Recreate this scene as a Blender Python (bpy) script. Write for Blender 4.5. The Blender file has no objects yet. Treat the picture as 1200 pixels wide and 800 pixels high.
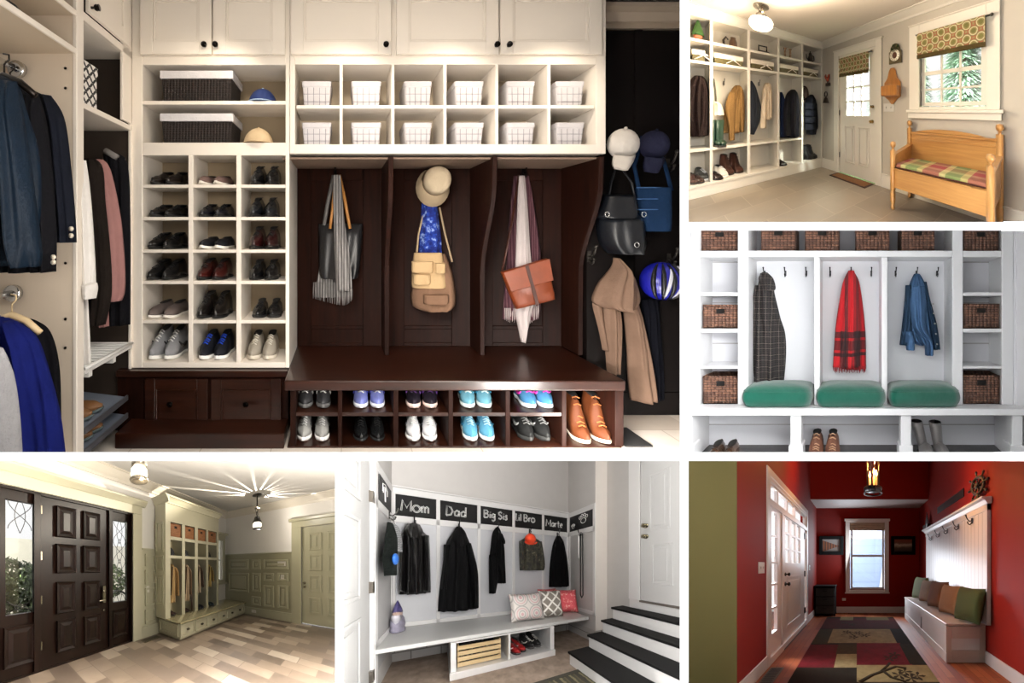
import bpy, bmesh, math, random
from mathutils import Vector, Matrix, noise
PI = math.pi
scene = bpy.context.scene
COL = scene.collection
FP = 500.0                       # focal length in pixels of a 1200 px wide frame (15 mm on 36 mm)
CAM = Vector((0, 0, 1.6))
FRONT = 1.2                      # depth at which the cutaway building is cut open

# ------------------------------------------------------------------ camera and world
cd = bpy.data.cameras.new('camera'); cam = bpy.data.objects.new('camera', cd); COL.objects.link(cam)
cd.sensor_fit = 'HORIZONTAL'; cd.sensor_width = 36; cd.lens = 15.0
cd.clip_start = 0.05; cd.clip_end = 200
cam.location = CAM; cam.rotation_euler = (PI/2, 0, 0); scene.camera = cam
scene.view_settings.view_transform = 'Standard'
scene.view_settings.look = 'None'
try:
    scene.cycles.max_bounces = 8; scene.cycles.diffuse_bounces = 4; scene.cycles.glossy_bounces = 3
    scene.cycles.transmission_bounces = 6; scene.cycles.transparent_max_bounces = 8
    scene.cycles.sample_clamp_indirect = 4.0; scene.cycles.use_denoising = True
    scene.cycles.caustics_reflective = False; scene.cycles.caustics_refractive = False
except Exception: pass

# ------------------------------------------------------------------ materials
def lin(h):
    if isinstance(h, (tuple, list)): return tuple(h[:3])
    h = h.lstrip('#'); o = []
    for i in (0, 2, 4):
        c = int(h[i:i+2], 16)/255
        o.append(c/12.92 if c <= .04045 else ((c+.055)/1.055)**2.4)
    return tuple(o)
MATS = {}
class NT:
    """small helper round a node tree"""
    def __init__(s, name):
        s.m = bpy.data.materials.new(name); s.m.use_nodes = True
        s.t = s.m.node_tree; s.b = s.t.nodes['Principled BSDF']
        s.loc_ = None
    def n(s, typ, **kw):
        nd = s.t.nodes.new(typ)
        for k, v in kw.items():
            if k in nd.inputs: s.set(nd.inputs[k], v)
            else: setattr(nd, k, v)
        return nd
    def set(s, inp, v):
        if isinstance(v, bpy.types.NodeSocket): s.t.links.new(v, inp)
        else: inp.default_value = v
    @property
    def loc(s):
        if s.loc_ is None: s.loc_ = s.n('ShaderNodeAttribute', attribute_name='loc').outputs['Vector']
        return s.loc_
    def xyz(s):
        o = s.n('ShaderNodeSeparateXYZ', Vector=s.loc).outputs; return o[0], o[1], o[2]
    def math(s, op, a, b=None, c=None):
        nd = s.t.nodes.new('ShaderNodeMath'); nd.operation = op
        s.set(nd.inputs[0], a)
        if b is not None: s.set(nd.inputs[1], b)
        if c is not None: s.set(nd.inputs[2], c)
        return nd.outputs[0]
    def vec(s, x, y, z):
        nd = s.t.nodes.new('ShaderNodeCombineXYZ')
        for i, v in enumerate((x, y, z)): s.set(nd.inputs[i], v)
        return nd.outputs[0]
    def scale(s, v):
        return s.n('ShaderNodeVectorMath', operation='MULTIPLY').outputs[0] if False else s._vm(v)
    def _vm(s, v):
        nd = s.t.nodes.new('ShaderNodeVectorMath'); nd.operation = 'MULTIPLY'
        s.t.links.new(s.loc, nd.inputs[0]); nd.inputs[1].default_value = v; return nd.outputs[0]
    def noise(s, sc=5, detail=3, rough=.55, vec=None, dist=0):
        nd = s.n('ShaderNodeTexNoise'); s.set(nd.inputs['Vector'], vec if vec is not None else s.loc)
        nd.inputs['Scale'].default_value = sc; nd.inputs['Detail'].default_value = detail
        nd.inputs['Roughness'].default_value = rough; nd.inputs['Distortion'].default_value = dist
        return nd.outputs[0]
    def mix(s, f, a, b, mode='MIX'):
        nd = s.t.nodes.new('ShaderNodeMix'); nd.data_type = 'RGBA'; nd.blend_type = mode
        s.set(nd.inputs[0], f)
        for i, v in ((6, a), (7, b)):
            if isinstance(v, (tuple, list)): v = (*v[:3], 1)
            s.set(nd.inputs[i], v)
        return nd.outputs[2]
    def ramp(s, f, stops, interp='LINEAR'):
        nd = s.t.nodes.new('ShaderNodeValToRGB'); s.set(nd.inputs[0], f)
        cr = nd.color_ramp; cr.interpolation = interp
        while len(cr.elements) < len(stops): cr.elements.new(.5)
        for e, (p, c) in zip(cr.elements, stops): e.position = p; e.color = (*c, 1)
        return nd.outputs[0]
    def bump(s, h, strength=.3, dist=.01):
        nd = s.n('ShaderNodeBump'); s.set(nd.inputs['Height'], h)
        nd.inputs['Strength'].default_value = strength; nd.inputs['Distance'].default_value = dist
        s.set(s.b.inputs['Normal'], nd.outputs[0])
    def color(s, c):
        if isinstance(c, (tuple, list)): c = (*c[:3], 1)
        s.set(s.b.inputs['Base Color'], c)
    def rough(s, r): s.set(s.b.inputs['Roughness'], r)

def plain(name, c, rough=.5, metal=0, var=.08, vs=6, bump=0, bs=60, spec=.5, emit=0, ecol=None, sheen=0, coat=0):
    """one colour with slight mottling and, if asked, a fine bump"""
    if name in MATS: return MATS[name]
    t = NT(name); c = lin(c)
    if var:
        f = t.noise(vs, 3)
        t.color(t.mix(f, tuple(x*(1-var) for x in c), tuple(min(1, x*(1+var)) for x in c)))
    else: t.color(c)
    t.rough(rough); t.b.inputs['Metallic'].default_value = metal
    t.b.inputs['Specular IOR Level'].default_value = spec
    if bump: t.bump(t.noise(bs, 2), bump, .004)
    if emit:
        t.b.inputs['Emission Color'].default_value = (*lin(ecol or '#ffffff'), 1); t.b.inputs['Emission Strength'].default_value = emit
    if sheen: t.b.inputs['Sheen Weight'].default_value = sheen
    if coat: t.b.inputs['Coat Weight'].default_value = coat; t.b.inputs['Coat Roughness'].default_value = .1
    MATS[name] = t.m; return t.m
def cloth(name, c, var=.2, rough=.9, fold=.35, bs=18, sheen=.0):
    if name in MATS: return MATS[name]
    t = NT(name); c = lin(c); f = t.noise(9, 4)
    t.color(t.mix(f, tuple(x*(1-var) for x in c), tuple(min(1, x*(1+var)) for x in c)))
    t.rough(rough); t.b.inputs['Specular IOR Level'].default_value = .1
    t.bump(t.math('ADD', t.noise(bs, 4, .6), t.math('MULTIPLY', t.noise(400, 1), .12)), fold, .02)
    if sheen: t.b.inputs['Sheen Weight'].default_value = sheen
    MATS[name] = t.m; return t.m
def wood(name, c1, c2, axis='z', sc=6, rough=.4, bump=.06, coat=0, spec=.5):
    """streaky grain running along an axis"""
    if name in MATS: return MATS[name]
    t = NT(name); s = {'x': (1, 14, 14), 'y': (14, 1, 14), 'z': (14, 14, 1)}[axis]
    f = t.noise(sc*.35, 5, .6, vec=t._vm(s), dist=.6)
    g = t.noise(sc*.1, 2, .5)
    t.color(t.mix(t.math('MULTIPLY', g, .5), t.ramp(f, [(.3, lin(c1)), (.7, lin(c2))]), tuple(x*.7 for x in lin(c1))))
    t.rough(rough); t.b.inputs['Specular IOR Level'].default_value = spec
    if bump: t.bump(f, bump, .003)
    if coat: t.b.inputs['Coat Weight'].default_value = coat; t.b.inputs['Coat Roughness'].default_value = .15
    MATS[name] = t.m; return t.m
def wicker(name, c1, c2, sx=.03, sz=.018, rough=.6, bump=.9):
    """woven cane: alternating over-and-under strands"""
    if name in MATS: return MATS[name]
    t = NT(name); x, y, z = t.xyz(); a = t.math('ADD', x, y)
    br = t.n('ShaderNodeTexBrick'); t.set(br.inputs['Vector'], t.vec(a, z, 0.0))
    br.inputs['Scale'].default_value = 1; br.inputs['Brick Width'].default_value = sx*2; br.inputs['Row Height'].default_value = sz
    br.inputs['Mortar Size'].default_value = sz*.16; br.inputs['Mortar Smooth'].default_value = 1; br.offset = .5
    br.inputs['Color1'].default_value = (*lin(c1), 1); br.inputs['Color2'].default_value = (*lin(c2), 1)
    br.inputs['Mortar'].default_value = (*[v*.18 for v in lin(c1)], 1)
    t.color(t.mix(t.noise(40, 3), br.outputs['Color'], tuple(v*.55 for v in lin(c1))))
    wv = t.math('ABSOLUTE', t.math('SINE', t.math('MULTIPLY', a, PI/sx)))
    t.bump(t.math('ADD', wv, t.math('MULTIPLY', br.outputs['Fac'], -2.0)), bump, .006)
    t.rough(rough); MATS[name] = t.m; return t.m
def tiles(name, cols, w, h, mortar, mw=.004, rough=.35, axes='xy', offset=.5, bump=.3, var=.5, ns=3, hard=False, spec=.5):
    if name in MATS: return MATS[name]
    t = NT(name); o = dict(zip('xyz', t.xyz()))
    v = t.vec(o[axes[0]], o[axes[1]], 0.0)
    br = t.n('ShaderNodeTexBrick'); t.set(br.inputs['Vector'], v); br.offset = offset
    br.inputs['Scale'].default_value = 1; br.inputs['Brick Width'].default_value = w; br.inputs['Row Height'].default_value = h
    br.inputs['Mortar Size'].default_value = mw; br.inputs['Mortar Smooth'].default_value = .2
    br.inputs['Color1'].default_value = (0, 0, 0, 1); br.inputs['Color2'].default_value = (1, 1, 1, 1); br.inputs['Bias'].default_value = 0
    br.inputs['Mortar'].default_value = (.5, .5, .5, 1)
    n = len(cols); col = t.ramp(br.outputs['Color'], [(i/max(1, n-1), lin(c)) for i, c in enumerate(cols)], 'CONSTANT' if hard else 'LINEAR')
    nz = t.noise(ns, 5, .65)
    col = t.mix(t.math('MULTIPLY', nz, var), col, tuple(x*.62 for x in lin(cols[0])))
    col = t.mix(br.outputs['Fac'], col, lin(mortar))
    t.color(col); t.rough(rough); t.b.inputs['Specular IOR Level'].default_value = spec
    t.bump(t.math('SUBTRACT', 1.0, br.outputs['Fac']), bump, .003)
    MATS[name] = t.m; return t.m
def glass(name, tint=(1, 1, 1), rough=0.0, alpha=.12):
    """thin window pane: mostly clear with a faint reflection"""
    if name in MATS: return MATS[name]
    t = NT(name); out = t.t.nodes['Material Output']
    tr = t.n('ShaderNodeBsdfTransparent'); tr.inputs[0].default_value = (*tint, 1)
    gl = t.n('ShaderNodeBsdfGlossy'); gl.inputs['Roughness'].default_value = max(.02, rough)
    mx = t.n('ShaderNodeMixShader'); mx.inputs[0].default_value = alpha
    t.t.links.new(tr.outputs[0], mx.inputs[1]); t.t.links.new(gl.outputs[0], mx.inputs[2]); t.t.links.new(mx.outputs[0], out.inputs['Surface'])
    MATS[name] = t.m; return t.m
def emis(name, c, k):
    if name in MATS: return MATS[name]
    t = NT(name); t.color(lin(c)); t.b.inputs['Emission Color'].default_value = (*lin(c), 1); t.b.inputs['Emission Strength'].default_value = k
    MATS[name] = t.m; return t.m

# ------------------------------------------------------------------ rooms
class Room:
    """A room stands in its own metric frame x (right), y (deep), z (up); L carries that frame into the building."""
    def __init__(s, name, rect, c, cy, f, yaw=0, k=1.0):
        s.name, s.rect, s.c, s.cy, s.f = name, rect, c, cy, f
        st = FP/f
        T = Matrix(((1, (c-600)/FP*st, 0), (0, st, 0), (0, (400-cy)/FP*st, 1)))
        s.L = (T @ Matrix.Rotation(yaw, 3, 'Z'))*k
        s.Li = s.L.inverted()
        u0, v0, u1, v1 = rect; m = 1.5
        s.planes = []
        for (n, px) in (((1, 0), u0-m), ((-1, 0), u1+m)):
            d = Vector(((px-600)/FP, 1, 0)); nn = Vector((d.y, -d.x, 0))*n[0]; s.planes.append(nn.normalized())
        for (sg, pv) in ((1, v0-m), (-1, v1+m)):
            d = Vector((0, 1, (400-pv)/FP)); nn = Vector((0, d.z, -d.y))*sg; s.planes.append(nn.normalized())
    def W(s, p): return CAM + s.L @ Vector(p)
    def ray(s, u, v): return s.Li @ Vector(((u-600)/FP, 1, (400-v)/FP))
    def at(s, u, v, axis, val):
        d = s.ray(u, v); i = 'xyz'.index(axis); return d*(val/d[i])
    def X(s, u, y): return (u-s.c)*y/s.f
    def Z(s, v, y): return (s.cy-v)*y/s.f
R = None      # the room being built

# ------------------------------------------------------------------ mesh building
def lerp(a, b, t): return a+(b-a)*t
def spline(keys, n):
    """n+1 points through the keys (tuples), Catmull-Rom"""
    out = []; K = [keys[0]]+list(keys)+[keys[-1]]; m = len(keys)-1
    for i in range(n+1):
        q = i/n*m; j = min(int(q), m-1); t = q-j
        p0, p1, p2, p3 = K[j], K[j+1], K[j+2], K[j+3]
        out.append(tuple(.5*((2*b)+(-a+c)*t+(2*a-5*b+4*c-d)*t*t+(-a+3*b-3*c+d)*t**3) for a, b, c, d in zip(p0, p1, p2, p3)))
    return out
class MB:
    def __init__(s): s.v = []; s.f = []; s.sm = []
    def add(s, vs, fs, smooth=False):
        o = len(s.v); s.v += [Vector(p) for p in vs]; s.f += [tuple(i+o for i in f) for f in fs]; s.sm += [smooth]*len(fs); return s
    def box(s, x0, y0, z0, x1, y1, z1):
        x0, x1 = sorted((x0, x1)); y0, y1 = sorted((y0, y1)); z0, z1 = sorted((z0, z1))
        return s.add([(x0,y0,z0),(x1,y0,z0),(x1,y1,z0),(x0,y1,z0),(x0,y0,z1),(x1,y0,z1),(x1,y1,z1),(x0,y1,z1)],
                     [(0,3,2,1),(4,5,6,7),(0,1,5,4),(1,2,6,5),(2,3,7,6),(3,0,4,7)])
    def hexa(s, p): return s.add(p, [(0,3,2,1),(4,5,6,7),(0,1,5,4),(1,2,6,5),(2,3,7,6),(3,0,4,7)])
    def quad(s, *p): return s.add(p, [tuple(range(len(p)))])
    def prism(s, poly, axis, a, b):
        """polygon in the two other axes (order kept x,y,z without axis) swept along axis a..b"""
        n = len(poly); vs = []
        for t in (a, b):
            for (p, q) in poly:
                vs.append({'x': (t, p, q), 'y': (p, t, q), 'z': (p, q, t)}[axis])
        fs = [tuple(range(n-1, -1, -1)), tuple(range(n, 2*n))]+[(i, (i+1) % n, n+(i+1) % n, n+i) for i in range(n)]
        return s.add(vs, fs)
    def loft(s, rings, closed=True, cap=True, smooth=True):
        n = len(rings[0]); vs = [p for r in rings for p in r]; fs = []
        for i in range(len(rings)-1):
            for j in range(n if closed else n-1):
                a, b = i*n+j, i*n+(j+1) % n; fs.append((a, b, b+n, a+n))
        if cap and closed: fs.append(tuple(range(n-1, -1, -1))); fs.append(tuple((len(rings)-1)*n+j for j in range(n)))
        return s.add(vs, fs, smooth)
    def tube(s, pts, r, n=8, cap=True, flat=1.0):
        pts = [Vector(p) for p in pts]; rr = r if isinstance(r, (list, tuple)) else [r]*len(pts); rings = []
        up = Vector((0, 0, 1)); prev = None
        for i, p in enumerate(pts):
            d = (pts[min(i+1, len(pts)-1)]-pts[max(i-1, 0)])
            d = d.normalized() if d.length > 1e-9 else Vector((0, 0, 1))
            if prev is None: a = d.cross(up if abs(d.z) < .95 else Vector((0, 1, 0))).normalized()
            else:
                a = prev-d*prev.dot(d); a = a.normalized() if a.length > 1e-6 else d.orthogonal().normalized()
            prev = a; b = d.cross(a)
            rings.append([p+(a*math.cos(q)+b*math.sin(q)*flat)*rr[i] for q in [2*PI*k/n for k in range(n)]])
        return s.loft(rings, True, cap)
    def lathe(s, prof, c=(0, 0, 0), axis='z', n=20, sx=1, sy=1):
        rings = []
        for (r, h) in prof:
            ring = []
            for k in range(n):
                a = 2*PI*k/n; p, q = r*math.cos(a)*sx, r*math.sin(a)*sy
                ring.append({'z': (c[0]+p, c[1]+q, c[2]+h), 'y': (c[0]+p, c[1]+h, c[2]-q), 'x': (c[0]+h, c[1]+p, c[2]+q)}[axis])
            rings.append(ring)
        return s.loft(rings)
    def ball(s, c, r, n=14, m=9):
        r = r if isinstance(r, (tuple, list)) else (r, r, r); rings = []
        for i in range(m+1):
            a = PI*(i/m); a = max(.02, min(PI-.02, a))
            rings.append([(c[0]+r[0]*math.sin(a)*math.cos(2*PI*k/n), c[1]+r[1]*math.sin(a)*math.sin(2*PI*k/n), c[2]-r[2]*math.cos(a)) for k in range(n)])
        return s.loft(rings)
    def frame(s, x0, z0, x1, z1, w, y0, y1, wz=None):
        """rectangular frame facing y, outer rect, member width"""
        wz = w if wz is None else wz
        s.box(x0, y0, z0, x0+w, y1, z1); s.box(x1-w, y0, z0, x1, y1, z1)
        s.box(x0+w, y0, z0, x1-w, y1, z0+wz); s.box(x0+w, y0, z1-wz, x1-w, y1, z1); return s
    def frame_x(s, y0, z0, y1, z1, w, x0, x1, wz=None):
        wz = w if wz is None else wz
        s.box(x0, y0, z0, x1, y0+w, z1); s.box(x0, y1-w, z0, x1, y1, z1)
        s.box(x0, y0+w, z0, x1, y1-w, z0+wz); s.box(x0, y0+w, z1-wz, x1, y1-w, z1); return s
    def drape(s, rows, o=(0, 0, 0), ax=(1, 0, 0), nr=(0, -1, 0), thick=.06, folds=4, amp=.02, seed=0, nseg=28, nrow=26, hem=.0, flat=2.2, back=.015, wob=.0, grow=.6):
        """hanging cloth: rows (z, left, right) from the top down measured along ax; bulges along nr"""
        o, ax, nr = Vector(o), Vector(ax), Vector(nr); rnd = random.Random(seed); ph = [rnd.uniform(0, 2*PI) for _ in range(6)]
        rr = spline([r[:3] for r in rows], nrow); rings = []
        for i, (z, l, r) in enumerate(rr):
            t = i/nrow; ring = []; w = r-l
            for side in (0, 1):
                for k in range(nseg):
                    q = k/nseg if side == 0 else 1-k/nseg
                    prof = max(0, 1-abs(2*q-1)**flat)
                    env = prof**.5
                    fd = amp*(grow*t+(1-grow))*(math.sin(q*folds*2*PI+ph[0]+1.2*math.sin(t*3+ph[1]))+.5*math.sin(q*folds*3.7*PI+ph[2]+2*t))*env
                    dz = (hem*math.sin(q*folds*2*PI+ph[3])+wob*(noise.noise(Vector((q*3, t*2, seed)))))*(1 if t > .9 else 0)
                    e = wob*noise.noise(Vector((t*6, q*2+side, seed+7)))
                    d = thick*prof*min(1, .35+3*t)+fd if side == 0 else -back*prof+fd*.3
                    ring.append(o+ax*(l+w*q+e)+nr*d+Vector((0, 0, z+dz)))
            rings.append(ring)
        return s.loft(rings)
    def xf(s, M=None, rz=0, t=(0, 0, 0), sc=(1, 1, 1), start=0):
        m = Matrix.Translation(Vector(t)) @ Matrix.Rotation(rz, 4, 'Z') @ Matrix.Diagonal((*sc, 1))
        if M is not None: m = M
        for i in range(start, len(s.v)): s.v[i] = m @ s.v[i]
        if m.determinant() < 0: s.f = [tuple(reversed(f)) for f in s.f]
        return s
    def build(s, name, mat, parent=None, org=None, bevel=0, seg=1, sub=0, room=None, clip=True, smooth=None, rem=0):
        rm = room or R; bm = bmesh.new(); lay = None
        vs = [bm.verts.new(v) for v in s.v]
        for f, sm in zip(s.f, s.sm):
            try: fc = bm.faces.new([vs[i] for i in f]); fc.smooth = sm if smooth is None else smooth
            except ValueError: pass
        if rem: bmesh.ops.remove_doubles(bm, verts=bm.verts, dist=rem)
        bmesh.ops.recalc_face_normals(bm, faces=bm.faces)
        if bevel:
            eds = [e for e in bm.edges if len(e.link_faces) == 2 and e.calc_face_angle(0) > .6]
            bmesh.ops.bevel(bm, geom=eds, offset=bevel, segments=seg, profile=.5, affect='EDGES', clamp_overlap=True)
        if sub:
            bmesh.ops.subdivide_edges(bm, edges=bm.edges[:], cuts=sub, use_grid_fill=True, smooth=.6)
        if org is None:
            if parent is not None: org = ORG[parent.name]
            else:
                n = max(1, len(s.v)); org = Vector((sum(v.x for v in s.v)/n, sum(v.y for v in s.v)/n, min(v.z for v in s.v)))
        org = Vector(org)
        lay = bm.verts.layers.float_vector.new('loc')
        L = rm.L
        for v in bm.verts:
            v[lay] = v.co-org if parent is not None or LOCAL[0] else v.co
            v.co = L @ (v.co-org)
        if clip:
            base = rm.W(org)-CAM
            for nn in rm.planes:
                if any((v.co+base).dot(nn) < 0 for v in bm.verts):
                    bmesh.ops.bisect_plane(bm, geom=bm.verts[:]+bm.edges[:]+bm.faces[:], plane_co=-base, plane_no=nn, clear_inner=True, dist=1e-5)
        me = bpy.data.meshes.new(name); bm.to_mesh(me); bm.free()
        if mat: me.materials.append(mat)
        o = bpy.data.objects.new(name, me); COL.objects.link(o)
        if parent is None: o.location = rm.W(org)
        else: o.parent = parent; o.location = L @ (org-ORG[parent.name])
        ORG[o.name] = org
        return o
ORG = {}; LOCAL = [True]
def tag(o, label=None, cat=None, group=None, kind=None):
    if label: o['label'] = label
    if cat: o['category'] = cat
    if group: o['group'] = group
    if kind: o['kind'] = kind
    return o
def thing(name, label, cat, p, group=None, room=None):
    o = bpy.data.objects.new(name, None); COL.objects.link(o); o.empty_display_size = .05
    o.location = (room or R).W(p); ORG[o.name] = Vector(p); return tag(o, label, cat, group)
def struct(name, mb, mat, **kw):
    par = kw.get('parent'); LOCAL[0] = False
    o = mb.build(name, mat, org=kw.pop('org', (0, 0, 0) if par is None else None), **kw); LOCAL[0] = True
    if par is None: o['kind'] = 'structure'
    return o
def copy_thing(root, p, label=None, group=None, room=None):
    """a copy of a thing and of its parts and sub-parts, moved to p"""
    def cp(o, parent):
        c = o.copy(); COL.objects.link(c); ORG[c.name] = ORG[o.name]
        if parent is not None:
            c.parent = parent
        for ch in [q for q in o.children]: cp(ch, c)
        return c
    r = cp(root, None); r.location = (room or R).W(p)
    d = Vector(p)-ORG[root.name]
    def shift(o):
        ORG[o.name] = ORG[o.name]+d
        for ch in o.children: shift(ch)
    shift(r)
    if label: r['label'] = label
    if group: r['group'] = group
    return r
def lamp(typ, p, energy, color='#ffffff', size=.1, to=None, size_y=None, room=None, name='lamp_and_fill_light', spot=None, world=False):  # default name covers seen lamps and added fill lights
    l = bpy.data.lights.new(name, typ); l.energy = energy; l.color = lin(color)
    if typ == 'AREA':
        l.size = size
        if size_y: l.shape = 'RECTANGLE'; l.size_y = size_y
    else: l.shadow_soft_size = size
    if spot: l.spot_size = spot; l.spot_blend = .8
    o = bpy.data.objects.new(name, l); COL.objects.link(o)
    a = Vector(p) if world else (room or R).W(p); o.location = a
    if to is not None:
        b = Vector(to) if world else (room or R).W(to)
        o.rotation_euler = (b-a).to_track_quat('-Z', 'Y').to_euler()
    return o

# ------------------------------------------------------------------ the cutaway building: outer shell and the white partitions between its rooms
R0 = Room('building', (-60, -60, 1260, 860), 600, 400, FP)
M_white = plain('partition_plaster', '#ffffff', .9, var=0, spec=.1)
def wedge(name, u0, v0, u1, v1, iu0, iv0, iu1, iv1, y1):
    """a partition whose front face fills u0..v1 at the cut and whose body runs back to y1"""
    mb = MB(); rings = []
    for (Y, a, b, c, d) in ((FRONT, u0, v0, u1, v1), (FRONT+.05, iu0, iv0, iu1, iv1), (y1, iu0, iv0, iu1, iv1)):
        rings.append([R0.at(a, d, 'y', Y), R0.at(c, d, 'y', Y), R0.at(c, b, 'y', Y), R0.at(a, b, 'y', Y)])
    mb.loft(rings, smooth=False)
    return struct(name, mb, M_white, room=R0, clip=False)
G = 2.0; DEEP = 16.0
VX0, VX1 = 796.5, 807; HY0, HY1 = 529.5, 540; KY0, KY1 = 260, 270; WX0, WX1 = 392.5, 403
E0, E1, E2, E3 = -1.5, 1201.5, -1.5, 801.5
wedge('wall_middle', E0, HY0, E1, HY1, E0, HY0+G, E1, HY1-G, DEEP)
wedge('wall_divider', VX0, E2, VX1, HY0, VX0+G, E2, VX1-G, HY0, DEEP)
wedge('wall_divider_lower', VX0, HY1, VX1, E3, VX0+G, HY1, VX1-G, E3, DEEP)
wedge('wall_shelf_right', VX1, KY0, E1, KY1, VX1, KY0+G, E1, KY1-G, DEEP)
wedge('wall_divider_left', WX0, HY1, WX1, E3, WX0+G, HY1, WX1-G, E3, DEEP)
wedge('wall_left', -40, -40, E0, 840, -40, -40, E0-G, 840, DEEP)
wedge('wall_right', E1, -40, 1240, 840, E1+G, -40, 1240, 840, DEEP)
wedge('wall_top', E0, -40, E1, E2, E0, -40, E1, E2-G, DEEP)
wedge('wall_bottom', E0, E3, E1, 840, E0, E3+G, E1, 840, DEEP)

RA = Room('A', (0, 0, VX0, HY0), 400, 268, 500)
RB = Room('B', (VX1, 0, 1200, KY0), 1003, 121, 209, yaw=0)
RC = Room('C', (VX1, KY1, 1200, HY0), 1003, 350, 420)
RD = Room('D', (0, HY1, WX0, 800), 196, 665, 200)
RE = Room('E', (WX1, HY1, VX0, 800), 600, 667, 210)
RF = Room('F', (VX1, HY1, 1200, 800), 1001.5, 657, 300)

w = bpy.data.worlds.new('world'); scene.world = w; w.use_nodes = True
bg = w.node_tree.nodes['Background']; bg.inputs[0].default_value = (1, 1, 1, 1); bg.inputs[1].default_value = 1.15
# ------------------------------------------------------------------ things that several rooms share: shoes, baskets, coats, hooks, cushions
def sheen_black(): return plain('black_leather', '#0c0c0e', .25, var=.3, spec=.6)
def make_shoe(p, kind, col, label, cat='shoe', face=1, yaw=0, length=.27, width=.1, h=1.0, sole='#e8e6e0', lace='#eeeeee', accent=None, group=None, gloss=None, name=None):
    """one shoe standing at p; toe points to the viewer for face=1, away for face=-1"""
    nm = name or {'dress': 'dress_shoe', 'sneaker': 'sneaker', 'boot': 'boot', 'slip': 'slip_on_shoe'}[kind]
    t = thing(nm, label, cat, p, group)
    Ln, Wd = length, width; up = {'dress': .105, 'sneaker': .115, 'boot': .24, 'slip': .072}[kind]*h
    st = {'dress': .018, 'sneaker': .028, 'boot': .025, 'slip': .02}[kind]
    M = Matrix.Translation(Vector(p)) @ Matrix.Rotation(yaw+(0 if face > 0 else PI), 4, 'Z')
    def plan(q):       # half width along the foot, q=0 heel .. 1 toe
        w = spline([(.30,), (.40,), (.37,), (.44,), (.49,), (.36,), (.08,)], 24)[min(24, int(q*24+.5))][0]
        return w*Wd*(1 if q > .02 else .75)
    def ypos(q): return Ln*(.5-q)
    mc = plain('shoe '+str(col)+kind, col, gloss if gloss is not None else (.25 if kind == 'dress' else .6), var=.15, vs=30, spec=.6 if kind == 'dress' else .3, bump=0 if kind == 'dress' else .15, bs=200)
    sc = plain('sole '+str(sole), sole, .6, var=.1)
    # sole
    mb = MB(); rings = []
    for z, gr in ((0, .97), (st*.5, 1.04), (st, 1.0)):
        ring = []
        for i in range(25): q = i/24; ring.append((plan(q)*gr, ypos(q)*gr, z+(.012*(max(0, q-.8)/.2)**2)))
        for i in range(24, -1, -1): q = i/24; ring.append((-plan(q)*gr, ypos(q)*gr, z+(.012*(max(0, q-.8)/.2)**2)))
        rings.append(ring)
    mb.loft(rings); mb.xf(M); mb.build('sole', sc, t)
    # upper
    hs = {'dress': [(.95,), (.95,), (.9,), (.82,), (.6,), (.5,), (.28,)], 'sneaker': [(1,), (1.02,), (.92,), (.86,), (.66,), (.5,), (.25,)],
          'boot': [(1,), (1.02,), (1.0,), (.9,), (.36,), (.28,), (.14,)], 'slip': [(.95,), (.9,), (.85,), (.8,), (.75,), (.66,), (.3,)]}[kind]
    hh = spline(hs, 24)
    mb = MB(); rings = []
    for i in range(25):
        q = i/24; H = hh[i][0]*up; w = plan(q)*.97; ring = []
        topw = (.55 if kind != 'boot' or q > .55 else .8)
        for k in range(13):
            a = PI*k/12; ww = w*(1 if math.sin(a) < .5 else lerp(1, topw, (math.sin(a)-.5)*2))
            ring.append((math.cos(a)*ww if k not in (0, 12) else w*(1 if k == 0 else -1), ypos(q)*.98, st+H*math.sin(a)**.65+(.008*(max(0, q-.8)/.2)**2)))
        rings.append(ring)
    mb.loft(rings); mb.xf(M); u = mb.build('upper', mc, t, rem=1e-5)
    # opening
    dk = plain('shoe_lining', '#15120f', .9, var=.2)
    mb = MB(); q0, q1 = (.04, .5)
    ring = []; ztop = st+up*(.985 if kind != 'slip' else .93)
    rings = []
    for sc_, dz in ((1, 0.004), (.75, .007), (.3, .008)):
        ring = []
        for k in range(16):
            a = 2*PI*k/16; q = (q0+q1)/2+(q1-q0)/2*math.cos(a)*sc_
            i = min(24, int(q*24+.5)); ring.append((math.sin(a)*Wd*.27*sc_, ypos(q), st+hh[i][0]*up+dz-.004))
        rings.append(ring)
    mb.loft(rings); mb.xf(M); mb.build('lining', dk if accent is None or kind != 'slip' else plain('lining '+accent, accent, .8), t)
    if kind in ('sneaker', 'boot') or (kind == 'dress' and lace):
        mb = MB(); n = 5
        for j in range(n):
            q = .47+.28*j/(n-1); i = int(q*24+.5); z = st+hh[i][0]*up+.004; ww = Wd*.2
            mb.tube([(-ww, ypos(q)+.006, z-.008), (0, ypos(q), z+.003), (ww, ypos(q)-.006, z-.008)], .0045 if kind != 'dress' else .003, 5)
        mb.xf(M); mb.build('laces', plain('lace '+str(lace), lace, .8, var=0), t)
    if accent and kind != 'slip':
        ac = plain('accent '+accent, accent, .5, var=0)
        for sg in (1, -1):
            mb = MB(); pts = []
            for q, zz in ((.25, .35), (.38, .25), (.52, .38), (.64, .72)):
                i = int(q*24+.5); H = hh[i][0]*up*zz; a = math.asin(min(1, zz))
                pts.append((sg*(plan(q)*.97*math.cos(a*.5)+.001), ypos(q), st+H))
            mb.tube(pts, [.010, .012, .010, .004], 6); mb.xf(M); mb.build('stripe', ac, t)
        mb = MB(); mb.tube([(-Wd*.24, ypos(.005)-.004, st+up*.62), (0, ypos(0)+.003, st+up*.66), (Wd*.24, ypos(.005)-.004, st+up*.62)], .012, 6)
        mb.xf(M); mb.build('heel_tab', ac, t)
    return t
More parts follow.
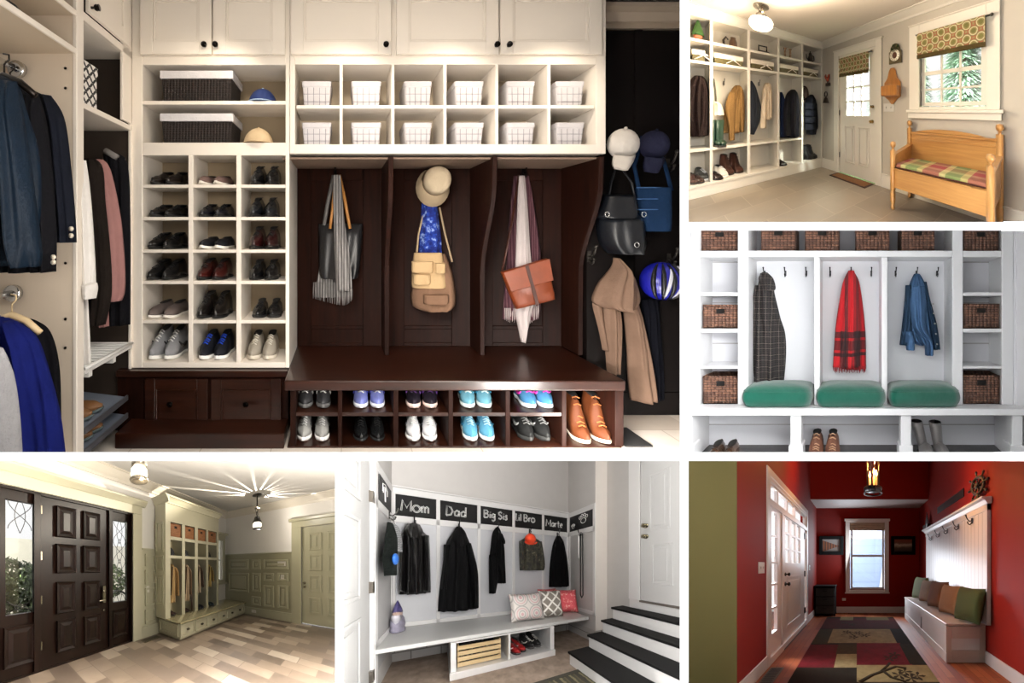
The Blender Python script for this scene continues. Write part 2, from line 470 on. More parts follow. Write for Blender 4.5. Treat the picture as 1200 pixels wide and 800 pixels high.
def pair(x, y, z, gap, kind, col, label, **kw):
    for sg, side in ((-1, 'left'), (1, 'right')):
        make_shoe((x+sg*gap/2, y, z), kind, col, side+' one of '+label, **kw)
def rbox(mb, x0, y0, z0, x1, y1, z1, tx=0, ty=0, n=4, r=.02):
    """box with round vertical corners, widened by tx,ty at the top"""
    rings = []
    for t in (0, 1):
        ring = []; a0, a1, b0, b1 = x0-tx*t, x1+tx*t, y0-ty*t, y1+ty*t
        for (cx, cy, s) in ((a1-r, b1-r, 0), (a0+r, b1-r, 1), (a0+r, b0+r, 2), (a1-r, b0+r, 3)):
            for k in range(n+1):
                a = PI/2*(s+k/n); ring.append((cx+r*math.cos(a), cy+r*math.sin(a), lerp(z0, z1, t)))
        rings.append(ring)
    mb.loft(rings, smooth=False)
    return mb
def wicker_basket(p, w, d, h, label, mat, group=None, handle=True, liner=None, wall=.012, taper=0.0, name='wicker_basket', rimc=None):
    """open basket standing at p (centre of its base): body with four thick walls, rim, hand hole, optional cloth liner"""
    x, y, z = p; t = thing(name, label, 'basket', p, group); mb = MB()
    x0, x1, y0, y1 = x-w/2, x+w/2, y-d/2, y+d/2; tp = taper
    hx = min(.05, w*.13); hz0, hz1 = z+h*.66, z+h*.86
    mb.box(x0, y0, z, x1, y1, z+.01)
    if handle:
        mb.box(x0, y0, z, x1, y0+wall, hz0); mb.box(x0, y0, hz0, x-hx, y0+wall, hz1); mb.box(x+hx, y0, hz0, x1, y0+wall, hz1); mb.box(x0, y0, hz1, x1, y0+wall, z+h)
    else: mb.box(x0, y0, z, x1, y0+wall, z+h)
    mb.box(x0, y1-wall, z, x1, y1, z+h); mb.box(x0, y0+wall, z, x0+wall, y1-wall, z+h); mb.box(x1-wall, y0+wall, z, x1, y1-wall, z+h)
    if tp:
        for i, v in enumerate(mb.v):
            k = 1+tp*((v.z-z)/h-1); mb.v[i] = Vector((x+(v.x-x)*k, y+(v.y-y)*k, v.z))
    mb.build('body', mat, t)
    if handle:
        b = MB(); b.box(x-hx, y0+wall, hz0, x+hx, y0+wall+.004, hz1); b.build('hand_hole_shade', plain('painted_hole_shade', '#0c0806', .9), t)  # dark plate behind the hole, painted as the shaded inside
    m2 = MB(); ov = .008
    if liner:
        m2.frame(x0-ov, 0, x1+ov, 1, .02, 0, 1) if False else None
        zz0, zz1 = z+h-.05*min(1, h/.15), z+h+.006
        m2.box(x0-ov, y0-ov, zz0, x1+ov, y0+.004, zz1); m2.box(x0-ov, y1-.004, zz0, x1+ov, y1+ov, zz1)
        m2.box(x0-ov, y0+.004, zz0, x0+.004, y1-.004, zz1); m2.box(x1-.004, y0+.004, zz0, x1+ov, y1-.004, zz1)
        m2.box(x0+.004, y0+.004, z+h-.02, x1-.004, y1-.004, z+h-.012)
        m2.build('liner', liner, t, bevel=.003)
    else:
        m2.tube([(x0+.004, y0+.004, z+h), (x1-.004, y0+.004, z+h), (x1-.004, y1-.004, z+h), (x0+.004, y1-.004, z+h), (x0+.004, y0+.004, z+h)], .009, 6)
        m2.build('rim', rimc or mat, t)
    return t
def knob(p, n, mat, parent, r=.014, name='knob'):
    """round pull on a short stem, sticking out along n ('-y','x')"""
    mb = MB(); prof = [(.4*r, 0), (.35*r, r*.9), (.8*r, r*1.1), (r, r*1.6), (.75*r, r*2.1), (.02, r*2.25)]
    if n == '-y': mb.lathe([(a, -b) for a, b in prof], p, 'y', 12)
    elif n == 'x': mb.lathe(prof, p, 'x', 12)
    elif n == '-x': mb.lathe([(a, -b) for a, b in prof], p, 'x', 12)
    return mb.build(name, mat, parent)
def coat_hook(p, label, mat, nr=(0, -1, 0), s=1.0, group=None, cat='hook'):
    """double coat hook: back plate, long upper arm and short lower arm"""
    p = Vector(p); n = Vector(nr); mb = MB(); t = thing('coat_hook', label, cat, p, group)
    side = Vector((-n.y, n.x, 0))
    q = [p+side*a*s+Vector((0, 0, b*s)) for a, b in ((-.011, -.035), (.011, -.035), (.011, .03), (-.011, .03))]
    mb.add([v for v in q]+[v+n*.006*s for v in q], [(0, 3, 2, 1), (4, 5, 6, 7), (0, 1, 5, 4), (1, 2, 6, 5), (2, 3, 7, 6), (3, 0, 4, 7)])
    mb.build('plate', mat, t); mb = MB()
    mb.tube([p+n*.005*s, p+n*.03*s+Vector((0, 0, -.005*s)), p+n*.055*s+Vector((0, 0, .02*s)), p+n*.07*s+Vector((0, 0, .055*s))], [.007*s, .006*s, .006*s, .007*s], 8)
    mb.ball(p+n*.07*s+Vector((0, 0, .06*s)), .010*s, 8, 6)
    mb.tube([p+n*.005*s+Vector((0, 0, -.02*s)), p+n*.025*s+Vector((0, 0, -.045*s)), p+n*.045*s+Vector((0, 0, -.035*s)), p+n*.05*s+Vector((0, 0, -.02*s))], .006*s, 8)
    mb.ball(p+n*.05*s+Vector((0, 0, -.016*s)), .009*s, 8, 6)
    mb.build('prong', mat, t); return t
def pillow(mb, c, w, h, t, ax=(1, 0, 0), up=(0, 0, 1), n=16, puff=.55):
    """square scatter cushion, pinched corners, centre c"""
    c, ax, up = Vector(c), Vector(ax).normalized(), Vector(up).normalized(); nr = ax.cross(up)
    for sg in (1, -1):
        g = []
        for i in range(n+1):
            for j in range(n+1):
                a, b = 2*i/n-1, 2*j/n-1
                e = max(0, (1-a**4)*(1-b**4))**puff
                k = 1-.07*(1-abs(a))*(abs(b)**3); k2 = 1-.07*(1-abs(b))*(abs(a)**3)
                g.append(c+ax*(a*w/2*k2)+up*(b*h/2*k)+nr*(sg*t/2*e))
        fs = [(i*(n+1)+j, (i+1)*(n+1)+j, (i+1)*(n+1)+j+1, i*(n+1)+j+1) for i in range(n) for j in range(n)]
        if sg < 0: fs = [tuple(reversed(f)) for f in fs]
        mb.add(g, fs, True)
    return mb
def shaker(mb, x0, z0, x1, z1, y, th=.02, rail=.06, inset=.009, step=.0):
    """framed door leaf facing -y: four rails and a sunken panel"""
    mb.frame(x0, z0, x1, z1, rail, y-th, y); mb.box(x0+rail, y-th+inset, z0+rail, x1-rail, y, z1-rail)
    if step:
        mb.frame(x0+rail, z0+rail, x1-rail, z1-rail, step, y-th+inset*.5, y)
    return mb
def plate(p, w, h, ax, label, name='light_switch', cat='switch', nl=2):
    t = thing(name, label, cat, p); x, y, z = p; s = MB(); m = plain('switch_plate', '#d9d4cb', .4, var=0)
    if ax == 'x': s.box(x, y-w/2, z-h/2, x+.008, y+w/2, z+h/2)
    elif ax == '-x': s.box(x-.008, y-w/2, z-h/2, x, y+w/2, z+h/2)
    else: s.box(x-w/2, y-.008, z-h/2, x+w/2, y, z+h/2)
    s.build('plate', m, t, bevel=.002); 
    for i in range(nl):
        o = (i-(nl-1)/2)*w*.45; s = MB()
        if ax == 'x': s.box(x+.008, y+o-.006, z-.014, x+.018, y+o+.006, z+.014)
        elif ax == '-x': s.box(x-.018, y+o-.006, z-.014, x-.008, y+o+.006, z+.014)
        else: s.box(x+o-.006, y-.018, z-.014, x+o+.006, y-.008, z+.014)
        s.build('toggle', plain('switch_toggle', '#b8b2a8', .4, var=0), t, bevel=.002)
    return t
# =================================================================== ROOM A: walk-in closet with dark lockers and cream cabinets
R = RA; X, Z = R.X, R.Z
YF, YB, YN, YR, ZF = 3.0, 3.55, 2.73, 3.26, -1.414      # cabinet faces, locker backs, bench front, right wall, floor
XL = -1.47                                               # face of the left closet
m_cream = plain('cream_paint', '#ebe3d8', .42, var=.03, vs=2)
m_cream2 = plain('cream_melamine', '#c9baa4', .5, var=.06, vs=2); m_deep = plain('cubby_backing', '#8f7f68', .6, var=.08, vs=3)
m_dark = wood('dark_stained_wood', '#140805', '#2b130b', 'z', 6, .5, .05, coat=0, spec=.1)
m_darkx = wood('dark_stained_wood_across', '#1a0b06', '#371a0f', 'x', 6, .3, .05, coat=.1, spec=.4)
m_bronze = plain('dark_bronze', '#15100d', .35, metal=.8, var=.1)
m_chrome = plain('chrome', '#d8d8d8', .12, metal=1, var=0)
LEFTW, RIGHTW = -2.35, 3.2
s = MB(); s.box(LEFTW, 1.2, ZF-.06, RIGHTW, YB+.3, ZF); struct('floor', s, tiles('closet_floor_tile', ['#b3a596', '#d8cfc4', '#e6dfd6'], .45, .3, '#a89c8c', .004, .3, 'xy', .5, .2, .6))
s = MB(); s.box(LEFTW-.1, 1.2, ZF, LEFTW, YB+.3, 2.0); struct('wall_closet_left', s, m_cream2)
s = MB(); s.box(LEFTW, YB+.28, ZF, RIGHTW, YB+.34, 2.4); struct('wall_closet_back', s, plain('closet_dark_wall', '#231510', .7))  # plain dark brown wall behind the lockers
# dark panelled wall on the right with pale crown and grey wall above it
s = MB(); s.box(1.875, YR, ZF, RIGHTW, YR+.1, Z(36, YR)); s.box(1.875, YR-.02, ZF, RIGHTW, YR, ZF+.17)
for u in (743,): s.box(X(u, YR), YR-.012, ZF+.17, X(u+9, YR), YR, Z(36, YR))
struct('wall_closet_right', s, wood('dark_wall_panel', '#060302', '#0d0605', 'z', 5, .6, .04, spec=.12))
s = MB(); s.box(1.875, YR, Z(14, YR), RIGHTW, YR+.12, 2.3); struct('wall_upper_right', s, plain('grey_wall', '#8d8782', .8))
s = MB(); z0, z1 = Z(34, YR), Z(12, YR)
s.prism([(YR-.02, z0), (YR+.1, z0), (YR+.1, z1), (YR-.12, z1), (YR-.12, z1-.03), (YR-.07, z1-.05), (YR-.04, z0+.04), (YR-.02, z0+.035)], 'x', 1.875, RIGHTW); struct('trim_1', s, plain('crown_paint', '#b9a996', .5))

# ---- shoe tower: shelves above, eighteen cubbies below
XT0, XT1 = X(153, YF), X(339, YF); zt, zb = Z(66, YF), Z(431, YF); dep = .34
t = thing('shoe_cabinet', 'tall cream cabinet with two shelves and eighteen shoe cubbies', 'cabinet', ((XT0+XT1)/2, YF+.15, zb))
cx0, cx1 = X(167, YF), X(334.5, YF)
s = MB(); s.box(XT0, YF, zb, cx0, YB, zt).box(cx1, YF, zb, XT1, YB, zt).box(XT0, YF+dep, zb, XT1, YF+dep+.015, zt); s.build('side_panel', m_cream, t, bevel=.003)
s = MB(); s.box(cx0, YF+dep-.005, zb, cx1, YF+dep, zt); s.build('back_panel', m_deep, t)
for v0, v1 in ((66, 76), (118, 122.5), (167, 182), (424.5, 431)):
    s = MB(); s.box(cx0, YF, Z(v1, YF), cx1, YF+dep, Z(v0, YF)); s.build('shelf', m_cream, t, bevel=.003)
COLS = [(168, 220.5), (226, 277), (282, 334)]; SH = [217.9, 255.9, 294.2, 331, 377]
for u in (223.4, 279.6):
    s = MB(); s.box(X(u-2.8, YF), YF, Z(424.5, YF), X(u+2.8, YF), YF+dep, Z(182, YF)); s.build('divider', m_cream, t, bevel=.003)
for v in SH:
    for a, b in ((167, 220.6), (226.2, 276.8), (282.4, 334.5)):
        s = MB(); s.box(X(a, YF), YF+.004, Z(v+2, YF), X(b, YF), YF+dep, Z(v-1.8, YF)); s.build('cubby_shelf', m_cream, t, bevel=.002)
# ---- shoes in the tower, row by row (kind, colour, wording, extra)
BK = '#0b0b0d'
rows = [
 [('dress', '#17110f', 'black leather clogs with red lining', dict(accent=None, lace=None)), ('slip', '#6a5550', 'taupe and black slip-on shoes', dict()), ('dress', BK, 'black tall-tongued dress shoes', dict(h=1.45))],
 [('dress', BK, 'flat black dress shoes', dict(h=.8)), ('dress', '#101018', 'matt black lace-up shoes', dict(h=.85)), ('dress', '#14171b', 'grey-black shiny round-toed shoes', dict(h=1.35))],
 [('dress', BK, 'black polished cap-toe shoes', dict()), ('slip', '#15161c', 'black plimsolls with white soles', dict(sole='#f2f0ea')), ('dress', '#26090a', 'dark oxblood polished shoes', dict(h=1.45))],
 [('dress', BK, 'black high-shine oxfords', dict(h=1.2)), ('dress', '#350d0a', 'burgundy leather oxfords', dict(h=1.25)), ('dress', BK, 'black glossy derby shoes', dict(h=1.15))],
 [('slip', '#5f5552', 'grey canvas slip-ons with white soles', dict(sole='#efebe4', h=1.2)), ('dress', '#100d0c', 'black brogues with brown collar', dict(h=1.5)), ('dress', BK, 'small black ballet shoes', dict(h=.95, length=.24))],
 [('sneaker', '#85868a', 'grey and white striped running shoes', dict(accent='#1c1c20', sole='#e6e6e2', h=1.5)), ('sneaker', '#10131c', 'black trainers with bright blue laces', dict(lace='#1646c8', accent=None, sole='#f0f0ee', h=1.2)), ('sneaker', '#9d968a', 'pale beige canvas trainers', dict(lace='#cfc9bc', sole='#cfc8ba', h=1.15))]]
ordn = ['top', 'second', 'third', 'fourth', 'fifth', 'bottom']; cn = ['left', 'middle', 'right']
UC = [(200, 199, 197, 196, 197, 198), (253, 254, 254, 252, 252, 254), (312, 310, 311, 311, 314, 309)]
for ri, row in enumerate(rows):
    v = (SH+[424.5])[ri]; z = Z(v-1.8 if ri < 5 else 424.5, YF)
    for ci, (k, c, txt, kw) in enumerate(row):
        kw = dict(kw); soles = kw.pop('sole', BK if k == 'dress' else '#d9d5cc'); lc = kw.pop('lace', BK if k == 'dress' else '#dddddd')
        yw = -.16 if ci == 0 else (-.1 if ci == 1 else -.05)
        pair(X(UC[ci][ri], YF+.17), YF+.17, z, .108, k, c, 'the '+txt+', '+ordn[ri]+' row, '+cn[ci]+' cubby', sole=soles, lace=lc, yaw=yw, group='shoes in the cream cubbies', **dict(dict(width=.106, length=.29), **kw))
# red lining of the clogs in the first cubby is seen as a coloured collar
# ---- two wicker baskets with cloth liners and two caps on the shelves
m_dw = wicker('dark_wicker', '#1a0f0c', '#2e1d17', .022, .016, .8)
m_lin = cloth('grey_white_liner', '#cfcdd0', .1)
for v0, v1, wv in ((84, 118, 'upper'), (134, 167, 'lower')):
    y = YF+.03; x0, x1 = X(189, y), X(272, y); z = Z(v1, YF)
    wicker_basket(((x0+x1)/2, y+.14, z), x1-x0, .28, Z(v0, y)-z, 'dark brown wicker basket with pale liner on the %s cabinet shelf' % wv, m_dw, 'lined wicker baskets in the shoe cabinet', handle=False, liner=m_lin, taper=.06)
def dome(mb, c, r, n=16, m=7, low=0.0):
    rings = []
    for i in range(m+1):
        a = lerp(low, PI/2-.03, i/m); rings.append([(c[0]+r[0]*math.cos(a)*math.cos(2*PI*k/n), c[1]+r[1]*math.cos(a)*math.sin(2*PI*k/n), c[2]+r[2]*math.sin(a)) for k in range(n)])
    return mb.loft(rings)
def lying_cap(p, r, col, label, trim):
    t = thing('baseball_cap', label, 'cap', p); mb = MB(); dome(mb, p, (r, r*1.05, r*1.2)); mb.build('crown', col, t)
    mb = MB(); rings = []
    for k in range(13):
        a = -PI*.85+PI*.7*k/12; q = Vector((p[0]+r*math.cos(a), p[1]+r*1.05*math.sin(a), p[2]+.012)); w = .055*math.sin(PI*k/12)**.5
        d = Vector((math.cos(a)*.4, -1, 0)).normalized(); rings.append([q, q+d*w+Vector((0, 0, -.008)), q+d*w+Vector((0, 0, -.004)), q+Vector((0, 0, .006))])
    mb.loft(rings, True, True); mb.build('visor', trim, t); mb = MB(); mb.ball((p[0], p[1], p[2]+r*1.2), .01, 8, 5); mb.build('button', trim, t)
lying_cap((X(308, 3.14), 3.14, Z(118, YF)), .105, plain('royal_blue_cap', '#10285f', .7), 'royal blue cap lying on the upper cabinet shelf', plain('pale_blue_trim', '#a9c0dd', .7))
lying_cap((X(303, 3.14), 3.14, Z(167, YF)), .11, cloth('tan_cap', '#c3ad8c'), 'tan cotton cap lying beside the lower wicker basket', cloth('tan_cap_visor', '#b39b78'))

# ---- upper cabinets with shaker doors
def upper(label, x0, x1, doors):
    z0, z1 = Z(66, YF), Z(-6, YF); t = thing('upper_cabinet', label, 'cabinet', ((x0+x1)/2, YF+.2, z0))
    s = MB(); s.box(x0, YF+.002, z0, x1, YF+.45, z1); s.build('carcass', m_cream, t)
    for d0, d1, kn in doors:
        s = MB(); a, b = X(d0, YF), X(d1, YF); za, zc = z0+.006, Z(-14, YF)
        shaker(s, a, za, b, zc, YF, .026, .088, .02, .016); d = s.build('door', m_cream, t, bevel=.002)
        knob((X(kn, YF), YF-.022, Z(56, YF)), '-y', m_bronze, d, .019)
upper('cream two-door wall cabinet above the wicker baskets', X(153, YF), X(339, YF), ((166, 249, 242), (251, 334.5, 255)))
upper('long cream wall cabinet above the white bins', X(339.4, YF), X(710, YF), ((341.5, 458, 451.5), (464, 582.8, 579.3), (585, 703, 593.5)))

# ---- bin cabinet: twelve open cubbies
bx0, bx1 = X(339.4, YF), X(710, YF); z0, z1 = Z(180, YF), Z(66, YF)
t = thing('bin_cabinet', 'cream cabinet of twelve open cubbies over the dark lockers', 'cabinet', ((bx0+bx1)/2, YF+.2, z0))
for a, b in ((bx0, X(345.5, YF)), (X(698.5, YF), bx1)): s = MB(); s.box(a, YF, z0, b, YB, z1); s.build('side_panel', m_cream, t, bevel=.003)
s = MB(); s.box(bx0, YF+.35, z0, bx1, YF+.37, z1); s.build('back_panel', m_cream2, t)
s = MB(); s.box(X(345.5, YF), YF, Z(75.5, YF), X(698.5, YF), YF+.36, z1); s.build('top_rail', m_cream, t, bevel=.002)
s = MB(); s.box(X(345.5, YF), YF, z0, X(698.5, YF), YB-.02, Z(169, YF)); s.build('bottom_board', m_cream, t, bevel=.002)
DV = [399.7, 460.4, 521.5, 582.3, 643.4]
for u in DV:
    s = MB(); s.box(X(u-1.8, YF), YF, Z(169, YF), X(u+1.8, YF), YF+.35, Z(75.5, YF)); s.build('divider', m_cream, t, bevel=.002)
ed = [345.5]+DV+[698.5]
for i in range(6):
    s = MB(); s.box(X(ed[i]+1.8, YF), YF+.003, Z(127, YF), X(ed[i+1]-1.8, YF), YF+.35, Z(123, YF)); s.build('cubby_shelf', m_cream2 if False else m_cream, t, bevel=.002)
m_bin = cloth('white_bin_liner', '#c6c3c6', .06, fold=.5)
m_wire = plain('bin_wire_pattern', '#85838d', .4, var=0)
BU = [(354, 388), (412, 446.5), (474, 506), (533, 567), (594, 627), (652, 685)]
for ri, (v0, v1) in enumerate(((95, 123), (143.5, 169))):
    for ci, (a, b) in enumerate(BU):
        y = YF+.035; x0, x1 = X(a, y), X(b, y); z = Z(v1, YF); h = Z(v0, y)-z; xc = (x0+x1)/2; wd = x1-x0
        t = thing('storage_bin', 'white fabric-lined wire bin, %s of the %s row of bins' % (('first', 'second', 'third', 'fourth', 'fifth', 'sixth')[ci], ('top', 'lower')[ri]), 'bin', (xc, y+.14, z), 'white bins in the open cubbies')
        mb = MB(); rbox(mb, xc-wd*.44, y+.012, z, xc+wd*.44, y+.27, z+h-.03, .01, .01, 3, .015); mb.build('body', m_bin, t)
        mb = MB(); mb.frame(0, 0, 1, 1, .1, 0, 1) if False else None
        rbox(mb, xc-wd/2, y, z+h-.04, xc+wd/2, y+.285, z+h, .003, .003, 3, .015); mb.build('rim', m_bin, t, bevel=.004)
        mb = MB()
        for zz in (.2, .5): mb.tube([(xc-wd*.45, y+.006, z+h*zz), (xc+wd*.45, y+.006, z+h*zz)], .0016, 4)
        for xx in (-.3, -.1, .1, .3): mb.tube([(xc+wd*xx, y+.006, z+.004), (xc+wd*xx*1.04, y+.003, z+h-.045)], .0016, 4)
        mb.build('wire', m_wire, t)

# ---- dark lockers: back panels, curved dividers
lx = [X(345, YB)-.03, .35, 1.085, 1.84]; zB, zL = Z(405, YB), Z(183, YF)
t = thing('locker_unit', 'dark stained locker with three open hanging bays and curved dividers', 'locker', (.7, YB, zB))
for i in range(3):
    a, b = lx[i], lx[i+1]; s = MB(); z1 = zL+.02
    s.box(a, YB, zB, b, YB+.02, z1); st = .17
    s.box(a, YB-.012, zB, a+st, YB, z1).box(b-st, YB-.012, zB, b, YB, z1).box(a+st, YB-.012, zB, b-st, YB, zB+.03).box(a+st, YB-.012, zB+.14, b-st, YB, zB+.17).box(a+st, YB-.012, z1-.13, b-st, YB, z1)
    s.build('back_panel', m_dark, t, bevel=.003)
prof = [(YB, zB), (3.28, zB), (3.28, zB+.62)]
for q in range(11):
    a = q/10; prof.append((lerp(3.28, 3.02, a**1.0 if False else (1-math.cos(PI*a))/2), lerp(zB+.62, zL-.16, a)))
prof += [(3.01, zL), (YB, zL)]
for x in lx[1:]:
    s = MB(); s.prism(prof, 'x', x-.018, x+.018); s.build('divider', m_dark, t, bevel=.004)
s = MB(); s.box(lx[0], 3.05, zL-.012, lx[3], YB, zL); s.build('top_board', plain('locker_top', '#8a7464', .6), t)

# ---- bench with shoe cubbies
ax0, ax1 = -.365, 1.815; zT = Z(446, YN); zS = Z(458, YN)
t = thing('shoe_bench', 'long dark wooden bench with eleven shoe cubbies beneath', 'bench', ((ax0+ax1)/2, YN+.3, ZF))
s = MB(); s.box(ax0, YN, zS, ax1+.005, YB, zT); s.build('seat_top', m_darkx, t, bevel=.008, seg=2)
yb = YN+.02; zb1, zb0 = zS, Z(523, yb)
bxu = [(340, 347), (396, 401), (461, 467), (525.5, 531), (592.5, 598), (658.5, 664), (721, 731)]
s = MB(); s.box(ax0+.015, yb, ZF, ax1-.005, YB, zb0); s.build('plinth', m_darkx, t, bevel=.004)
s = MB(); s.box(ax0+.015, YB-.06, zb0, ax1-.005, YB-.04, zS); s.build('back_panel', m_dark, t)
for a, b in bxu:
    s = MB(); s.box(X(a, yb), yb, zb0, X(b, yb), YB-.05, zS); s.build('divider', m_dark, t, bevel=.003)
zm0, zm1 = Z(488, yb), Z(483.5, yb)
for i in range(5):
    s = MB(); s.box(X(bxu[i][1], yb), yb+.005, zm0, X(bxu[i+1][0], yb), YB-.05, zm1); s.build('cubby_shelf', m_darkx, t, bevel=.002)
s = MB(); s.box(ax0+.015, yb-.01, Z(516, yb), ax1-.005, yb+.02, Z(513.5, yb)) if False else None
# shoes in the bench
BS = [('sneaker', '#3a3a3c', 'grey trainers with crossed white straps', dict(lace='#e9e9e6', sole='#5a5a5a', accent='#d8d8d4')), ('sneaker', '#7d86c9', 'white and blue running shoes', dict(lace='#f2f2f2', sole='#e8ecf4', accent='#3b3fa0')),
      ('sneaker', '#1b1520', 'black and purple trainers with pink soles', dict(lace='#4a2a63', sole='#e9cfc6', accent='#5b3380')), ('sneaker', '#6fa9bd', 'pale turquoise running shoes', dict(lace='#dff0ee', sole='#dfeae6', accent='#2c7ea0')),
      ('sneaker', '#4a86b5', 'blue and magenta running shoes', dict(lace='#e23fae', sole='#d5dfe6', accent='#e23fae'))]
BL = [('sneaker', '#9b9b98', 'white and grey trainers with rounded toes', dict(lace='#dddddd', sole='#f2f1ee', accent='#4b4b4b')), ('dress', '#141516', 'plain black lace-up shoes', dict(lace='#101010', sole='#1c1d1e', h=1.2)),
      ('sneaker', '#dcdde0', 'white trainers with grey side stripe', dict(lace='#f5f5f5', sole='#f3f2ef', accent='#5b5d66')), ('sneaker', '#5b9cba', 'sky blue running shoes with white soles', dict(lace='#b6dbe6', sole='#eff3f2', accent='#24698c')),
      ('sneaker', '#191a1a', 'black and silver trail shoes', dict(lace='#6d6f6e', sole='#2b2c2b', accent='#8d8f8e', h=1.1))]
bu = [369, 432, 493.5, 556, 625]; bl = [367.5, 432, 493, 559, 622]
on = ['first', 'second', 'third', 'fourth', 'fifth']
for i in range(5):
    for lst, us, z, rw in ((BS, bu, zm1, 'upper'), (BL, bl, zb0, 'lower')):
        k, c, txt, kw = lst[i]; y = yb+.17
        pair(X(us[i], y), y, z, .112 if i else .12, k, c, 'the %s, %s cubby, %s bench row' % (txt, on[i], rw), yaw=-.1 if i in (2, 3) else 0, width=.1, length=.26, group='shoes in the bench cubbies', **kw)
pair(X(687, yb+.15), yb+.15, zb0, .135, 'boot', '#54290f', 'the tan leather ankle boots in the tall bench cubby', sole='#d9cdb9', lace='#9c5a2a', width=.115, length=.29, h=1.0, group='shoes in the bench cubbies')

# ---- low drawer unit under the shoe tower
t = thing('drawer_unit', 'low dark wooden unit with two panelled drawers under the shoe cabinet', 'drawers', (-.9, 2.98, ZF)); yd = 2.96
dx0, dx1 = X(138, yd), X(333, YN+.02)
s = MB(); s.box(dx0, yd, ZF, dx1, YB, Z(431, YF)); s.build('carcass', m_dark, t)
s = MB(); s.box(dx0, yd-.03, Z(440, yd), dx1, yd, Z(433, yd)); s.build('top_rail', m_darkx, t, bevel=.004)
s = MB(); s.box(X(134, 2.74), 2.74, ZF, dx1, yd, Z(508, 2.74)); s.build('plinth', m_darkx, t, bevel=.006)
for a, b, k in ((171, 244, 202.5), (248, 330, 290)):
    s = MB(); shaker(s, X(a, yd), Z(504, yd), X(b, yd), Z(443, yd), yd, .022, .07, .01, .012); d = s.build('drawer', m_darkx, t, bevel=.003)
    knob((X(k, yd), yd-.022, Z(470, yd)), '-y', m_bronze, d, .016)

# ---- left closet, nearer bay and farther bay share the stile at the front
XB = -2.3; y1, y2 = 2.365, 2.43; zc0, zc1 = ZF, 1.75
t = thing('closet_bay', 'nearest cream closet bay with two hanging rails at the left edge', 'closet', (-1.9, 2.0, ZF))
s = MB(); s.box(XB, y1+.005, zc0, XL-.002, y2-.005, zc1); s.build('side_panel', plain('cream_side_panel', '#d8cab8', .5, var=.04, vs=2), t)
s = MB(); s.box(XL-.02, y1, zc0, XL+.004, y2, zc1); s.build('stile', m_cream, t, bevel=.003)
for z in (.985, 1.195):
    s = MB(); s.box(XB, 1.3, z-.012, XL-.012, y1+.004, z+.012); sh = s.build('shelf', plain('cream_shelf_board', '#c8b8a2', .5, var=.04), t)
    s = MB(); s.box(XL-.012, 1.3, z-.016, XL+.002, y1+.004, z+.016); s.build('shelf_edge', m_cream, sh, bevel=.003)
s = MB()
for z in (.93, .82, .2, .05, -.15, -.46, -.62, 1.03):
    for yy in (y1+.002,): s.lathe([(.008, 0), (.008, -.003), (.001, -.003)], (XL-.06, yy, z-.04), 'y', 8)
s.build('shelf_pin_hole', m_bronze, t)
for (u, v, yv) in ((22, 82, y1), (17, 343, y1)):
    x, z = X(u, yv), Z(v, yv); s = MB(); s.tube([(x, 1.3, z), (x, yv, z)], .018, 12); r = s.build('hanging_rail', m_chrome, t)
    s = MB(); s.lathe([(.02, -.03), (.045, -.03), (.045, 0), (.01, 0)], (x, yv+.004, z), 'y', 16); s.build('rail_flange', m_chrome, r)
# far bay
t = thing('closet_bay', 'far cream closet bay with door above, open shelf and hanging space', 'closet', (-1.9, 2.7, ZF)); y3 = YF
m_shade = plain('closet_interior', '#8d7a60', .7, var=.1)
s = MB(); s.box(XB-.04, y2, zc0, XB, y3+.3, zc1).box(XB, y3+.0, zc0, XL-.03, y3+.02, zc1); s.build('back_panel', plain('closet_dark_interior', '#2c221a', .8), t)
s = MB(); s.box(XL-.02, R.at(144, 300, 'x', XL).y, R.at(144, 140, 'x', XL).z, XL, y3+.01, zc1); s.box(XL-.02, R.at(153.5, 300, 'x', XL).y, ZF+.02, XL, y3+.015, zc1); s.build('stile', m_cream, t, bevel=.003)
zs1, zs2, zs3 = R.at(97.5, 23, 'x', XL).z, R.at(97.5, 122, 'x', XL).z, R.at(97.5, 134, 'x', XL).z
s = MB(); s.box(XB, y2, zs2-.022, XL, y3, zs2+.012); s.build('shelf', m_cream, t, bevel=.003)
s = MB(); s.box(XB, y2, zs1, XL-.02, y3, zs1+.02); s.box(XL-.02, y2, zs1, XL, y3, zs1+.05); s.build('top_board', m_cream, t, bevel=.002)
s = MB(); s.frame_x(y2+.02, zs1+.055, y3-.06, zc1, .1, XL, XL+.022); s.box(XL, y2+.12, zs1+.155, XL+.012, y3-.16, zc1-.1); d = s.build('door', m_cream, t, bevel=.002)
q = R.at(107, 9, 'x', XL+.022); knob((XL+.022, q.y, q.z), 'x', m_bronze, d, .02)
s = MB(); s.tube([(-1.8, y2, zs3-.2), (-1.8, y3, zs3-.2)], .016, 10); s.build('hanging_rail', m_chrome, t)
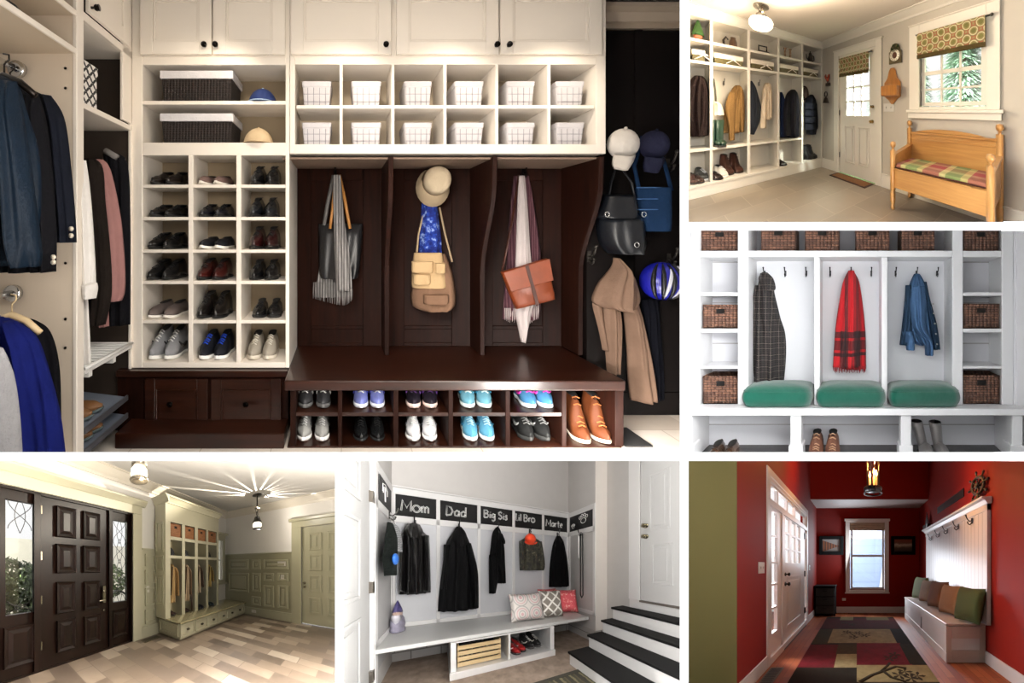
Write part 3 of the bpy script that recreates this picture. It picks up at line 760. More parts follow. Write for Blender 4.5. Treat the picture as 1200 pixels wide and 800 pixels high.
# patterned box
def ring_pattern():
    t = NT('ring_pattern_paper'); x, y, z = t.xyz(); a = t.math('ADD', x, y); P = .07
    def ring(ox, oz):
        u = t.math('SUBTRACT', t.math('FRACT', t.math('ADD', t.math('DIVIDE', a, P), ox)), .5); v = t.math('SUBTRACT', t.math('FRACT', t.math('ADD', t.math('DIVIDE', z, P), oz)), .5)
        d = t.math('SQRT', t.math('ADD', t.math('MULTIPLY', u, u), t.math('MULTIPLY', v, v)))
        return t.math('LESS_THAN', t.math('ABSOLUTE', t.math('SUBTRACT', d, .40)), .075)
    f = t.math('MAXIMUM', ring(0, 0), ring(.5, .5)); t.color(t.mix(f, lin('#e9e6e2'), lin('#141416'))); t.rough(.6); return t.m
t = thing('storage_box', 'white lidded box with black interlocking ring pattern', 'box', (-1.62, 2.58, zs2+.012))
m_ring = ring_pattern(); s = MB(); rbox(s, -1.86, 2.46, zs2+.012, -1.535, 2.7, zs2+.27, 0, 0, 4, .03); s.build('body', m_ring, t)
s = MB(); rbox(s, -1.865, 2.455, zs2+.24, -1.53, 2.705, zs2+.30, 0, 0, 4, .032); s.build('lid', m_ring, t, bevel=.006)
# black bag lying on the top shelf of the near bay
mb = MB(); rbox(mb, -1.8, 1.72, .998, -1.53, 2.1, 1.075, -.02, -.02, 4, .05); o = mb.build('folded_bag', plain('black_canvas', '#121113', .7), bevel=.02, seg=2); tag(o, 'black folded bag lying on the top closet shelf', 'bag')

def hang(name, label, cat, rows, y, mat, thick=.07, folds=4, amp=.018, group=None, **kw):
    """cloth hung flat to the viewer: rows (v, u left, u right) read off at depth y"""
    rr = [(Z(v, y), X(a, y), X(b, y)) for v, a, b in rows]; mb = MB(); mb.drape(rr, (0, y, 0), thick=thick, folds=folds, amp=amp, **kw)
    o = mb.build(name, mat, kw.get('parent')); return tag(o, label, cat, group)
def partdrape(parent, name, rows, y, mat, thick=.05, folds=3, amp=.012, **kw):
    rr = [(Z(v, y), X(a, y), X(b, y)) for v, a, b in rows]; mb = MB(); mb.drape(rr, (0, y, 0), thick=thick, folds=folds, amp=amp, **kw)
    return mb.build(name, mat, parent)
def hanger(x, y, z, parent, mat, w=.2):
    mb = MB(); mb.tube([(x-w, y, z-.1), (x-w*.5, y, z-.045), (x, y, z-.02), (x+w*.5, y, z-.045), (x+w, y, z-.1)], [.014, .016, .018, .016, .014], 8)
    mb.tube([(x, y, z-.02), (x, y, z+.03), (x+.02, y, z+.05), (x+.02, y, z+.07), (x-.005, y, z+.075)], .004, 6); return mb.build('hanger', mat, parent)
m_hang = plain('pale_wood_hanger', '#cbb48d', .5)
# near bay, upper rail
t = thing('satin_jacket', 'shiny dark blue jacket, nearest on the upper closet rail', 'jacket', (-1.75, 1.78, .1)); y = 1.78
partdrape(t, 'body', [(88, -40, 6), (100, -40, 22), (135, -40, 33), (180, -40, 46), (250, -40, 48), (310, -40, 36)], y, cloth('blue_satin', '#07131f', .3, .5, .5, 10), .12, 4, .03, seed=3)
partdrape(t, 'sleeve', [(96, -8, 20), (130, 2, 27), (200, 6, 38), (270, 8, 47), (296, 12, 50), (312, 20, 48)], y-.1, cloth('blue_satin', '#07131f'), .08, 2, .015, seed=4)
hanger(X(5, y), y, Z(84, y), t, m_bronze, .13)
t = thing('black_jacket', 'black jacket between the blue jacket and the navy blazer', 'jacket', (-1.75, 1.98, .1)); y = 2.0
partdrape(t, 'body', [(94, 0, 14), (104, 0, 36), (130, 0, 52), (200, 0, 62), (270, 0, 66), (318, 0, 66)], y, cloth('black_wool', '#0b0b0f', .3), .08, 3, .02, seed=5)
partdrape(t, 'sleeve', [(112, 26, 46), (180, 34, 56), (260, 46, 66), (318, 50, 66)], y-.06, cloth('black_wool', '#0b0b0f', .3), .06, 2, .01, seed=6)
s = MB()
for v in (301, 307): s.lathe([(.011, 0), (.011, -.006), (.002, -.008)], (X(64, y-.12), y-.125, Z(v, y-.12)), 'y', 10)
s.build('cuff_button', plain('horn_button', '#c9bfae', .3), t)
t = thing('blazer', 'navy wool blazer, farthest on the upper closet rail', 'blazer', (-1.7, 2.2, .1)); y = 2.2
partdrape(t, 'body', [(98, 10, 22), (108, 10, 44), (118, 10, 60), (150, 10, 74), (220, 10, 80), (284, 10, 84)], y, cloth('navy_wool', '#10131c', .3), .09, 3, .015, seed=7)
partdrape(t, 'sleeve', [(112, 46, 60), (140, 58, 76), (200, 64, 84), (260, 70, 89), (284, 72, 90)], y-.05, cloth('navy_wool', '#10131c', .3), .06, 2, .008, seed=8)
s = MB()
for v in (268, 276): s.lathe([(.012, 0), (.012, -.006), (.002, -.008)], (X(86, y-.1), y-.115, Z(v, y-.1)), 'y', 10)
s.build('cuff_button', plain('horn_button', '#c9bfae', .3), t); hanger(X(12, y), y, Z(92, y), t, m_bronze, .12)
# near bay, lower rail
t = thing('grey_sweater', 'grey knit sweater at the left edge of the lower rail', 'sweater', (-1.8, 1.62, -1)); y = 1.6
partdrape(t, 'body', [(402, -60, -8), (412, -60, 6), (440, -60, 16), (480, -60, 20), (560, -60, 26)], y, cloth('grey_knit', '#8f8f92', .25, fold=.6, bs=60), .1, 3, .02, seed=9)
partdrape(t, 'sleeve', [(408, -14, 4), (440, -2, 17), (490, 4, 24), (560, 6, 28)], y-.07, cloth('grey_knit', '#8f8f92'), .06, 2, .008, seed=10)
t = thing('blue_coat', 'royal blue coat hanging on the lower closet rail', 'coat', (-1.75, 1.95, -1)); y = 1.95
partdrape(t, 'body', [(370, -40, 12), (380, -40, 28), (410, -40, 48), (460, -40, 64), (560, -40, 74)], y, cloth('royal_blue_wool', '#0d1552', .25), .12, 4, .03, seed=11)
partdrape(t, 'sleeve', [(376, 4, 20), (395, 16, 44), (440, 22, 60), (490, 26, 72), (560, 30, 80)], y-.1, cloth('royal_blue_wool', '#0d1552', .25), .08, 2, .02, seed=12)
hanger(X(14, y), y, Z(364, y), t, m_hang, .13)
t = thing('black_coat', 'black coat behind the royal blue coat', 'coat', (-1.65, 2.22, -1)); y = 2.22
partdrape(t, 'body', [(371, 8, 26), (376, 8, 44), (390, 8, 60), (430, 8, 70), (500, 8, 72), (560, 8, 72)], y, cloth('black_wool', '#0b0b0f', .3), .08, 3, .02, seed=13)
# far bay clothes
t = thing('white_shirt', 'white shirt with turned-up cuff in the far closet bay', 'shirt', (-1.6, 2.5, -.2)); y = 2.5
partdrape(t, 'sleeve', [(188, 92, 101), (215, 92, 105), (260, 94, 109), (310, 95, 112), (332, 97, 113)], y-.04, cloth('white_cotton', '#d9d6d2', .1), .05, 2, .008, seed=14)
partdrape(t, 'cuff', [(331, 96, 114), (338, 96, 115), (349, 99, 113)], y-.05, cloth('white_cotton', '#d9d6d2', .1), .06, 2, .004, seed=15)
partdrape(t, 'body', [(186, 60, 98), (230, 60, 100), (300, 60, 101), (440, 60, 108)], y+.02, cloth('white_cotton', '#d9d6d2', .1), .03, 3, .01, seed=16)
t = thing('dark_shirt', 'dark brown shirt between the white and mauve shirts', 'shirt', (-1.6, 2.6, -.2)); y = 2.62
partdrape(t, 'body', [(186, 98, 112), (198, 98, 121), (240, 98, 124), (300, 98, 130), (345, 98, 131), (380, 100, 124)], y, cloth('dark_brown_cotton', '#17120f', .3), .06, 3, .012, seed=17)
t = thing('mauve_shirt', 'dusty mauve long-sleeved shirt in the far closet bay', 'shirt', (-1.6, 2.74, -.2)); y = 2.72
partdrape(t, 'sleeve', [(187, 110, 121), (200, 116, 130), (250, 122, 141), (300, 126, 146), (338, 128, 147), (352, 127, 143)], y, cloth('mauve_cotton', '#8d6764', .15), .06, 2, .012, seed=18)
partdrape(t, 'body', [(190, 108, 122), (290, 112, 132), (350, 118, 128), (382, 116, 128)], y+.05, cloth('mauve_cotton', '#8d6764', .15), .04, 3, .01, seed=19)
t = thing('black_shirt', 'black shirt farthest along the far closet rail', 'shirt', (-1.55, 2.86, -.2)); y = 2.86
partdrape(t, 'body', [(180, 120, 140), (195, 122, 150), (260, 124, 153), (380, 124, 153)], y, cloth('black_wool', '#0b0b0f', .3), .05, 3, .012, seed=20)
s = MB(); s.tube([(X(128, y), y-.05, Z(178, y)), (X(142, y), y-.05, Z(186, y))], .02, 8); s.build('collar', cloth('grey_collar', '#6f6c6a'), t)
# white wire shelf with its brackets
t = thing('wire_shelf', 'white wire shelf under the shirts in the far closet bay', 'shelf', (-1.7, 2.7, -.8)); za = R.at(97.5, 432, 'x', XL).z
s = MB()
for i in range(10): s.tube([(XB+.1, y2+.05+i*.055, za), (XL+.01, y2+.05+i*.055, za)], .008, 5)
for xx in (XB+.1, -1.8, XL+.01): s.tube([(xx, y2, za), (xx, y3-.02, za)], .011, 6)
s.box(XL-.005, y2, za-.03, XL+.012, y3-.02, za+.006)
s.build('wire_deck', plain('white_coated_wire', '#d6d6d4', .4, var=0), t)
for yy in (2.46, 2.72): s = MB(); s.box(XL-.05, yy, za-.06, XL+.014, yy+.035, za-.02); s.build('bracket', plain('white_coated_wire', '#d6d6d4', .4, var=0), t)
# slanted shoe shelves with sandals
for k, (v0, v1, wd) in enumerate(((489, 478, 'upper'), (520, 510, 'lower'))):
    za = R.at(98, (506, 531)[k], 'x', XL).z
    t = thing('slanted_shelf', 'blue-grey slanted shoe shelf, %s of two at the closet foot' % wd, 'shelf', (-1.7, 2.6, za)); s = MB()
    s.hexa([(-1.95, y2, za+.05), (XL, y2, za-.01), (XL, 2.92, za-.01), (-1.95, 2.92, za+.05), (-1.95, y2, za+.07), (XL, y2, za+.01), (XL, 2.92, za+.01), (-1.95, 2.92, za+.07)])
    s.build('board', plain('blue_grey_board', '#6d7684', .5), t, bevel=.004)
    s = MB(); s.box(XL, y2, za-.012, XL+.012, 2.92, za+.022); s.build('lip', plain('shelf_lip', '#4b4b50', .4), t)
    for j, sd in enumerate(('left', 'right')):
        make_shoe((-1.6, 2.52+.11*j, za+.025), 'slip', '#6b4a2c', '%s brown sandal on the %s slanted shelf' % (sd, wd), 'sandal', yaw=PI/2+.2, length=.24, width=.09, sole='#3c4a4c', name='sandal', group='sandals in the closet')

# ---- hanging in the first bay: grey scarf, black tote
yh = YB-.05
for i, (u, v) in enumerate(((393, 204), (507, 200), (613, 203))):
    coat_hook((X(u, YB-.012), YB-.012, Z(v, YB)), 'dark hook holding the %s' % ('grey scarf and black tote', 'sun hat and canvas satchel', 'maroon scarf and leather bag')[i], m_bronze, s=1.1, group='locker hooks')
t = thing('tote_bag', 'black leather tote bag with tan straps behind the grey scarf', 'bag', (X(400, yh), yh, Z(326, yh)))
partdrape(t, 'body', [(262, 373, 425), (275, 373, 425), (300, 373, 423), (318, 374, 421), (326, 376, 419)], yh-.01, plain('tote_leather', '#1b1b1d', .35, var=.3, vs=14, bump=.3, bs=30), .07, 2, .012, seed=21, flat=5)
s = MB(); s.tube([(X(393, yh), yh-.05, Z(206, yh)), (X(390, yh), yh-.08, Z(245, yh)), (X(387, yh), yh-.085, Z(268, yh))], .012, 6); s.tube([(X(398, yh), yh-.05, Z(206, yh)), (X(404, yh), yh-.08, Z(235, yh)), (X(410, yh), yh-.085, Z(268, yh))], .014, 6); s.build('strap', plain('tan_leather', '#a8733a', .5), t)
s = MB(); s.tube([(X(391, yh), yh-.03, Z(206, yh)), (X(384, yh), yh-.05, Z(240, yh)), (X(380, yh), yh-.05, Z(264, yh))], .016, 6); s.build('rear_strap', plain('grey_strap', '#5a5856', .7), t)
def striped(name, base, stripe, axis=0, P=.03, w=.35, c3=None):
    t = NT(name); p = t.xyz()[axis]; f = t.math('LESS_THAN', t.math('FRACT', t.math('DIVIDE', p, P)), w)
    col = t.mix(f, lin(base), lin(stripe)); t.color(t.mix(t.math('MULTIPLY', t.noise(30, 3), .5), col, tuple(x*.5 for x in lin(base)))); t.rough(.95); t.bump(t.noise(60, 3), .4, .01); return t.m
m_gs = striped('grey_striped_scarf', '#6f6c6b', '#b9b6b4', 0, .022, .3)
def fringe(parent, rows, y, mat, seed=1, r=.0035):
    rnd = random.Random(seed); mb = MB()
    for (u, v0, v1) in rows:
        x, za, zb_ = X(u, y), Z(v0, y), Z(v1, y); dx = rnd.uniform(-.008, .008)
        mb.tube([(x, y-.03, za), (x+dx*.5, y-.034, (za+zb_)/2), (x+dx, y-.03, zb_)], [r, r, r*.6], 4)
    return mb.build('fringe', mat, parent)
t = thing('scarf', 'grey striped wool scarf with fringed ends on the first hook', 'scarf', (X(398, yh), yh-.1, Z(355, yh)))
partdrape(t, 'front_end', [(205, 391, 399), (225, 390, 401), (260, 391, 404), (300, 392, 410), (340, 394, 413)], yh-.1, m_gs, .05, 2, .012, seed=22)
partdrape(t, 'rear_end', [(300, 376, 396), (325, 372, 396), (348, 368, 397)], yh+.02, m_gs, .03, 3, .012, seed=23)
fringe(t, [(395+i*1.35, 338, 352-((i-5)**2)*.1+5) for i in range(14)], yh-.1, m_gs, 2); fringe(t, [(368+i*1.5, 330, 349+i*.4) for i in range(19)], yh+.01, m_gs, 3)
# ---- second bay: sun hat, blue towel, satchel
t = thing('sun_hat', 'beige bucket sun hat hanging above the canvas satchel', 'hat', (X(507, yh), yh-.1, Z(240, yh))); hx, hz = X(505, yh), Z(218, yh)
mb = MB(); rings = []
for (r, d, oz) in ((.15, -.03, -.02), (.155, -.045, -.02), (.11, -.06, 0), (.105, -.075, .02)):
    rings.append([(hx+.015*0+r*.88*math.cos(2*PI*k/24), yh-.02+d, hz+oz+r*math.sin(2*PI*k/24)) for k in range(24)])
mb.loft(rings); mb.build('brim', cloth('beige_hat', '#a8957a', .15), t)
mb = MB(); rings = []
for (r, d, ox, oz) in ((.115, -.06, .015, .025), (.11, -.13, .025, .035), (.095, -.165, .03, .04), (.05, -.18, .032, .042), (.005, -.182, .032, .042)):
    rings.append([(hx+ox+r*.95*math.cos(2*PI*k/24), yh-.02+d, hz+oz+r*math.sin(2*PI*k/24)) for k in range(24)])
mb.loft(rings); mb.build('crown', cloth('beige_hat_crown', '#c9b79b', .12), t)
tw = NT('blue_floral_towel'); f = tw.noise(22, 3, .6); tw.color(tw.ramp(f, [(.42, lin('#0a1c6b')), (.56, lin('#1c3f9e')), (.66, lin('#8fa6d8'))])); tw.rough(.95)
hang('towel', 'dark blue patterned towel under the sun hat', 'towel', [(238, 494, 512), (255, 493, 514), (280, 491, 517), (302, 490, 518)], yh-.03, tw.m, .05, 2, .012, seed=24)
t = thing('satchel', 'light canvas satchel with buckled pockets on a strap', 'bag', (X(510, yh), yh-.1, Z(362, yh)))
m_cv = cloth('canvas_tan', '#b89c76', .12); m_cv2 = cloth('canvas_brown', '#7b5f4c', .15)
partdrape(t, 'body', [(297, 486, 522), (320, 484, 530), (345, 481, 534), (358, 483, 533), (363, 492, 526)], yh-.04, m_cv2, .1, 2, .01, seed=25, flat=5)
partdrape(t, 'flap', [(296, 485, 518), (310, 483, 521), (325, 482, 523), (335, 482, 524), (337, 484, 522)], yh-.1, m_cv, .06, 1, .004, seed=26, flat=6)
for a, b, v0, v1 in ((482, 508, 306, 319), (509, 522, 308, 320), (484, 505, 321, 333), (496, 526, 345, 356)):
    q = partdrape(t, 'pocket', [(v0, a, b), (v0+2, a, b), (v1-2, a, b), (v1, a+1, b-1)], yh-.155, m_cv if v0 < 340 else m_cv2, .03, 1, .002, seed=v0, flat=8)
s = MB(); s.tube([(X(497, yh), yh-.03, Z(243, yh)), (X(489, yh), yh-.05, Z(275, yh)), (X(486, yh), yh-.08, Z(300, yh))], .008, 6); s.tube([(X(514, yh), yh-.03, Z(243, yh)), (X(520, yh), yh-.05, Z(275, yh)), (X(527, yh), yh-.08, Z(306, yh))], .008, 6); s.build('strap', cloth('canvas_strap', '#b59f80'), t)
# ---- third bay: maroon and white scarf, brown leather bag
t = thing('scarf', 'maroon and white long scarf behind the brown leather bag', 'scarf', (X(610, yh), yh, Z(400, yh)))
m_mar = striped('maroon_stripe', '#4a2430', '#7d5a60', 0, .02, .3); m_wh = cloth('white_scarf', '#cfc4c2', .12)
partdrape(t, 'maroon_end', [(206, 602, 620), (240, 598, 626), (300, 594, 634), (350, 590, 634), (374, 588, 632)], yh, m_mar, .05, 3, .014, seed=27)
partdrape(t, 'white_end', [(206, 608, 615), (240, 606, 618), (300, 604, 622), (345, 602, 628), (368, 604, 622), (385, 607, 619), (400, 610, 613)], yh-.06, m_wh, .05, 2, .012, seed=28)
fringe(t, [(590+i*1.6, 360, 374+(i % 4)) for i in range(9)]+[(619+i*1.5, 355, 378-i) for i in range(8)], yh-.01, m_wh, 5)
t = thing('leather_bag', 'brown leather messenger bag hanging tilted in the third bay', 'bag', (X(617, yh), yh-.1, Z(360, yh))); yq = yh-.11
pc = [R.at(u, v, 'y', yq) for u, v in ((585, 318), (638, 302), (647, 350), (602, 361))]
mb = MB(); cen = sum(pc, Vector())/4; rings = []
for d, k in ((0, .97), (-.03, 1.0), (-.06, .98), (-.075, .9)):
    ring = []
    for i in range(4):
        a, b = pc[i], pc[(i+1) % 4]
        for j in range(6): ring.append(cen+(a.lerp(b, j/6)-cen)*k+Vector((0, d+.006*math.sin(i*7+j*2), 0)))
    rings.append(ring)
m_bl = plain('brown_leather', '#7d3a1d', .4, var=.35, vs=9, bump=.35, bs=22)
mb.loft(rings); mb.build('body', m_bl, t, bevel=0)
fl = [pc[0], pc[1], pc[1].lerp(pc[2], .52), pc[0].lerp(pc[3], .52)]; mb = MB(); off = Vector((0, -.078, 0)); of2 = Vector((0, -.088, 0))
mb.hexa([fl[3]+off, fl[2]+off, fl[1]+off, fl[0]+off, fl[3]+of2, fl[2]+of2, fl[1]+of2, fl[0]+of2]); mb.build('flap', m_bl, t, bevel=.004)
mb = MB(); a, b = pc[0].lerp(pc[1], .5)+of2, pc[3].lerp(pc[2], .5)+off; d = (pc[1]-pc[0]).normalized()*.012
mb.hexa([a-d, a+d, b+d, b-d, a-d+Vector((0, -.008, 0)), a+d+Vector((0, -.008, 0)), b+d+Vector((0, -.008, 0)), b-d+Vector((0, -.008, 0))]); mb.build('strap_tab', plain('dark_brown_leather', '#3f1c10', .4), t)
mb = MB(); mb.tube([(X(605, yh), yh-.05, Z(206, yh)), (X(595, yh), yh-.09, Z(260, yh)), pc[0]+Vector((.01, -.03, -.01))], .009, 6); mb.build('shoulder_strap', plain('dark_brown_leather', '#3f1c10', .4), t)

# ---- right wall: caps, bags, helmet, coat
yw = YR-.06
def hung_cap(u, v, r, vis, m1, m2, label, y=yw):
    c = (X(u, y), y-.04, Z(v, y)); t = thing('baseball_cap', label, 'cap', c); mb = MB(); mb.ball(c, (r, r*.75, r*1.02), 18, 12); mb.build('crown', m1, t)
    mb = MB(); vx, vz0, vz1, w = vis; rings = []
    for k in range(9):
        a = k/8; zz = lerp(Z(vz0, y), Z(vz1, y), a); ww = w*(1-.35*a**3); rings.append([(X(vx, y)+ww*(2*j/8-1), y-.1-.05*math.sin(PI*j/8)+.04*a, zz-.02*math.sin(PI*j/8)) for j in range(9)]+[(X(vx, y)+ww*(1-2*j/8), y-.085-.05*math.sin(PI*j/8)+.04*a, zz-.02*math.sin(PI*j/8)) for j in range(9)])
    mb.loft(rings); mb.build('visor', m2, t)
    mb = MB(); mb.ball((c[0]-.01, c[1]-r*.4, c[2]+r*.95), .012, 8, 5); mb.build('button', m2, t)
    return t
hung_cap(726, 170, .108, (722, 184, 199, .075), cloth('white_cap', '#d5cfc8', .1), cloth('white_cap_visor', '#c9c2b9', .1), 'white baseball cap hanging at the end of the cream cabinets', 3.1)
hung_cap(762, 171, .105, (757, 186, 202, .075), cloth('navy_cap', '#23253a', .2), cloth('navy_cap_visor', '#1d1f31', .2), 'navy baseball cap hanging above the denim bag')
t = thing('handbag', 'black leather handbag with metal rings on the dark wall', 'bag', (X(722, yw), yw, Z(290, yw)))
m_bk = plain('handbag_leather', '#101319', .3, var=.3, vs=12, bump=.2, bs=40)
partdrape(t, 'body', [(250, 699, 748), (265, 698, 752), (285, 702, 754), (297, 712, 750)], yw, m_bk, .14, 2, .01, seed=31, flat=4)
partdrape(t, 'flap', [(228, 706, 740), (235, 703, 742), (252, 698, 746), (256, 700, 744)], yw-.06, m_bk, .08, 1, .006, seed=32, flat=5)
mb = MB()
for u, v in ((696, 252), (737, 252), (729, 286)): mb.tube([(X(u, yw)+.016*math.cos(a), yw-.16, Z(v, yw)+.018*math.sin(a)) for a in [2*PI*k/12 for k in range(13)]], .004, 5)
mb.build('ring', m_chrome, t)
mb = MB(); mb.tube([(X(706, yw), yw-.05, Z(250, yw)), (X(712, yw), yw-.04, Z(215, yw)), (X(722, yw), yw-.02, Z(190, yw)), (X(736, yw), yw-.04, Z(215, yw)), (X(742, yw), yw-.05, Z(250, yw))], .01, 6); mb.build('strap', m_bk, t)
t = thing('denim_bag', 'blue denim shoulder bag with seams beside the black handbag', 'bag', (X(764, yw), yw, Z(272, yw)))
m_dn = cloth('denim', '#172d4b', .25, fold=.3, bs=50); m_dn2 = cloth('denim_faded', '#4c6f9d', .2)
partdrape(t, 'body', [(220, 743, 784), (225, 743, 784), (260, 745, 784), (271, 748, 783)], yw-.01, m_dn, .08, 1, .004, seed=33, flat=6)
mb = MB()
for v in (221, 234, 246): mb.tube([(X(746, yw-.075), yw-.075, Z(v, yw)), (X(764, yw-.09), yw-.09, Z(v, yw)), (X(781, yw-.075), yw-.075, Z(v, yw))], .004, 5)
mb.build('seam', m_dn2, t); mb = MB(); mb.tube([(X(745, yw), yw-.04, Z(224, yw)), (X(740, yw), yw-.03, Z(195, yw)), (X(752, yw), yw-.01, Z(160, yw))], .016, 6, flat=.4); mb.tube([(X(782, yw), yw-.04, Z(224, yw)), (X(776, yw), yw-.03, Z(195, yw)), (X(764, yw), yw-.01, Z(160, yw))], .016, 6, flat=.4); mb.build('strap', m_dn, t)
t = thing('bike_helmet', 'blue white and black cycle helmet hanging on the dark wall', 'helmet', (X(767, yw), yw, Z(350, yw))); c = Vector((X(768, yw), yw-.06, Z(328, yw)))
mb = MB(); mb.ball(c, (.145, .12, .14), 20, 14); mb.build('shell', plain('helmet_blue', '#1b1f9a', .25, var=.2, vs=4, spec=.7), t)
mb = MB()
for k in range(5):
    a0 = -.9+.45*k; mb.tube([c+Vector((.15*math.sin(a0)*math.cos(q)*1.0, -.125*math.cos(a0)*math.cos(q), .145*math.sin(q))) for q in [-1.1+.22*j for j in range(11)]], [.004+.012*math.sin(PI*j/10) for j in range(11)], 6)
mb.build('vent', plain('helmet_black', '#08080c', .4), t); mb = MB()
for k, a0 in enumerate((-.2, .5, .85)): mb.tube([c+Vector((.152*math.sin(a0+.25*q)*math.cos(q), -.128*math.cos(a0)*math.cos(q), .147*math.sin(q))) for q in [-.9+.2*j for j in range(10)]], [.003+.010*math.sin(PI*j/9) for j in range(10)], 6)
mb.build('stripe', plain('helmet_white', '#dfe1ec', .3), t)
t = thing('trench_coat', 'tan trench coat hanging from its collar on the dark wall', 'coat', (X(735, yw), yw, Z(468, yw))); m_tr = cloth('trench_tan', '#776051', .15)
partdrape(t, 'hood', [(302, 719, 722), (312, 716, 730), (322, 708, 740), (332, 700, 745), (350, 693, 749), (358, 700, 744), (362, 715, 738)], yw-.04, m_tr, .13, 3, .02, seed=34)
partdrape(t, 'front_panel', [(345, 706, 724), (380, 707, 728), (410, 709, 727), (436, 711, 725)], yw-.02, m_tr, .06, 2, .015, seed=35)
partdrape(t, 'back_panel', [(345, 728, 745), (375, 731, 752), (410, 734, 760), (440, 735, 766), (468, 738, 770)], yw, m_tr, .08, 2, .015, seed=36)
partdrape(t, 'sleeve', [(355, 694, 703), (362, 695, 706), (385, 701, 708), (410, 706, 711)], yw-.02, m_tr, .03, 1, .006, seed=37)
hang('dark_robe', 'navy garment hanging straight below the cycle helmet', 'clothes', [(350, 752, 772), (380, 751, 774), (440, 752, 778), (468, 752, 778)], yw+.03, cloth('navy_cloth_dark', '#07080f', .3), .04, 3, .01, seed=38)
for i, (u, v, w_) in enumerate(((690, 300, 'below the black handbag'), (782, 192, 'beside the navy cap'), (783, 303, 'beside the cycle helmet'))):
    coat_hook((X(u, YR), YR-.002, Z(v, YR)), 'dark metal hook on the dark wall '+w_, plain('pewter', '#3a3632', .4, metal=.7), s=1.3)
# mat on the tiles
mb = MB(); mb.box(1.84, 2.76, ZF, 2.02, 3.02, ZF+.012); o = mb.build('floor_mat', plain('black_mat', '#0a0a0b', .8), bevel=.004); tag(o, 'black rubber mat on the tiles beside the bench', 'mat')

# lights of room A
# =================================================================== ROOM B: tiled mudroom with white lockers, glazed door and pine bench
R = Room('B', RB.rect, 1003, 128.5, 234, math.atan2(1, 226/234)); RB = R
XW, YF, ZF, ZC = 2.635, 3.556, -1.25, 1.43; YB = YF+.42
m_wh = plain('warm_white_paint', '#e9e2d6', .4, var=.02); m_whb = plain('locker_backing', '#e4dccd', .5, var=.03)
m_wall = plain('greige_wall', '#bdb5a9', .7, var=.03)
def px(u): return R.at(u, 128.4, 'y', YF).x
def pz(v, u=836, y=YF): return R.at(u, v, 'y', y).z
def py(u): return R.at(u, 128.4, 'x', XW).y
def pzx(u, v): return R.at(u, v, 'x', XW).z
def rowsY(rows, y): return [(R.at((a+b)/2, v, 'y', y).z, R.at(a, v, 'y', y).x, R.at(b, v, 'y', y).x) for v, a, b in rows]
def ydrape(parent, name, rows, y, mat, thick=.06, folds=3, amp=.015, **kw):
    mb = MB(); mb.drape(rowsY(rows, y), (0, y, 0), thick=thick, folds=folds, amp=amp, **kw); return mb.build(name, mat, parent)
s = MB(); s.box(-1.5, -1, ZF-.05, XW, YF+.5, ZF)
struct('floor', s, tiles('travertine_tile', ['#857767', '#998b79', '#aa9c89'], .62, .46, '#a99c8b', .004, .35, 'xy', .5, .15, .7, 2.2))
s = MB(); s.box(-1.5, -1, ZC, XW+.2, YF+.5, ZC+.05); struct('ceiling', s, plain('ceiling_paint', '#d9cec2', .8, var=.02))
yA, yB_, zdt = 3.012, 2.08, 1.06; wy0, wy1, wz0, wz1 = .50, 1.30, .04, 1.06
s = MB(); s.box(XW, yA+.03, ZF, XW+.14, YF+.5, ZC).box(XW, wy1, ZF, XW+.14, yB_-.03, ZC).box(XW, -1, ZF, XW+.14, wy0, ZC).box(XW, yB_-.03, zdt+.02, XW+.14, yA+.03, ZC).box(XW, wy0, ZF, XW+.14, wy1, wz0).box(XW, wy0, wz1, XW+.14, wy1, ZC); struct('wall_right', s, m_wall)
s = MB(); s.box(-1.5, YB, ZF, XW, YB+.08, ZC); struct('wall_left', s, m_whb)
def crown(p0, p1, inw, z, hgt=.1, out=.12):
    """stepped crown moulding from p0 to p1, projecting along inw"""
    p0, p1, n = Vector(p0), Vector(p1), Vector(inw); pr = [(0, 0), (0, -hgt), (.02, -hgt), (.03, -hgt*.75), (out*.5, -hgt*.45), (out*.8, -hgt*.15), (out, -hgt*.12), (out, 0)]
    mb = MB(); mb.loft([[p+n*a+Vector((0, 0, z+b)) for a, b in pr] for p in (p0, p1)], True, True, False); return mb
struct('trim_1', crown((-1.5, YF, 0), (XW, YF, 0), (0, -1, 0), ZC, .11, .13), m_wh); struct('trim_2', crown((XW, YF, 0), (XW, -1, 0), (-1, 0, 0), ZC, .11, .13), m_wh)
s = MB(); s.box(XW-.02, yA+.13, ZF, XW, YF, ZF+.2); struct('baseboard_right', s, m_wh, bevel=.004); s = MB(); s.box(XW-.02, -1, ZF, XW, yB_-.13, ZF+.2).box(XW-.025, -1, ZF+.2, XW, yB_-.13, ZF+.225); struct('baseboard_right_near', s, m_wh, bevel=.004)
# ---- lockers
st = [(.37, .392), (px(832), px(835.4)), (px(876), px(879.3)), (px(911.4), px(913.5)), (px(939.5), px(941.4)), (px(962.5), XW-.002)]
st[0] = (st[0][0]-.03, st[0][1]); zb, zt = -1.06, 1.31; zs1, zs2, zs3 = (.96, 1.0), (.655, .695), (-.595, -.56)
t = thing('mudroom_lockers', 'white built-in lockers with five open bays and top shelves', 'lockers', (1.5, YF+.2, ZF))
s = MB(); s.box(-1.2, YF, ZF, XW-.001, YB-.002, zb); s.build('plinth', m_wh, t, bevel=.006); s = MB(); s.box(-1.2, YF-.012, zb-.035, XW-.001, YF+.01, zb); s.build('plinth_moulding', m_wh, t, bevel=.004)
s = MB(); s.box(-1.2, YF, zt, XW-.001, YB-.002, ZC-.002); s.build('top_frieze', m_wh, t)
for a, b in st: s = MB(); s.box(a, YF, zb, b, YB-.002, zt); s.build('upright', m_wh, t, bevel=.003)
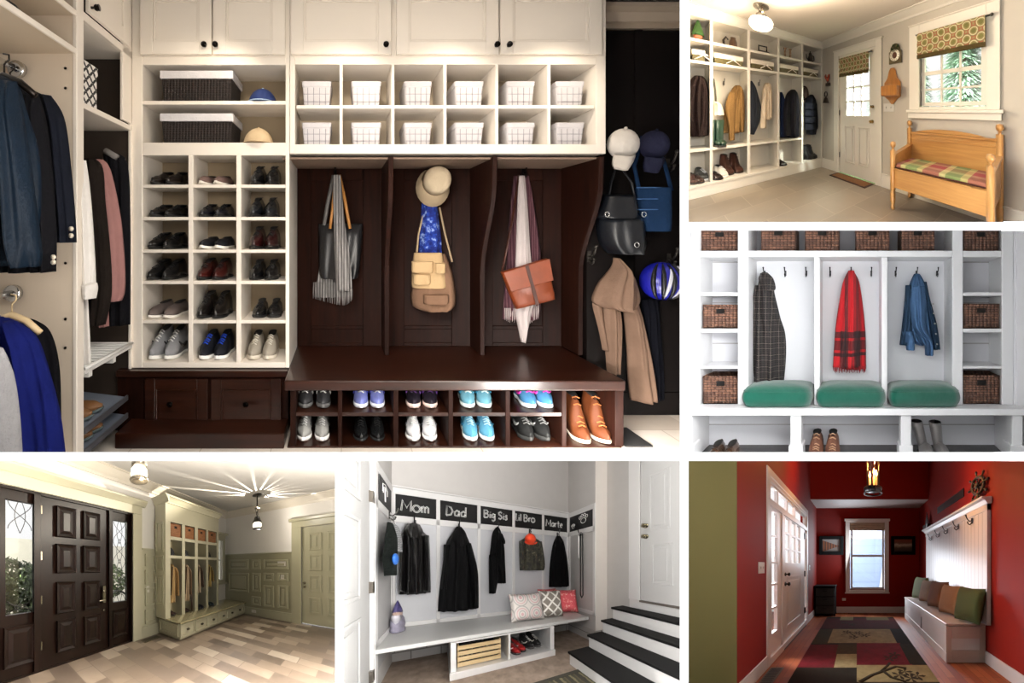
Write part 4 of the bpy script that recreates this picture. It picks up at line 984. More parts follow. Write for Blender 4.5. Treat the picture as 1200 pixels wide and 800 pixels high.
s = MB(); s.box(-1.2, YB-.012, zb, XW-.01, YB-.002, zt); s.build('back_board', m_whb, t)
bays = [(st[i][1], st[i+1][0]) for i in range(5)]; bays[0] = (-.1+.3, bays[0][1]) if False else bays[0]
for i, (a, b) in enumerate(bays):
    for z0, z1 in (zs1, zs2)+(((zs3,)) if i < 4 else ()):
        s = MB(); s.box(a, YF+.004, z0, b, YB-.01, z1); s.build('shelf', m_wh, t, bevel=.002)
# lined low baskets with ribbon ties
m_ol = wicker('olive_wicker', '#6d6238', '#84794a', .02, .012)
m_ll = cloth('ivory_liner', '#e6dccd', .05)
for i, (a, b) in enumerate(bays):
    x0, x1 = a+.03, b-.06; z = zs2[1]; bsk = wicker_basket(((x0+x1)/2, YF+.17, z), x1-x0, .27, .155, 'low olive wicker basket with ivory liner and bow, %s locker bay' % on[i], m_ol, 'lined baskets in the lockers', handle=False, liner=None)
    mb = MB(); mb.box(x0-.008, YF+.025, z+.085, x1+.008, YF+.315, z+.16); mb.build('liner', m_ll, bsk, bevel=.008)
    mb = MB(); xc = (x0+x1)/2+.05; yy = YF+.02
    for sg in (-1, 1): mb.tube([(xc, yy, z+.085), (xc+sg*.04, yy-.004, z+.11), (xc+sg*.06, yy-.004, z+.09), (xc, yy, z+.085)], .007, 5); mb.tube([(xc, yy, z+.085), (xc+sg*.05, yy-.005, z+.05), (xc+sg*.1, yy-.004, z+.015)], .007, 5)
    mb.build('bow', m_ll, bsk)
# ornaments on the top shelf
zt1 = zs1[1]; yo = YF+.14
p = R.at(818, 46, 'y', yo); t = thing('potted_topiary', 'small green cone topiary in a terracotta pot on the top shelf', 'plant', (p.x, yo, zt1))
s = MB(); s.lathe([(.035, 0), (.05, .06), (.055, .06), (.055, .08), (.01, .08)], (p.x, yo, zt1), 'z', 14); s.build('pot', plain('terracotta', '#b9694a', .7), t)
def leaves(mb, c, r, n, size, seed, cone=False):
    rnd = random.Random(seed)
    for i in range(n):
        while True:
            q = Vector((rnd.uniform(-1, 1), rnd.uniform(-1, 1), rnd.uniform(-1, 1)))
            if q.length <= 1: break
        q = q.normalized()*(q.length**.35)
        if cone: k = rnd.random(); a = rnd.uniform(0, 2*PI); q = Vector(((1-k)*math.cos(a), (1-k)*math.sin(a), 2*k-1))
        p_ = Vector(c)+Vector((q.x*r[0], q.y*r[1], q.z*r[2])); d = Vector((rnd.gauss(0, 1), rnd.gauss(0, 1), rnd.gauss(0, 1))).normalized(); e = d.orthogonal().normalized(); sz = size*rnd.uniform(.6, 1.3)
        mb.add([p_-d*sz, p_+e*sz*.4, p_+d*sz, p_-e*sz*.4], [(0, 1, 2, 3)])
def foliage_mat(name, a, b, c):
    if name in MATS: return MATS[name]
    t = NT(name); t.color(t.ramp(t.noise(3.5, 4, .7), [(.3, lin(a)), (.55, lin(b)), (.75, lin(c))])); t.rough(.7); MATS[name] = t.m; return t.m
s = MB(); s.lathe([(.07, .09), (.068, .12), (.035, .24), (.008, .31)], (p.x, yo, zt1), 'z', 14); leaves(s, (p.x, yo, zt1+.2), (.075, .075, .12), 260, .016, 1, True); s.build('foliage', foliage_mat('topiary_green', '#1c3d10', '#2f5a1a', '#4f7d2e'), t)
p = R.at(855, 52, 'y', yo); t = thing('stone_bookend', 'dark curved jug and bookend pair on the top shelf', 'ornament', (p.x, yo, zt1)); m_ir = plain('old_iron', '#2a211b', .5, metal=.4, var=.2)
s = MB(); s.tube([(p.x-.075, yo, zt1), (p.x-.085, yo, zt1+.1), (p.x-.05, yo, zt1+.16), (p.x-.02, yo, zt1+.12)], [.02, .016, .014, .012], 8); s.build('handle_arm', m_ir, t)
s = MB(); s.lathe([(.05, 0), (.06, .04), (.055, .1), (.035, .15), (.04, .17), (.005, .17)], (p.x+.05, yo, zt1), 'z', 14); s.build('jug', plain('brown_glaze', '#4c3626', .35, var=.3), t)
p = R.at(894.5, 60, 'y', yo); t = thing('antique_iron', 'antique black flat iron with handle on the top shelf', 'iron', (p.x, yo, zt1)); s = MB(); s.prism([(p.x-.1, yo-.05), (p.x+.06, yo-.05), (p.x+.12, yo), (p.x+.06, yo+.05), (p.x-.1, yo+.05)], 'z', zt1, zt1+.05); s.build('sole_block', m_ir, t, bevel=.008)
s = MB(); s.tube([(p.x-.08, yo, zt1+.05), (p.x-.08, yo, zt1+.14), (p.x+.06, yo, zt1+.14), (p.x+.06, yo, zt1+.05)], .014, 8); s.build('handle', m_ir, t)
for u, w_ in ((920, 'left'), (926, 'right')):
    p = R.at(u, 64, 'y', yo); t = thing('candlestick', 'turned wooden candlestick, %s of the pair on the top shelf' % w_, 'candlestick', (p.x, yo, zt1), 'wooden candlesticks'); s = MB(); s.lathe([(.04, 0), (.04, .015), (.015, .03), (.02, .07), (.012, .1), (.018, .14), (.012, .17), (.03, .19), (.03, .2), (.005, .2)], (p.x, yo, zt1), 'z', 12); s.build('stem', plain('turned_wood', '#7c5a3c', .5, var=.15), t)
p = R.at(949.5, 70, 'y', yo); t = thing('coffee_pot', 'dark metal coffee pot with spout on the top shelf', 'pot', (p.x, yo, zt1)); s = MB(); s.lathe([(.055, 0), (.06, .03), (.045, .12), (.03, .17), (.035, .2), (.01, .24), (.014, .255), (.002, .26)], (p.x, yo, zt1), 'z', 14); s.build('body', m_ir, t); s = MB(); s.tube([(p.x-.045, yo, zt1+.07), (p.x-.09, yo, zt1+.1), (p.x-.1, yo, zt1+.18)], [.016, .012, .01], 8); s.build('spout', m_ir, t); s = MB(); s.tube([(p.x+.05, yo, zt1+.05), (p.x+.1, yo, zt1+.08), (p.x+.09, yo, zt1+.16), (p.x+.035, yo, zt1+.17)], .01, 8); s.build('handle', m_ir, t)
# coats
yh = YF+.2
t = thing('fur_coat', 'dark brown fur coat in the first locker bay', 'coat', (.5, yh, -.5)); m_fur = cloth('brown_fur', '#1f1311', .5, fold=.9, bs=40)
ydrape(t, 'body', [(89, 814, 824), (94, 809, 828), (105, 804, 830), (130, 802, 831), (159, 806, 831)], yh, m_fur, .14, 4, .03, seed=61); ydrape(t, 'sleeve', [(92, 820, 826), (110, 821, 831), (140, 820, 831), (159, 813, 831)], yh-.1, m_fur, .07, 2, .012, seed=62)
t = thing('canvas_tote', 'cream canvas bag on a dark strap in the second locker bay', 'bag', (.75, yh, -.1)); ydrape(t, 'body', [(119, 836, 840), (124, 836, 846), (135, 836, 849)], yh-.06, cloth('cream_canvas', '#d8ccb8', .1), .1, 2, .01, seed=63); s = MB(); a, b, c_ = (R.at(u, v, 'y', yh-.05) for u, v in ((836, 92), (838, 106), (839, 122))); s.tube([a, b, c_], .014, 6); s.build('strap', plain('dark_strap', '#3b3a2c', .7), t)
t = thing('puffer_coat', 'tan quilted coat in the second locker bay', 'coat', (1, yh, -.5)); m_tq = cloth('tan_quilt', '#6f5330', .3, fold=.8, bs=26)
ydrape(t, 'body', [(100, 862, 866), (104, 858, 870), (115, 853, 872), (135, 848, 872), (155, 847, 872)], yh, m_tq, .14, 3, .03, seed=64); ydrape(t, 'sleeve', [(108, 855, 862), (125, 850, 863), (150, 853, 861), (164, 854, 861)], yh-.1, m_tq, .08, 1, .012, seed=65); ydrape(t, 'sleeve', [(105, 866, 871), (130, 865, 873), (154, 866, 872)], yh-.1, m_tq, .07, 1, .012, seed=66)
t = thing('dark_jacket', 'dark slate jacket in the third locker bay', 'jacket', (1.25, yh, -.4)); ydrape(t, 'body', [(95, 878, 881), (105, 878, 886), (125, 878, 892), (143, 878, 890), (157, 878, 882)], yh-.02, cloth('slate_cloth', '#23252a', .2), .12, 3, .02, seed=67)
t = thing('cream_cardigan', 'cream cable-knit cardigan in the third locker bay', 'cardigan', (1.45, yh, -.3)); m_cr = cloth('cream_knit', '#cdb9a0', .12, fold=1, bs=60)
ydrape(t, 'body', [(97, 897, 901), (103, 894, 904), (125, 892, 905), (140, 893, 903)], yh, m_cr, .1, 3, .02, seed=68); ydrape(t, 'sleeve', [(104, 895, 899), (125, 892, 899), (150, 891, 898)], yh-.07, m_cr, .06, 1, .01, seed=69); ydrape(t, 'sleeve', [(102, 900, 904), (120, 900, 905), (138, 900, 905)], yh-.06, m_cr, .05, 1, .01, seed=70)
t = thing('navy_coat', 'navy coat half hidden behind the black coat', 'coat', (1.7, yh, -.4)); ydrape(t, 'body', [(108, 914, 916), (120, 914, 919), (140, 914, 924), (160, 914, 924)], yh+.02, cloth('navy_coat_cloth', '#1a2238', .25), .1, 2, .02, seed=71)
t = thing('black_coat', 'black zip coat with collar in the fourth locker bay', 'coat', (1.9, yh, -.4)); ydrape(t, 'body', [(105, 927, 931), (110, 922, 934), (120, 919, 936.5), (140, 919, 936.5), (160, 922, 935.5)], yh-.06, cloth('black_coat_cloth', '#141318', .3), .14, 3, .02, seed=72); ydrape(t, 'sleeve', [(112, 921, 926), (130, 918, 926), (159, 919, 926)], yh-.16, cloth('black_coat_cloth', '#141318', .3), .07, 1, .01, seed=73)
t = thing('black_puffer', 'black puffer jacket in the fifth locker bay', 'jacket', (2.4, yh, -.3)); m_pf = cloth('black_puffer_cloth', '#121319', .25, fold=.5, bs=10)
ydrape(t, 'body', [(111, 949, 952), (118, 944, 955), (130, 943, 957), (145, 943, 957.5), (157, 945, 954)], yh, m_pf, .15, 2, .02, seed=74)
for k, v in enumerate((124, 132, 140, 148)): ydrape(t, 'quilt_band', [(v-3.6, 943+k*.2, 957+k*.4), (v, 942.5+k*.2, 957.5+k*.4), (v+3.6, 943+k*.2, 957+k*.4)], yh-.07, m_pf, .1, 1, .005, seed=75+k, nrow=10)
t = thing('brown_hat', 'dark felt hat hanging beside the black puffer jacket', 'hat', (2.2, yh, 0)); p = R.at(943.5, 109, 'y', yh); s = MB(); s.ball((p.x, yh, p.z), (.075, .07, .12), 14, 10); s.build('crown', cloth('brown_felt', '#241a15', .2), t); s = MB(); s.tube([(p.x+.09*math.cos(2*PI*k/20), yh+.03, p.z+.14*math.sin(2*PI*k/20)) for k in range(21)], .02, 6, flat=.5); s.build('brim', cloth('brown_felt', '#241a15', .2), t)
for i, (u, v) in enumerate(((848, 97), (889, 98), (954, 107))): p = R.at(u, v, 'y', YB-.015); coat_hook((p.x, YB-.013, p.z), 'small brushed hook on the back of the %s locker bay' % ('second', 'third', 'fifth')[i], plain('brushed_steel', '#8c8780', .3, metal=.9), s=1.0)
# boots and shoes
def wellie(u, y, z, label, col, h=.34, ft=-.1): 
    p = R.at(u, 170, 'y', y); x = p.x; t = thing('rubber_boot', label, 'boot', (x, y, z), 'green rubber boots' if 'green' in label else None); m = plain('welly '+col, col, .35, var=.2, vs=12, spec=.6); s = MB(); s.lathe([(.045, .03), (.05, .08), (.05, h*.6), (.058, h), (.05, h)], (x, y, z), 'z', 14); s.build('shaft', m, t); s = MB(); s.ball((x+.02, y-.07, z+.05), (.05, .12, .05), 12, 8); s.build('foot', m, t); s = MB(); rbox(s, x-.045, y-.18, z, x+.06, y+.05, z+.022, 0, 0, 3, .04); s.build('sole', plain('boot_sole', '#2b2a29', .7), t); return t
wellie(839, yh-.02, zs3[1], 'green rubber boot, left of the pair in the second locker bay', '#1d3a2c', .4); wellie(843.5, yh-.08, zs3[1], 'green rubber boot, right of the pair in the second locker bay', '#1d3a2c', .4)
def bsh(u, kind, col, label, dy=.2, z=zb, **kw): p = R.at(u, 200, 'y', YF+dy); make_shoe((p.x, YF+dy, z), kind, col, label, yaw=kw.pop('yaw', .5), **kw)
bsh(811, 'boot', '#3a1c16', 'dark brown ankle boot lying in front in the first bay', .14, h=.5, lace='#2a1510', sole='#1c100c'); bsh(817, 'dress', '#2c1510', 'dark brown leather shoe in the first bay', .13, lace='#1a0c08', sole='#140a07'); bsh(823, 'sneaker', '#4c4a46', 'grey and white trainer at the back of the first bay', .22, h=1.3)
bsh(839, 'dress', '#1f100f', 'dark shoe at the front of the second bay', .1, lace='#140a08', sole='#0e0706'); bsh(845, 'sneaker', '#d9d3c6', 'white trainer with rounded toe in the second bay', .18, h=1.3)
for u, w_ in ((852, 'left'), (863, 'right')): bsh(u, 'boot', '#3d2117', '%s tall brown leather boot in the second bay' % w_, .24, h=1.25, lace='#2a160f', sole='#20110b', length=.28)
bsh(914.8, 'dress', '#1a1412', 'single dark shoe in the fourth bay', .12, lace='#0c0908', sole='#0c0908')
for u, w_ in ((946, 'left'), (950.5, 'right')): bsh(u, 'boot', '#131315', '%s black lace boot in the fifth bay' % w_, .16, h=1.15, lace='#1c1c1f', sole='#101012', yaw=.8)
# ---- glazed door on the right wall
def xframe(y0, z0, y1, z1, w, x0, x1, wz=None): return MB().frame_x(y0, z0, y1, z1, w, x0, x1, wz)
s = MB(); s.box(XW-.025, yA, ZF, XW+.02, 3.149, 1.165).box(XW-.025, 1.952, ZF, XW+.02, yB_, 1.165).box(XW-.025, yB_, zdt+.0, XW+.02, yA, 1.165).box(XW-.032, 1.93, 1.165, XW, 3.17, 1.19); struct('trim_3', s, m_wh, bevel=.004)
gy0, gy1, gz0, gz1 = 2.225, 2.80, -.11, .93
d = struct('door_1', MB().box(XW+.01, yB_+.004, ZF+.015, XW+.05, gy0, zdt).box(XW+.01, gy1, ZF+.015, XW+.05, yA-.004, zdt).box(XW+.01, gy0, ZF+.015, XW+.05, gy1, gz0).box(XW+.01, gy0, gz1, XW+.05, gy1, zdt), m_wh)
s = MB()
for k in (1, 2): y = lerp(gy0, gy1, k/3); s.box(XW+.012, y-.012, gz0, XW+.045, y+.012, gz1)
for k in range(1, 4): z = gz0+k*.265; s.box(XW+.012, gy0, z-.012, XW+.045, gy1, z+.012)
struct('muntin', s, m_wh, parent=d); s = MB(); s.box(XW+.03, gy0, gz0, XW+.034, gy1, gz1); struct('pane', s, glass('clear_pane', alpha=.08), parent=d)
for u0, u1, v0, v1 in ((990, 1001, 147, 191), (1006, 1018.5, 149, 195)):
    y1_, y0_ = py(u0), py(u1); za, zc_ = pzx((u0+u1)/2, v1), pzx((u0+u1)/2, v0); s = xframe(y0_, za, y1_, zc_, .022, XW-.012, XW+.012); s.box(XW-.008, y0_+.05, za+.05, XW+.01, y1_-.05, zc_-.05); struct('door_panel', s, m_wh, parent=d, bevel=.004)
m_br = plain('aged_brass', '#a5854b', .25, metal=.9, var=.1)
for u, v, r in ((1021.8, 142.4, .03), (1022.4, 125, .025)): q = R.at(u, v, 'x', XW); s = MB(); s.lathe([(r*1.1, 0), (r*1.1, -.01), (r*.4, -.012), (r*.4, -.035), (r, -.045), (r, -.06), (.004, -.07)], (XW+.01, q.y, q.z), 'x', 14); struct('door_knob', s, m_br, parent=d)
for v in (132, 181): s = MB(); z = pzx(983.5, v); s.box(XW-.002, yA-.02, z-.05, XW+.012, yA+.004, z+.05); struct('hinge', s, plain('brushed_steel', '#8c8780', .3, metal=.9), parent=d)
# medallion fabric for the two shades
def medallion():
    t = NT('medallion_fabric'); x, y, z = t.xyz(); P = .145; u = t.math('DIVIDE', y, P); v = t.math('DIVIDE', z, P*1.1)
    def rad(ox, oz):
        a = t.math('SUBTRACT', t.math('FRACT', t.math('ADD', u, ox)), .5); b = t.math('SUBTRACT', t.math('FRACT', t.math('ADD', v, oz)), .5); return t.math('SQRT', t.math('ADD', t.math('MULTIPLY', a, a), t.math('MULTIPLY', b, b)))
    d = t.math('MINIMUM', rad(0, 0), rad(.5, .5)); c = t.ramp(d, [(0, lin('#6f6c33')), (.16, lin('#8f8450')), (.24, lin('#d9cda6')), (.29, lin('#d9cda6')), (.31, lin('#8a7a52')), (.36, lin('#a4553c')), (.42, lin('#9a8a5e'))], 'CONSTANT')
    t.color(t.mix(t.math('MULTIPLY', t.noise(60, 3), .5), c, lin('#5c5030'))); t.rough(.95); return t.m
m_md = medallion(); m_bd = cloth('brown_fringe_trim', '#57492a', .4, fold=1, bs=120)
def shade(x, y0, y1, z0, z1, label):
    t = thing('roman_blind', label, 'shade', (x, (y0+y1)/2, z0)); s = MB(); rings = []
    for k in range(13):
        q = k/12; zz = lerp(z1, z0, q); bul = .02*math.sin(q*PI*3)**2; rings.append([(x-.015-bul, y0, zz), (x-.015-bul, y1, zz), (x+.01, y1, zz), (x+.01, y0, zz)])
    s.loft(rings, True, True, False); s.build('fabric', m_md, t); s = MB(); s.box(x-.03, y0-.003, z0-.045, x+.0, y1+.003, z0+.01); s.build('border', m_bd, t, bevel=.006)
    s = MB(); s.tube([(x, y0-.05, z1-.01), (x, y1+.03, z1-.01)], .012, 8); s.ball((x, y0-.06, z1-.01), .02, 8, 6); s.build('rod', plain('pewter', '#3a3632', .4, metal=.7), t)
q0, q1 = R.at(984.5, 80, 'x', XW-.03), R.at(1017.8, 70, 'x', XW-.03); shade(XW-.03, q1.y, q0.y, R.at(1001, 85, 'x', XW-.03).z, R.at(1001, 64.5, 'x', XW-.03).z, 'medallion print roman shade on the glazed door')
# ---- window
s = MB(); a0, a1, b0, b1 = .376, 1.453, 0.0, 1.185; s.box(XW-.025, wy1+.0, b0, XW+.02, a1, b1).box(XW-.025, a0, b0, XW+.02, wy0, b1).box(XW-.025, wy0, wz1, XW+.02, wy1, b1).box(XW-.025, wy0, b0, XW+.02, wy1, wz0); s.box(XW-.035, a0-.01, b1, XW, a1+.01, b1+.02)
s.box(XW-.07, .342, -.04, XW, 1.477, 0.0).box(XW-.045, .36, -.12, XW, 1.46, -.04); w1 = struct('window_1', s, m_wh, bevel=.004)
s = xframe(wy0+.01, wz0+.01, wy1-.01, wz1, .05, XW+.03, XW+.07)
for k in (1, 2): y = lerp(wy0+.06, wy1-.06, k/3); s.box(XW+.035, y-.012, wz0, XW+.065, y+.012, wz1)
for k, v in ((0, 104.5), (1, 85)): z = pzx(1092, v); s.box(XW+.035, wy0, z-(.012 if k == 0 else .025), XW+.065, wy1, z+(.012 if k == 0 else .025))
struct('sash', s, m_wh, parent=w1); s = MB(); s.box(XW+.05, wy0, wz0, XW+.054, wy1, wz1); struct('pane', s, glass('clear_pane', alpha=.08), parent=w1)
X2 = XW-.05; q0, q1 = R.at(1075.5, 60, 'x', X2), R.at(1154.5, 40, 'x', X2); shade(X2, q1.y, q0.y, R.at(1115, 58, 'x', X2).z, R.at(1115, 29, 'x', X2).z, 'medallion print roman shade on the mudroom window')
# greenery outside
m_ev = foliage_mat('evergreen_needles', '#46634c', '#87a48c', '#cfe0d2')
rnd = random.Random(4)
for i, (x, y, r, h) in enumerate(((4.4, .2, .9, 2.9), (4.6, 1.3, .9, 2.7), (4.9, 2.5, .8, 2.4), (4.5, 3.3, .7, 2.6))):
    t = thing('evergreen_tree', 'soft green evergreen outside, %s from the window side' % on[i], 'tree', (x, y, ZF), 'evergreens outside'); s = MB(); s.tube([(x, y, ZF), (x, y, ZF+h*.9)], .06, 8); s.build('trunk', plain('bark', '#4a3b2e', .9), t)
    s = MB(); rn = random.Random(i)
    for k in range(4200):
        q = rn.random()**.8; rr = r*(1-q*.75)*rn.uniform(.3, 1); a = rn.uniform(0, 2*PI); p_ = Vector((x+rr*math.cos(a), y+rr*math.sin(a), ZF+.1+q*h-.1*rr)); d_ = Vector((math.cos(a), math.sin(a), -.45+rn.gauss(0, .2))).normalized(); e_ = d_.cross(Vector((0, 0, 1))).normalized(); sz = rn.uniform(.05, .13)
        s.add([p_-d_*sz, p_+e_*sz*.22, p_+d_*sz, p_-e_*sz*.22], [(0, 1, 2, 3)])
    s.build('foliage', m_ev, t)
s = MB(); s.box(XW+.2, -1.5, ZF-.1, 8, 6, ZF-.05); struct('ground_outside', s, plain('lawn', '#7d8f62', .9, var=.3))
# ---- things on the right wall
m_po = wood('waxed_pine', '#9c5e24', '#c68a45', 'z', 5, .35, .05)
y0, y1 = py(1057), py(1042.6); zc0, zc1 = pzx(1050, 74.5), pzx(1050, 51); t = thing('wall_clock', 'small arched wall clock with a white dial and green top', 'clock', (XW, (y0+y1)/2, zc0)); cy_ = (y0+y1)/2; rr = (y1-y0)/2
pts = [(y0, zc0), (y1, zc0), (y1, zc1-.12)]+[(cy_+rr*.8*math.cos(a), zc1-.12+.12*math.sin(a)) for a in [PI*k/10 for k in range(11)]]+[(y0, zc1-.12)]
s = MB(); s.prism(pts, 'x', XW-.025, XW-.001); s.build('plaque', plain('plaque_brown', '#5c5036', .6, var=.3, vs=14), t, bevel=.003); cz_ = zc0+(zc1-zc0)*.4
s = MB(); s.lathe([(rr*.8, -.028), (rr*.8, -.032), (.002, -.032)], (XW, cy_, cz_), 'x', 24); s.build('dial', plain('dial_white', '#e4ddcb', .5, var=0), t)
s = MB()
for k in range(12): a = 2*PI*k/12; s.box(XW-.034, cy_+rr*.66*math.cos(a)-.005, cz_+rr*.66*math.sin(a)-.005, XW-.031, cy_+rr*.66*math.cos(a)+.005, cz_+rr*.66*math.sin(a)+.005)
s.ball((XW-.033, cy_, cz_), (.004, .045, .05), 10, 8); s.build('dial_picture', plain('dial_dark', '#54321f', .6), t); s = MB(); leaves(s, (XW-.03, cy_, zc1-.07), (.004, rr*.6, .06), 70, .02, 6); s.build('leaf_crest', foliage_mat('topiary_green', '#1c3d10', '#2f5a1a', '#4f7d2e'), t)
y0, y1 = py(1056), py(1037); zc0, zc1 = pzx(1046.5, 122), pzx(1046.5, 79.6); cy_ = (y0+y1)/2; w_ = (y1-y0)/2; H = zc1-zc0; t = thing('wall_pocket', 'pine wall pocket with scalloped back hanging by the switch', 'wall box', (XW, cy_, zc0))
prof_ = [(.12, 0), (.5, .12), (.95, .2), (1, .22), (1, .6), (.8, .66), (.62, .72), (.5, .82), (.4, .93), (.2, 1), (0, 1.0)]
pts = [(cy_+a*w_, zc0+b*H) for a, b in prof_]+[(cy_-a*w_, zc0+b*H) for a, b in reversed(prof_[:-1])]
s = MB(); s.prism(pts, 'x', XW-.02, XW-.001); s.build('back_board', m_po, t, bevel=.004); s = MB(); s.box(XW-.12, cy_-w_*.95, zc0+.22*H, XW-.02, cy_+w_*.95, zc0+.25*H); s.prism([(cy_-w_*.95, zc0+.25*H), (cy_+w_*.95, zc0+.25*H), (cy_+w_*.95, zc0+.5*H), (cy_-w_*.95, zc0+.5*H)], 'x', XW-.12, XW-.1); s.box(XW-.1, cy_-w_*.95, zc0+.25*H, XW-.02, cy_-w_*.85, zc0+.5*H).box(XW-.1, cy_+w_*.85, zc0+.25*H, XW-.02, cy_+w_*.95, zc0+.5*H); s.build('box', m_po, t, bevel=.003)
q = R.at(1041.7, 126, 'x', XW); plate((XW, q.y, q.z), .2, .13, '-x', 'white double switch plate under the pine wall pocket')
q = R.at(971, 97, 'x', XW); t = thing('rooster_hook', 'painted rooster key hook on the wall beside the lockers', 'hook', (XW, q.y, q.z)); m_rr = plain('rooster_red', '#8e3a22', .5, var=.35, vs=20)
s = MB(); s.ball((XW-.03, q.y, q.z+.07), (.025, .05, .055), 12, 8); s.tube([(XW-.03, q.y-.03, q.z+.1), (XW-.03, q.y-.05, q.z+.16), (XW-.03, q.y-.06, q.z+.17)], [.03, .022, .012], 8); s.tube([(XW-.03, q.y+.04, q.z+.08), (XW-.03, q.y+.07, q.z+.14), (XW-.03, q.y+.05, q.z+.18)], [.025, .022, .008], 8); s.build('rooster', m_rr, t)
s = MB(); s.tube([(XW-.03, q.y, q.z), (XW-.03, q.y, q.z+.03)], .015, 6); s.box(XW-.035, q.y-.07, q.z-.07, XW-.001, q.y+.07, q.z-.005); s.build('plaque', plain('plaque_dark', '#3a2a1e', .6), t, bevel=.006)
q = R.at(970.5, 114, 'x', XW); t = thing('iron_bell', 'dark iron hand bell hanging under the rooster hook', 'bell', (XW, q.y, q.z)); s = MB(); s.lathe([(.07, -.12), (.06, -.1), (.04, -.03), (.02, 0), (.01, .01)], (XW-.06, q.y, q.z), 'z', 14); s.build('bell_cup', m_ir, t); s = MB(); s.tube([(XW-.06, q.y+.045*math.cos(a), q.z+.06+.055*math.sin(a)) for a in [2*PI*k/14 for k in range(15)]], .012, 6); s.build('ring', m_ir, t)
# door mat
t = thing('door_mat', 'brown coir door mat with dark border below the glazed door', 'mat', (2.5, 2.55, ZF)); s = MB(); s.box(2.38, 2.1, ZF, XW-.03, 3.0, ZF+.012); s.build('border', plain('mat_border', '#3a1c10', .9), t); s = MB(); s.box(2.405, 2.14, ZF+.012, XW-.055, 2.96, ZF+.016); s.build('coir', plain('coir', '#83562a', 1, var=.3, vs=30, bump=.8, bs=200), t)
# ---- pine bench with plaid cushion
bx0, bx1, by0, by1 = 2.13, 2.585, .375, 1.41; m_pn = wood('pine', '#a8743c', '#cb9c60', 'y', 5, .35, .05); m_pz = wood('pine_upright', '#a8743c', '#cb9c60', 'z', 5, .35, .05)
t = thing('pine_bench', 'honey pine settle bench with turned posts and plaid seat', 'bench', ((bx0+bx1)/2, .9, ZF))
zq = lambda u, v, x: R.at(u, v, 'x', x).z
zf_top, zb_top = zq(1047.7, 176, bx0), zq(1065.8, 150, bx1)
for x, y, zt_, nm in ((bx0, by1, zf_top, 'l'), (bx1, by1+.02, zb_top, 'l'), (bx0, by0, zf_top, 'r'), (bx1, by0, zb_top, 'r')):
    s = MB(); r = .036; s.lathe([(.022, 0), (.03, .03), (.024, .06), (.032, .1), (.036, .2), (.028, .23), (r, .25), (r, zt_-ZF), (.02, zt_-ZF), (.002, zt_-ZF)], (x, y, ZF), 'z', 12); po = s.build('post', m_pz, t)
    s = MB(); s.lathe([(.03, 0), (.016, .01), (.014, .03), (.03, .045), (.04, .075), (.03, .105), (.002, .115)], (x, y, zt_-.002), 'z', 14); s.build('finial', m_pz, po)
zs_ = zq(1050.6, 196, bx0); zap = zq(1050, 220, bx0)
s = MB(); s.box(bx0-.015, by0, zap, bx0+.015, by1, zs_-.02); s.build('front_apron', m_pn, t, bevel=.004); s = MB(); s.box(bx0+.01, by0-.01, zs_-.03, bx1, by1, zs_-.01); s.build('seat', m_pn, t, bevel=.004)
s = MB(); s.box(bx0-.025, by0+.15, zs_-.028, bx0+.0, by1-.03, zs_-.012); s.build('seat_edge', m_pn, t)
zbt = zq(1068, 154, bx1); s = MB(); s.box(bx1-.012, by0, zs_-.1, bx1+.008, by1, zbt-.03); s.build('back_panel', m_pn, t); s = MB(); s.box(bx1-.03, by0, zbt-.03, bx1+.015, by1, zbt).box(bx1-.02, by0, zbt-.1, bx1+.01, by1, zbt-.07); s.build('back_rail', m_pn, t, bevel=.004)
pts = [(by1-.06, zbt)]+[(lerp(by1-.06, by0+.12, k/12), zbt+.055*math.sin(PI*k/12)**.8) for k in range(1, 12)]+[(by0+.12, zbt)]
s = MB(); s.prism(pts, 'x', bx1-.012, bx1+.012); s.build('crest', m_pn, t, bevel=.004)
za0, za1 = zq(1051, 182, bx0), zq(1065, 170, bx1)
for y in (by0, by1): s = MB(); s.hexa([(bx0, y-.015, zs_-.2), (bx1, y-.015, zs_-.2), (bx1, y+.015, zs_-.2), (bx0, y+.015, zs_-.2), (bx0, y-.015, za0-.03), (bx1, y-.015, za1), (bx1, y+.015, za1), (bx0, y+.015, za0-.03)]); s.build('arm_panel', m_pn, t)
for y in (by0, by1): s = MB(); s.hexa([(bx0, y-.03, za0-.03), (bx1, y-.03, za1), (bx1, y+.03, za1), (bx0, y+.03, za0-.03), (bx0, y-.03, za0), (bx1, y-.03, za1+.03), (bx1, y+.03, za1+.03), (bx0, y+.03, za0)]); s.build('arm_rest', m_pn, t)
def bplaid():
    m = NT('seat_plaid'); x, y, z = m.xyz(); P = .46
    a = m.math('FRACT', m.math('DIVIDE', y, P)); b = m.math('FRACT', m.math('ADD', m.math('DIVIDE', x, .34), .2))
    c1 = m.ramp(a, [(0, lin('#93323a')), (.26, lin('#b9a86c')), (.4, lin('#71804a')), (.72, lin('#c2b47e')), (.86, lin('#93323a'))], 'CONSTANT'); c2 = m.ramp(b, [(0, lin('#a2453f')), (.35, lin('#c9bd8a')), (.5, lin('#6f7a4a')), (.8, lin('#c4b684'))], 'CONSTANT')
    m.color(m.mix(.32, c1, c2)); m.rough(.95); m.bump(m.noise(120, 2), .2, .004); return m.m
t = thing('bench_pad', 'red green and cream plaid pad on the pine bench', 'cushion', ((bx0+bx1)/2, .9, zs_-.01)); s = MB(); rbox(s, bx0-.005, by0+.02, zs_-.008, bx1-.03, by1-.03, zs_+.045, -.005, -.005, 4, .03); s.build('pad', bplaid(), t, bevel=.014, seg=2); s = MB(); s.tube([(bx0-.006, by0+.03, zs_+.004), (bx0-.006, by1-.04, zs_+.004)], .008, 6); s.build('piping', cloth('dark_piping', '#43261f', .1), t)
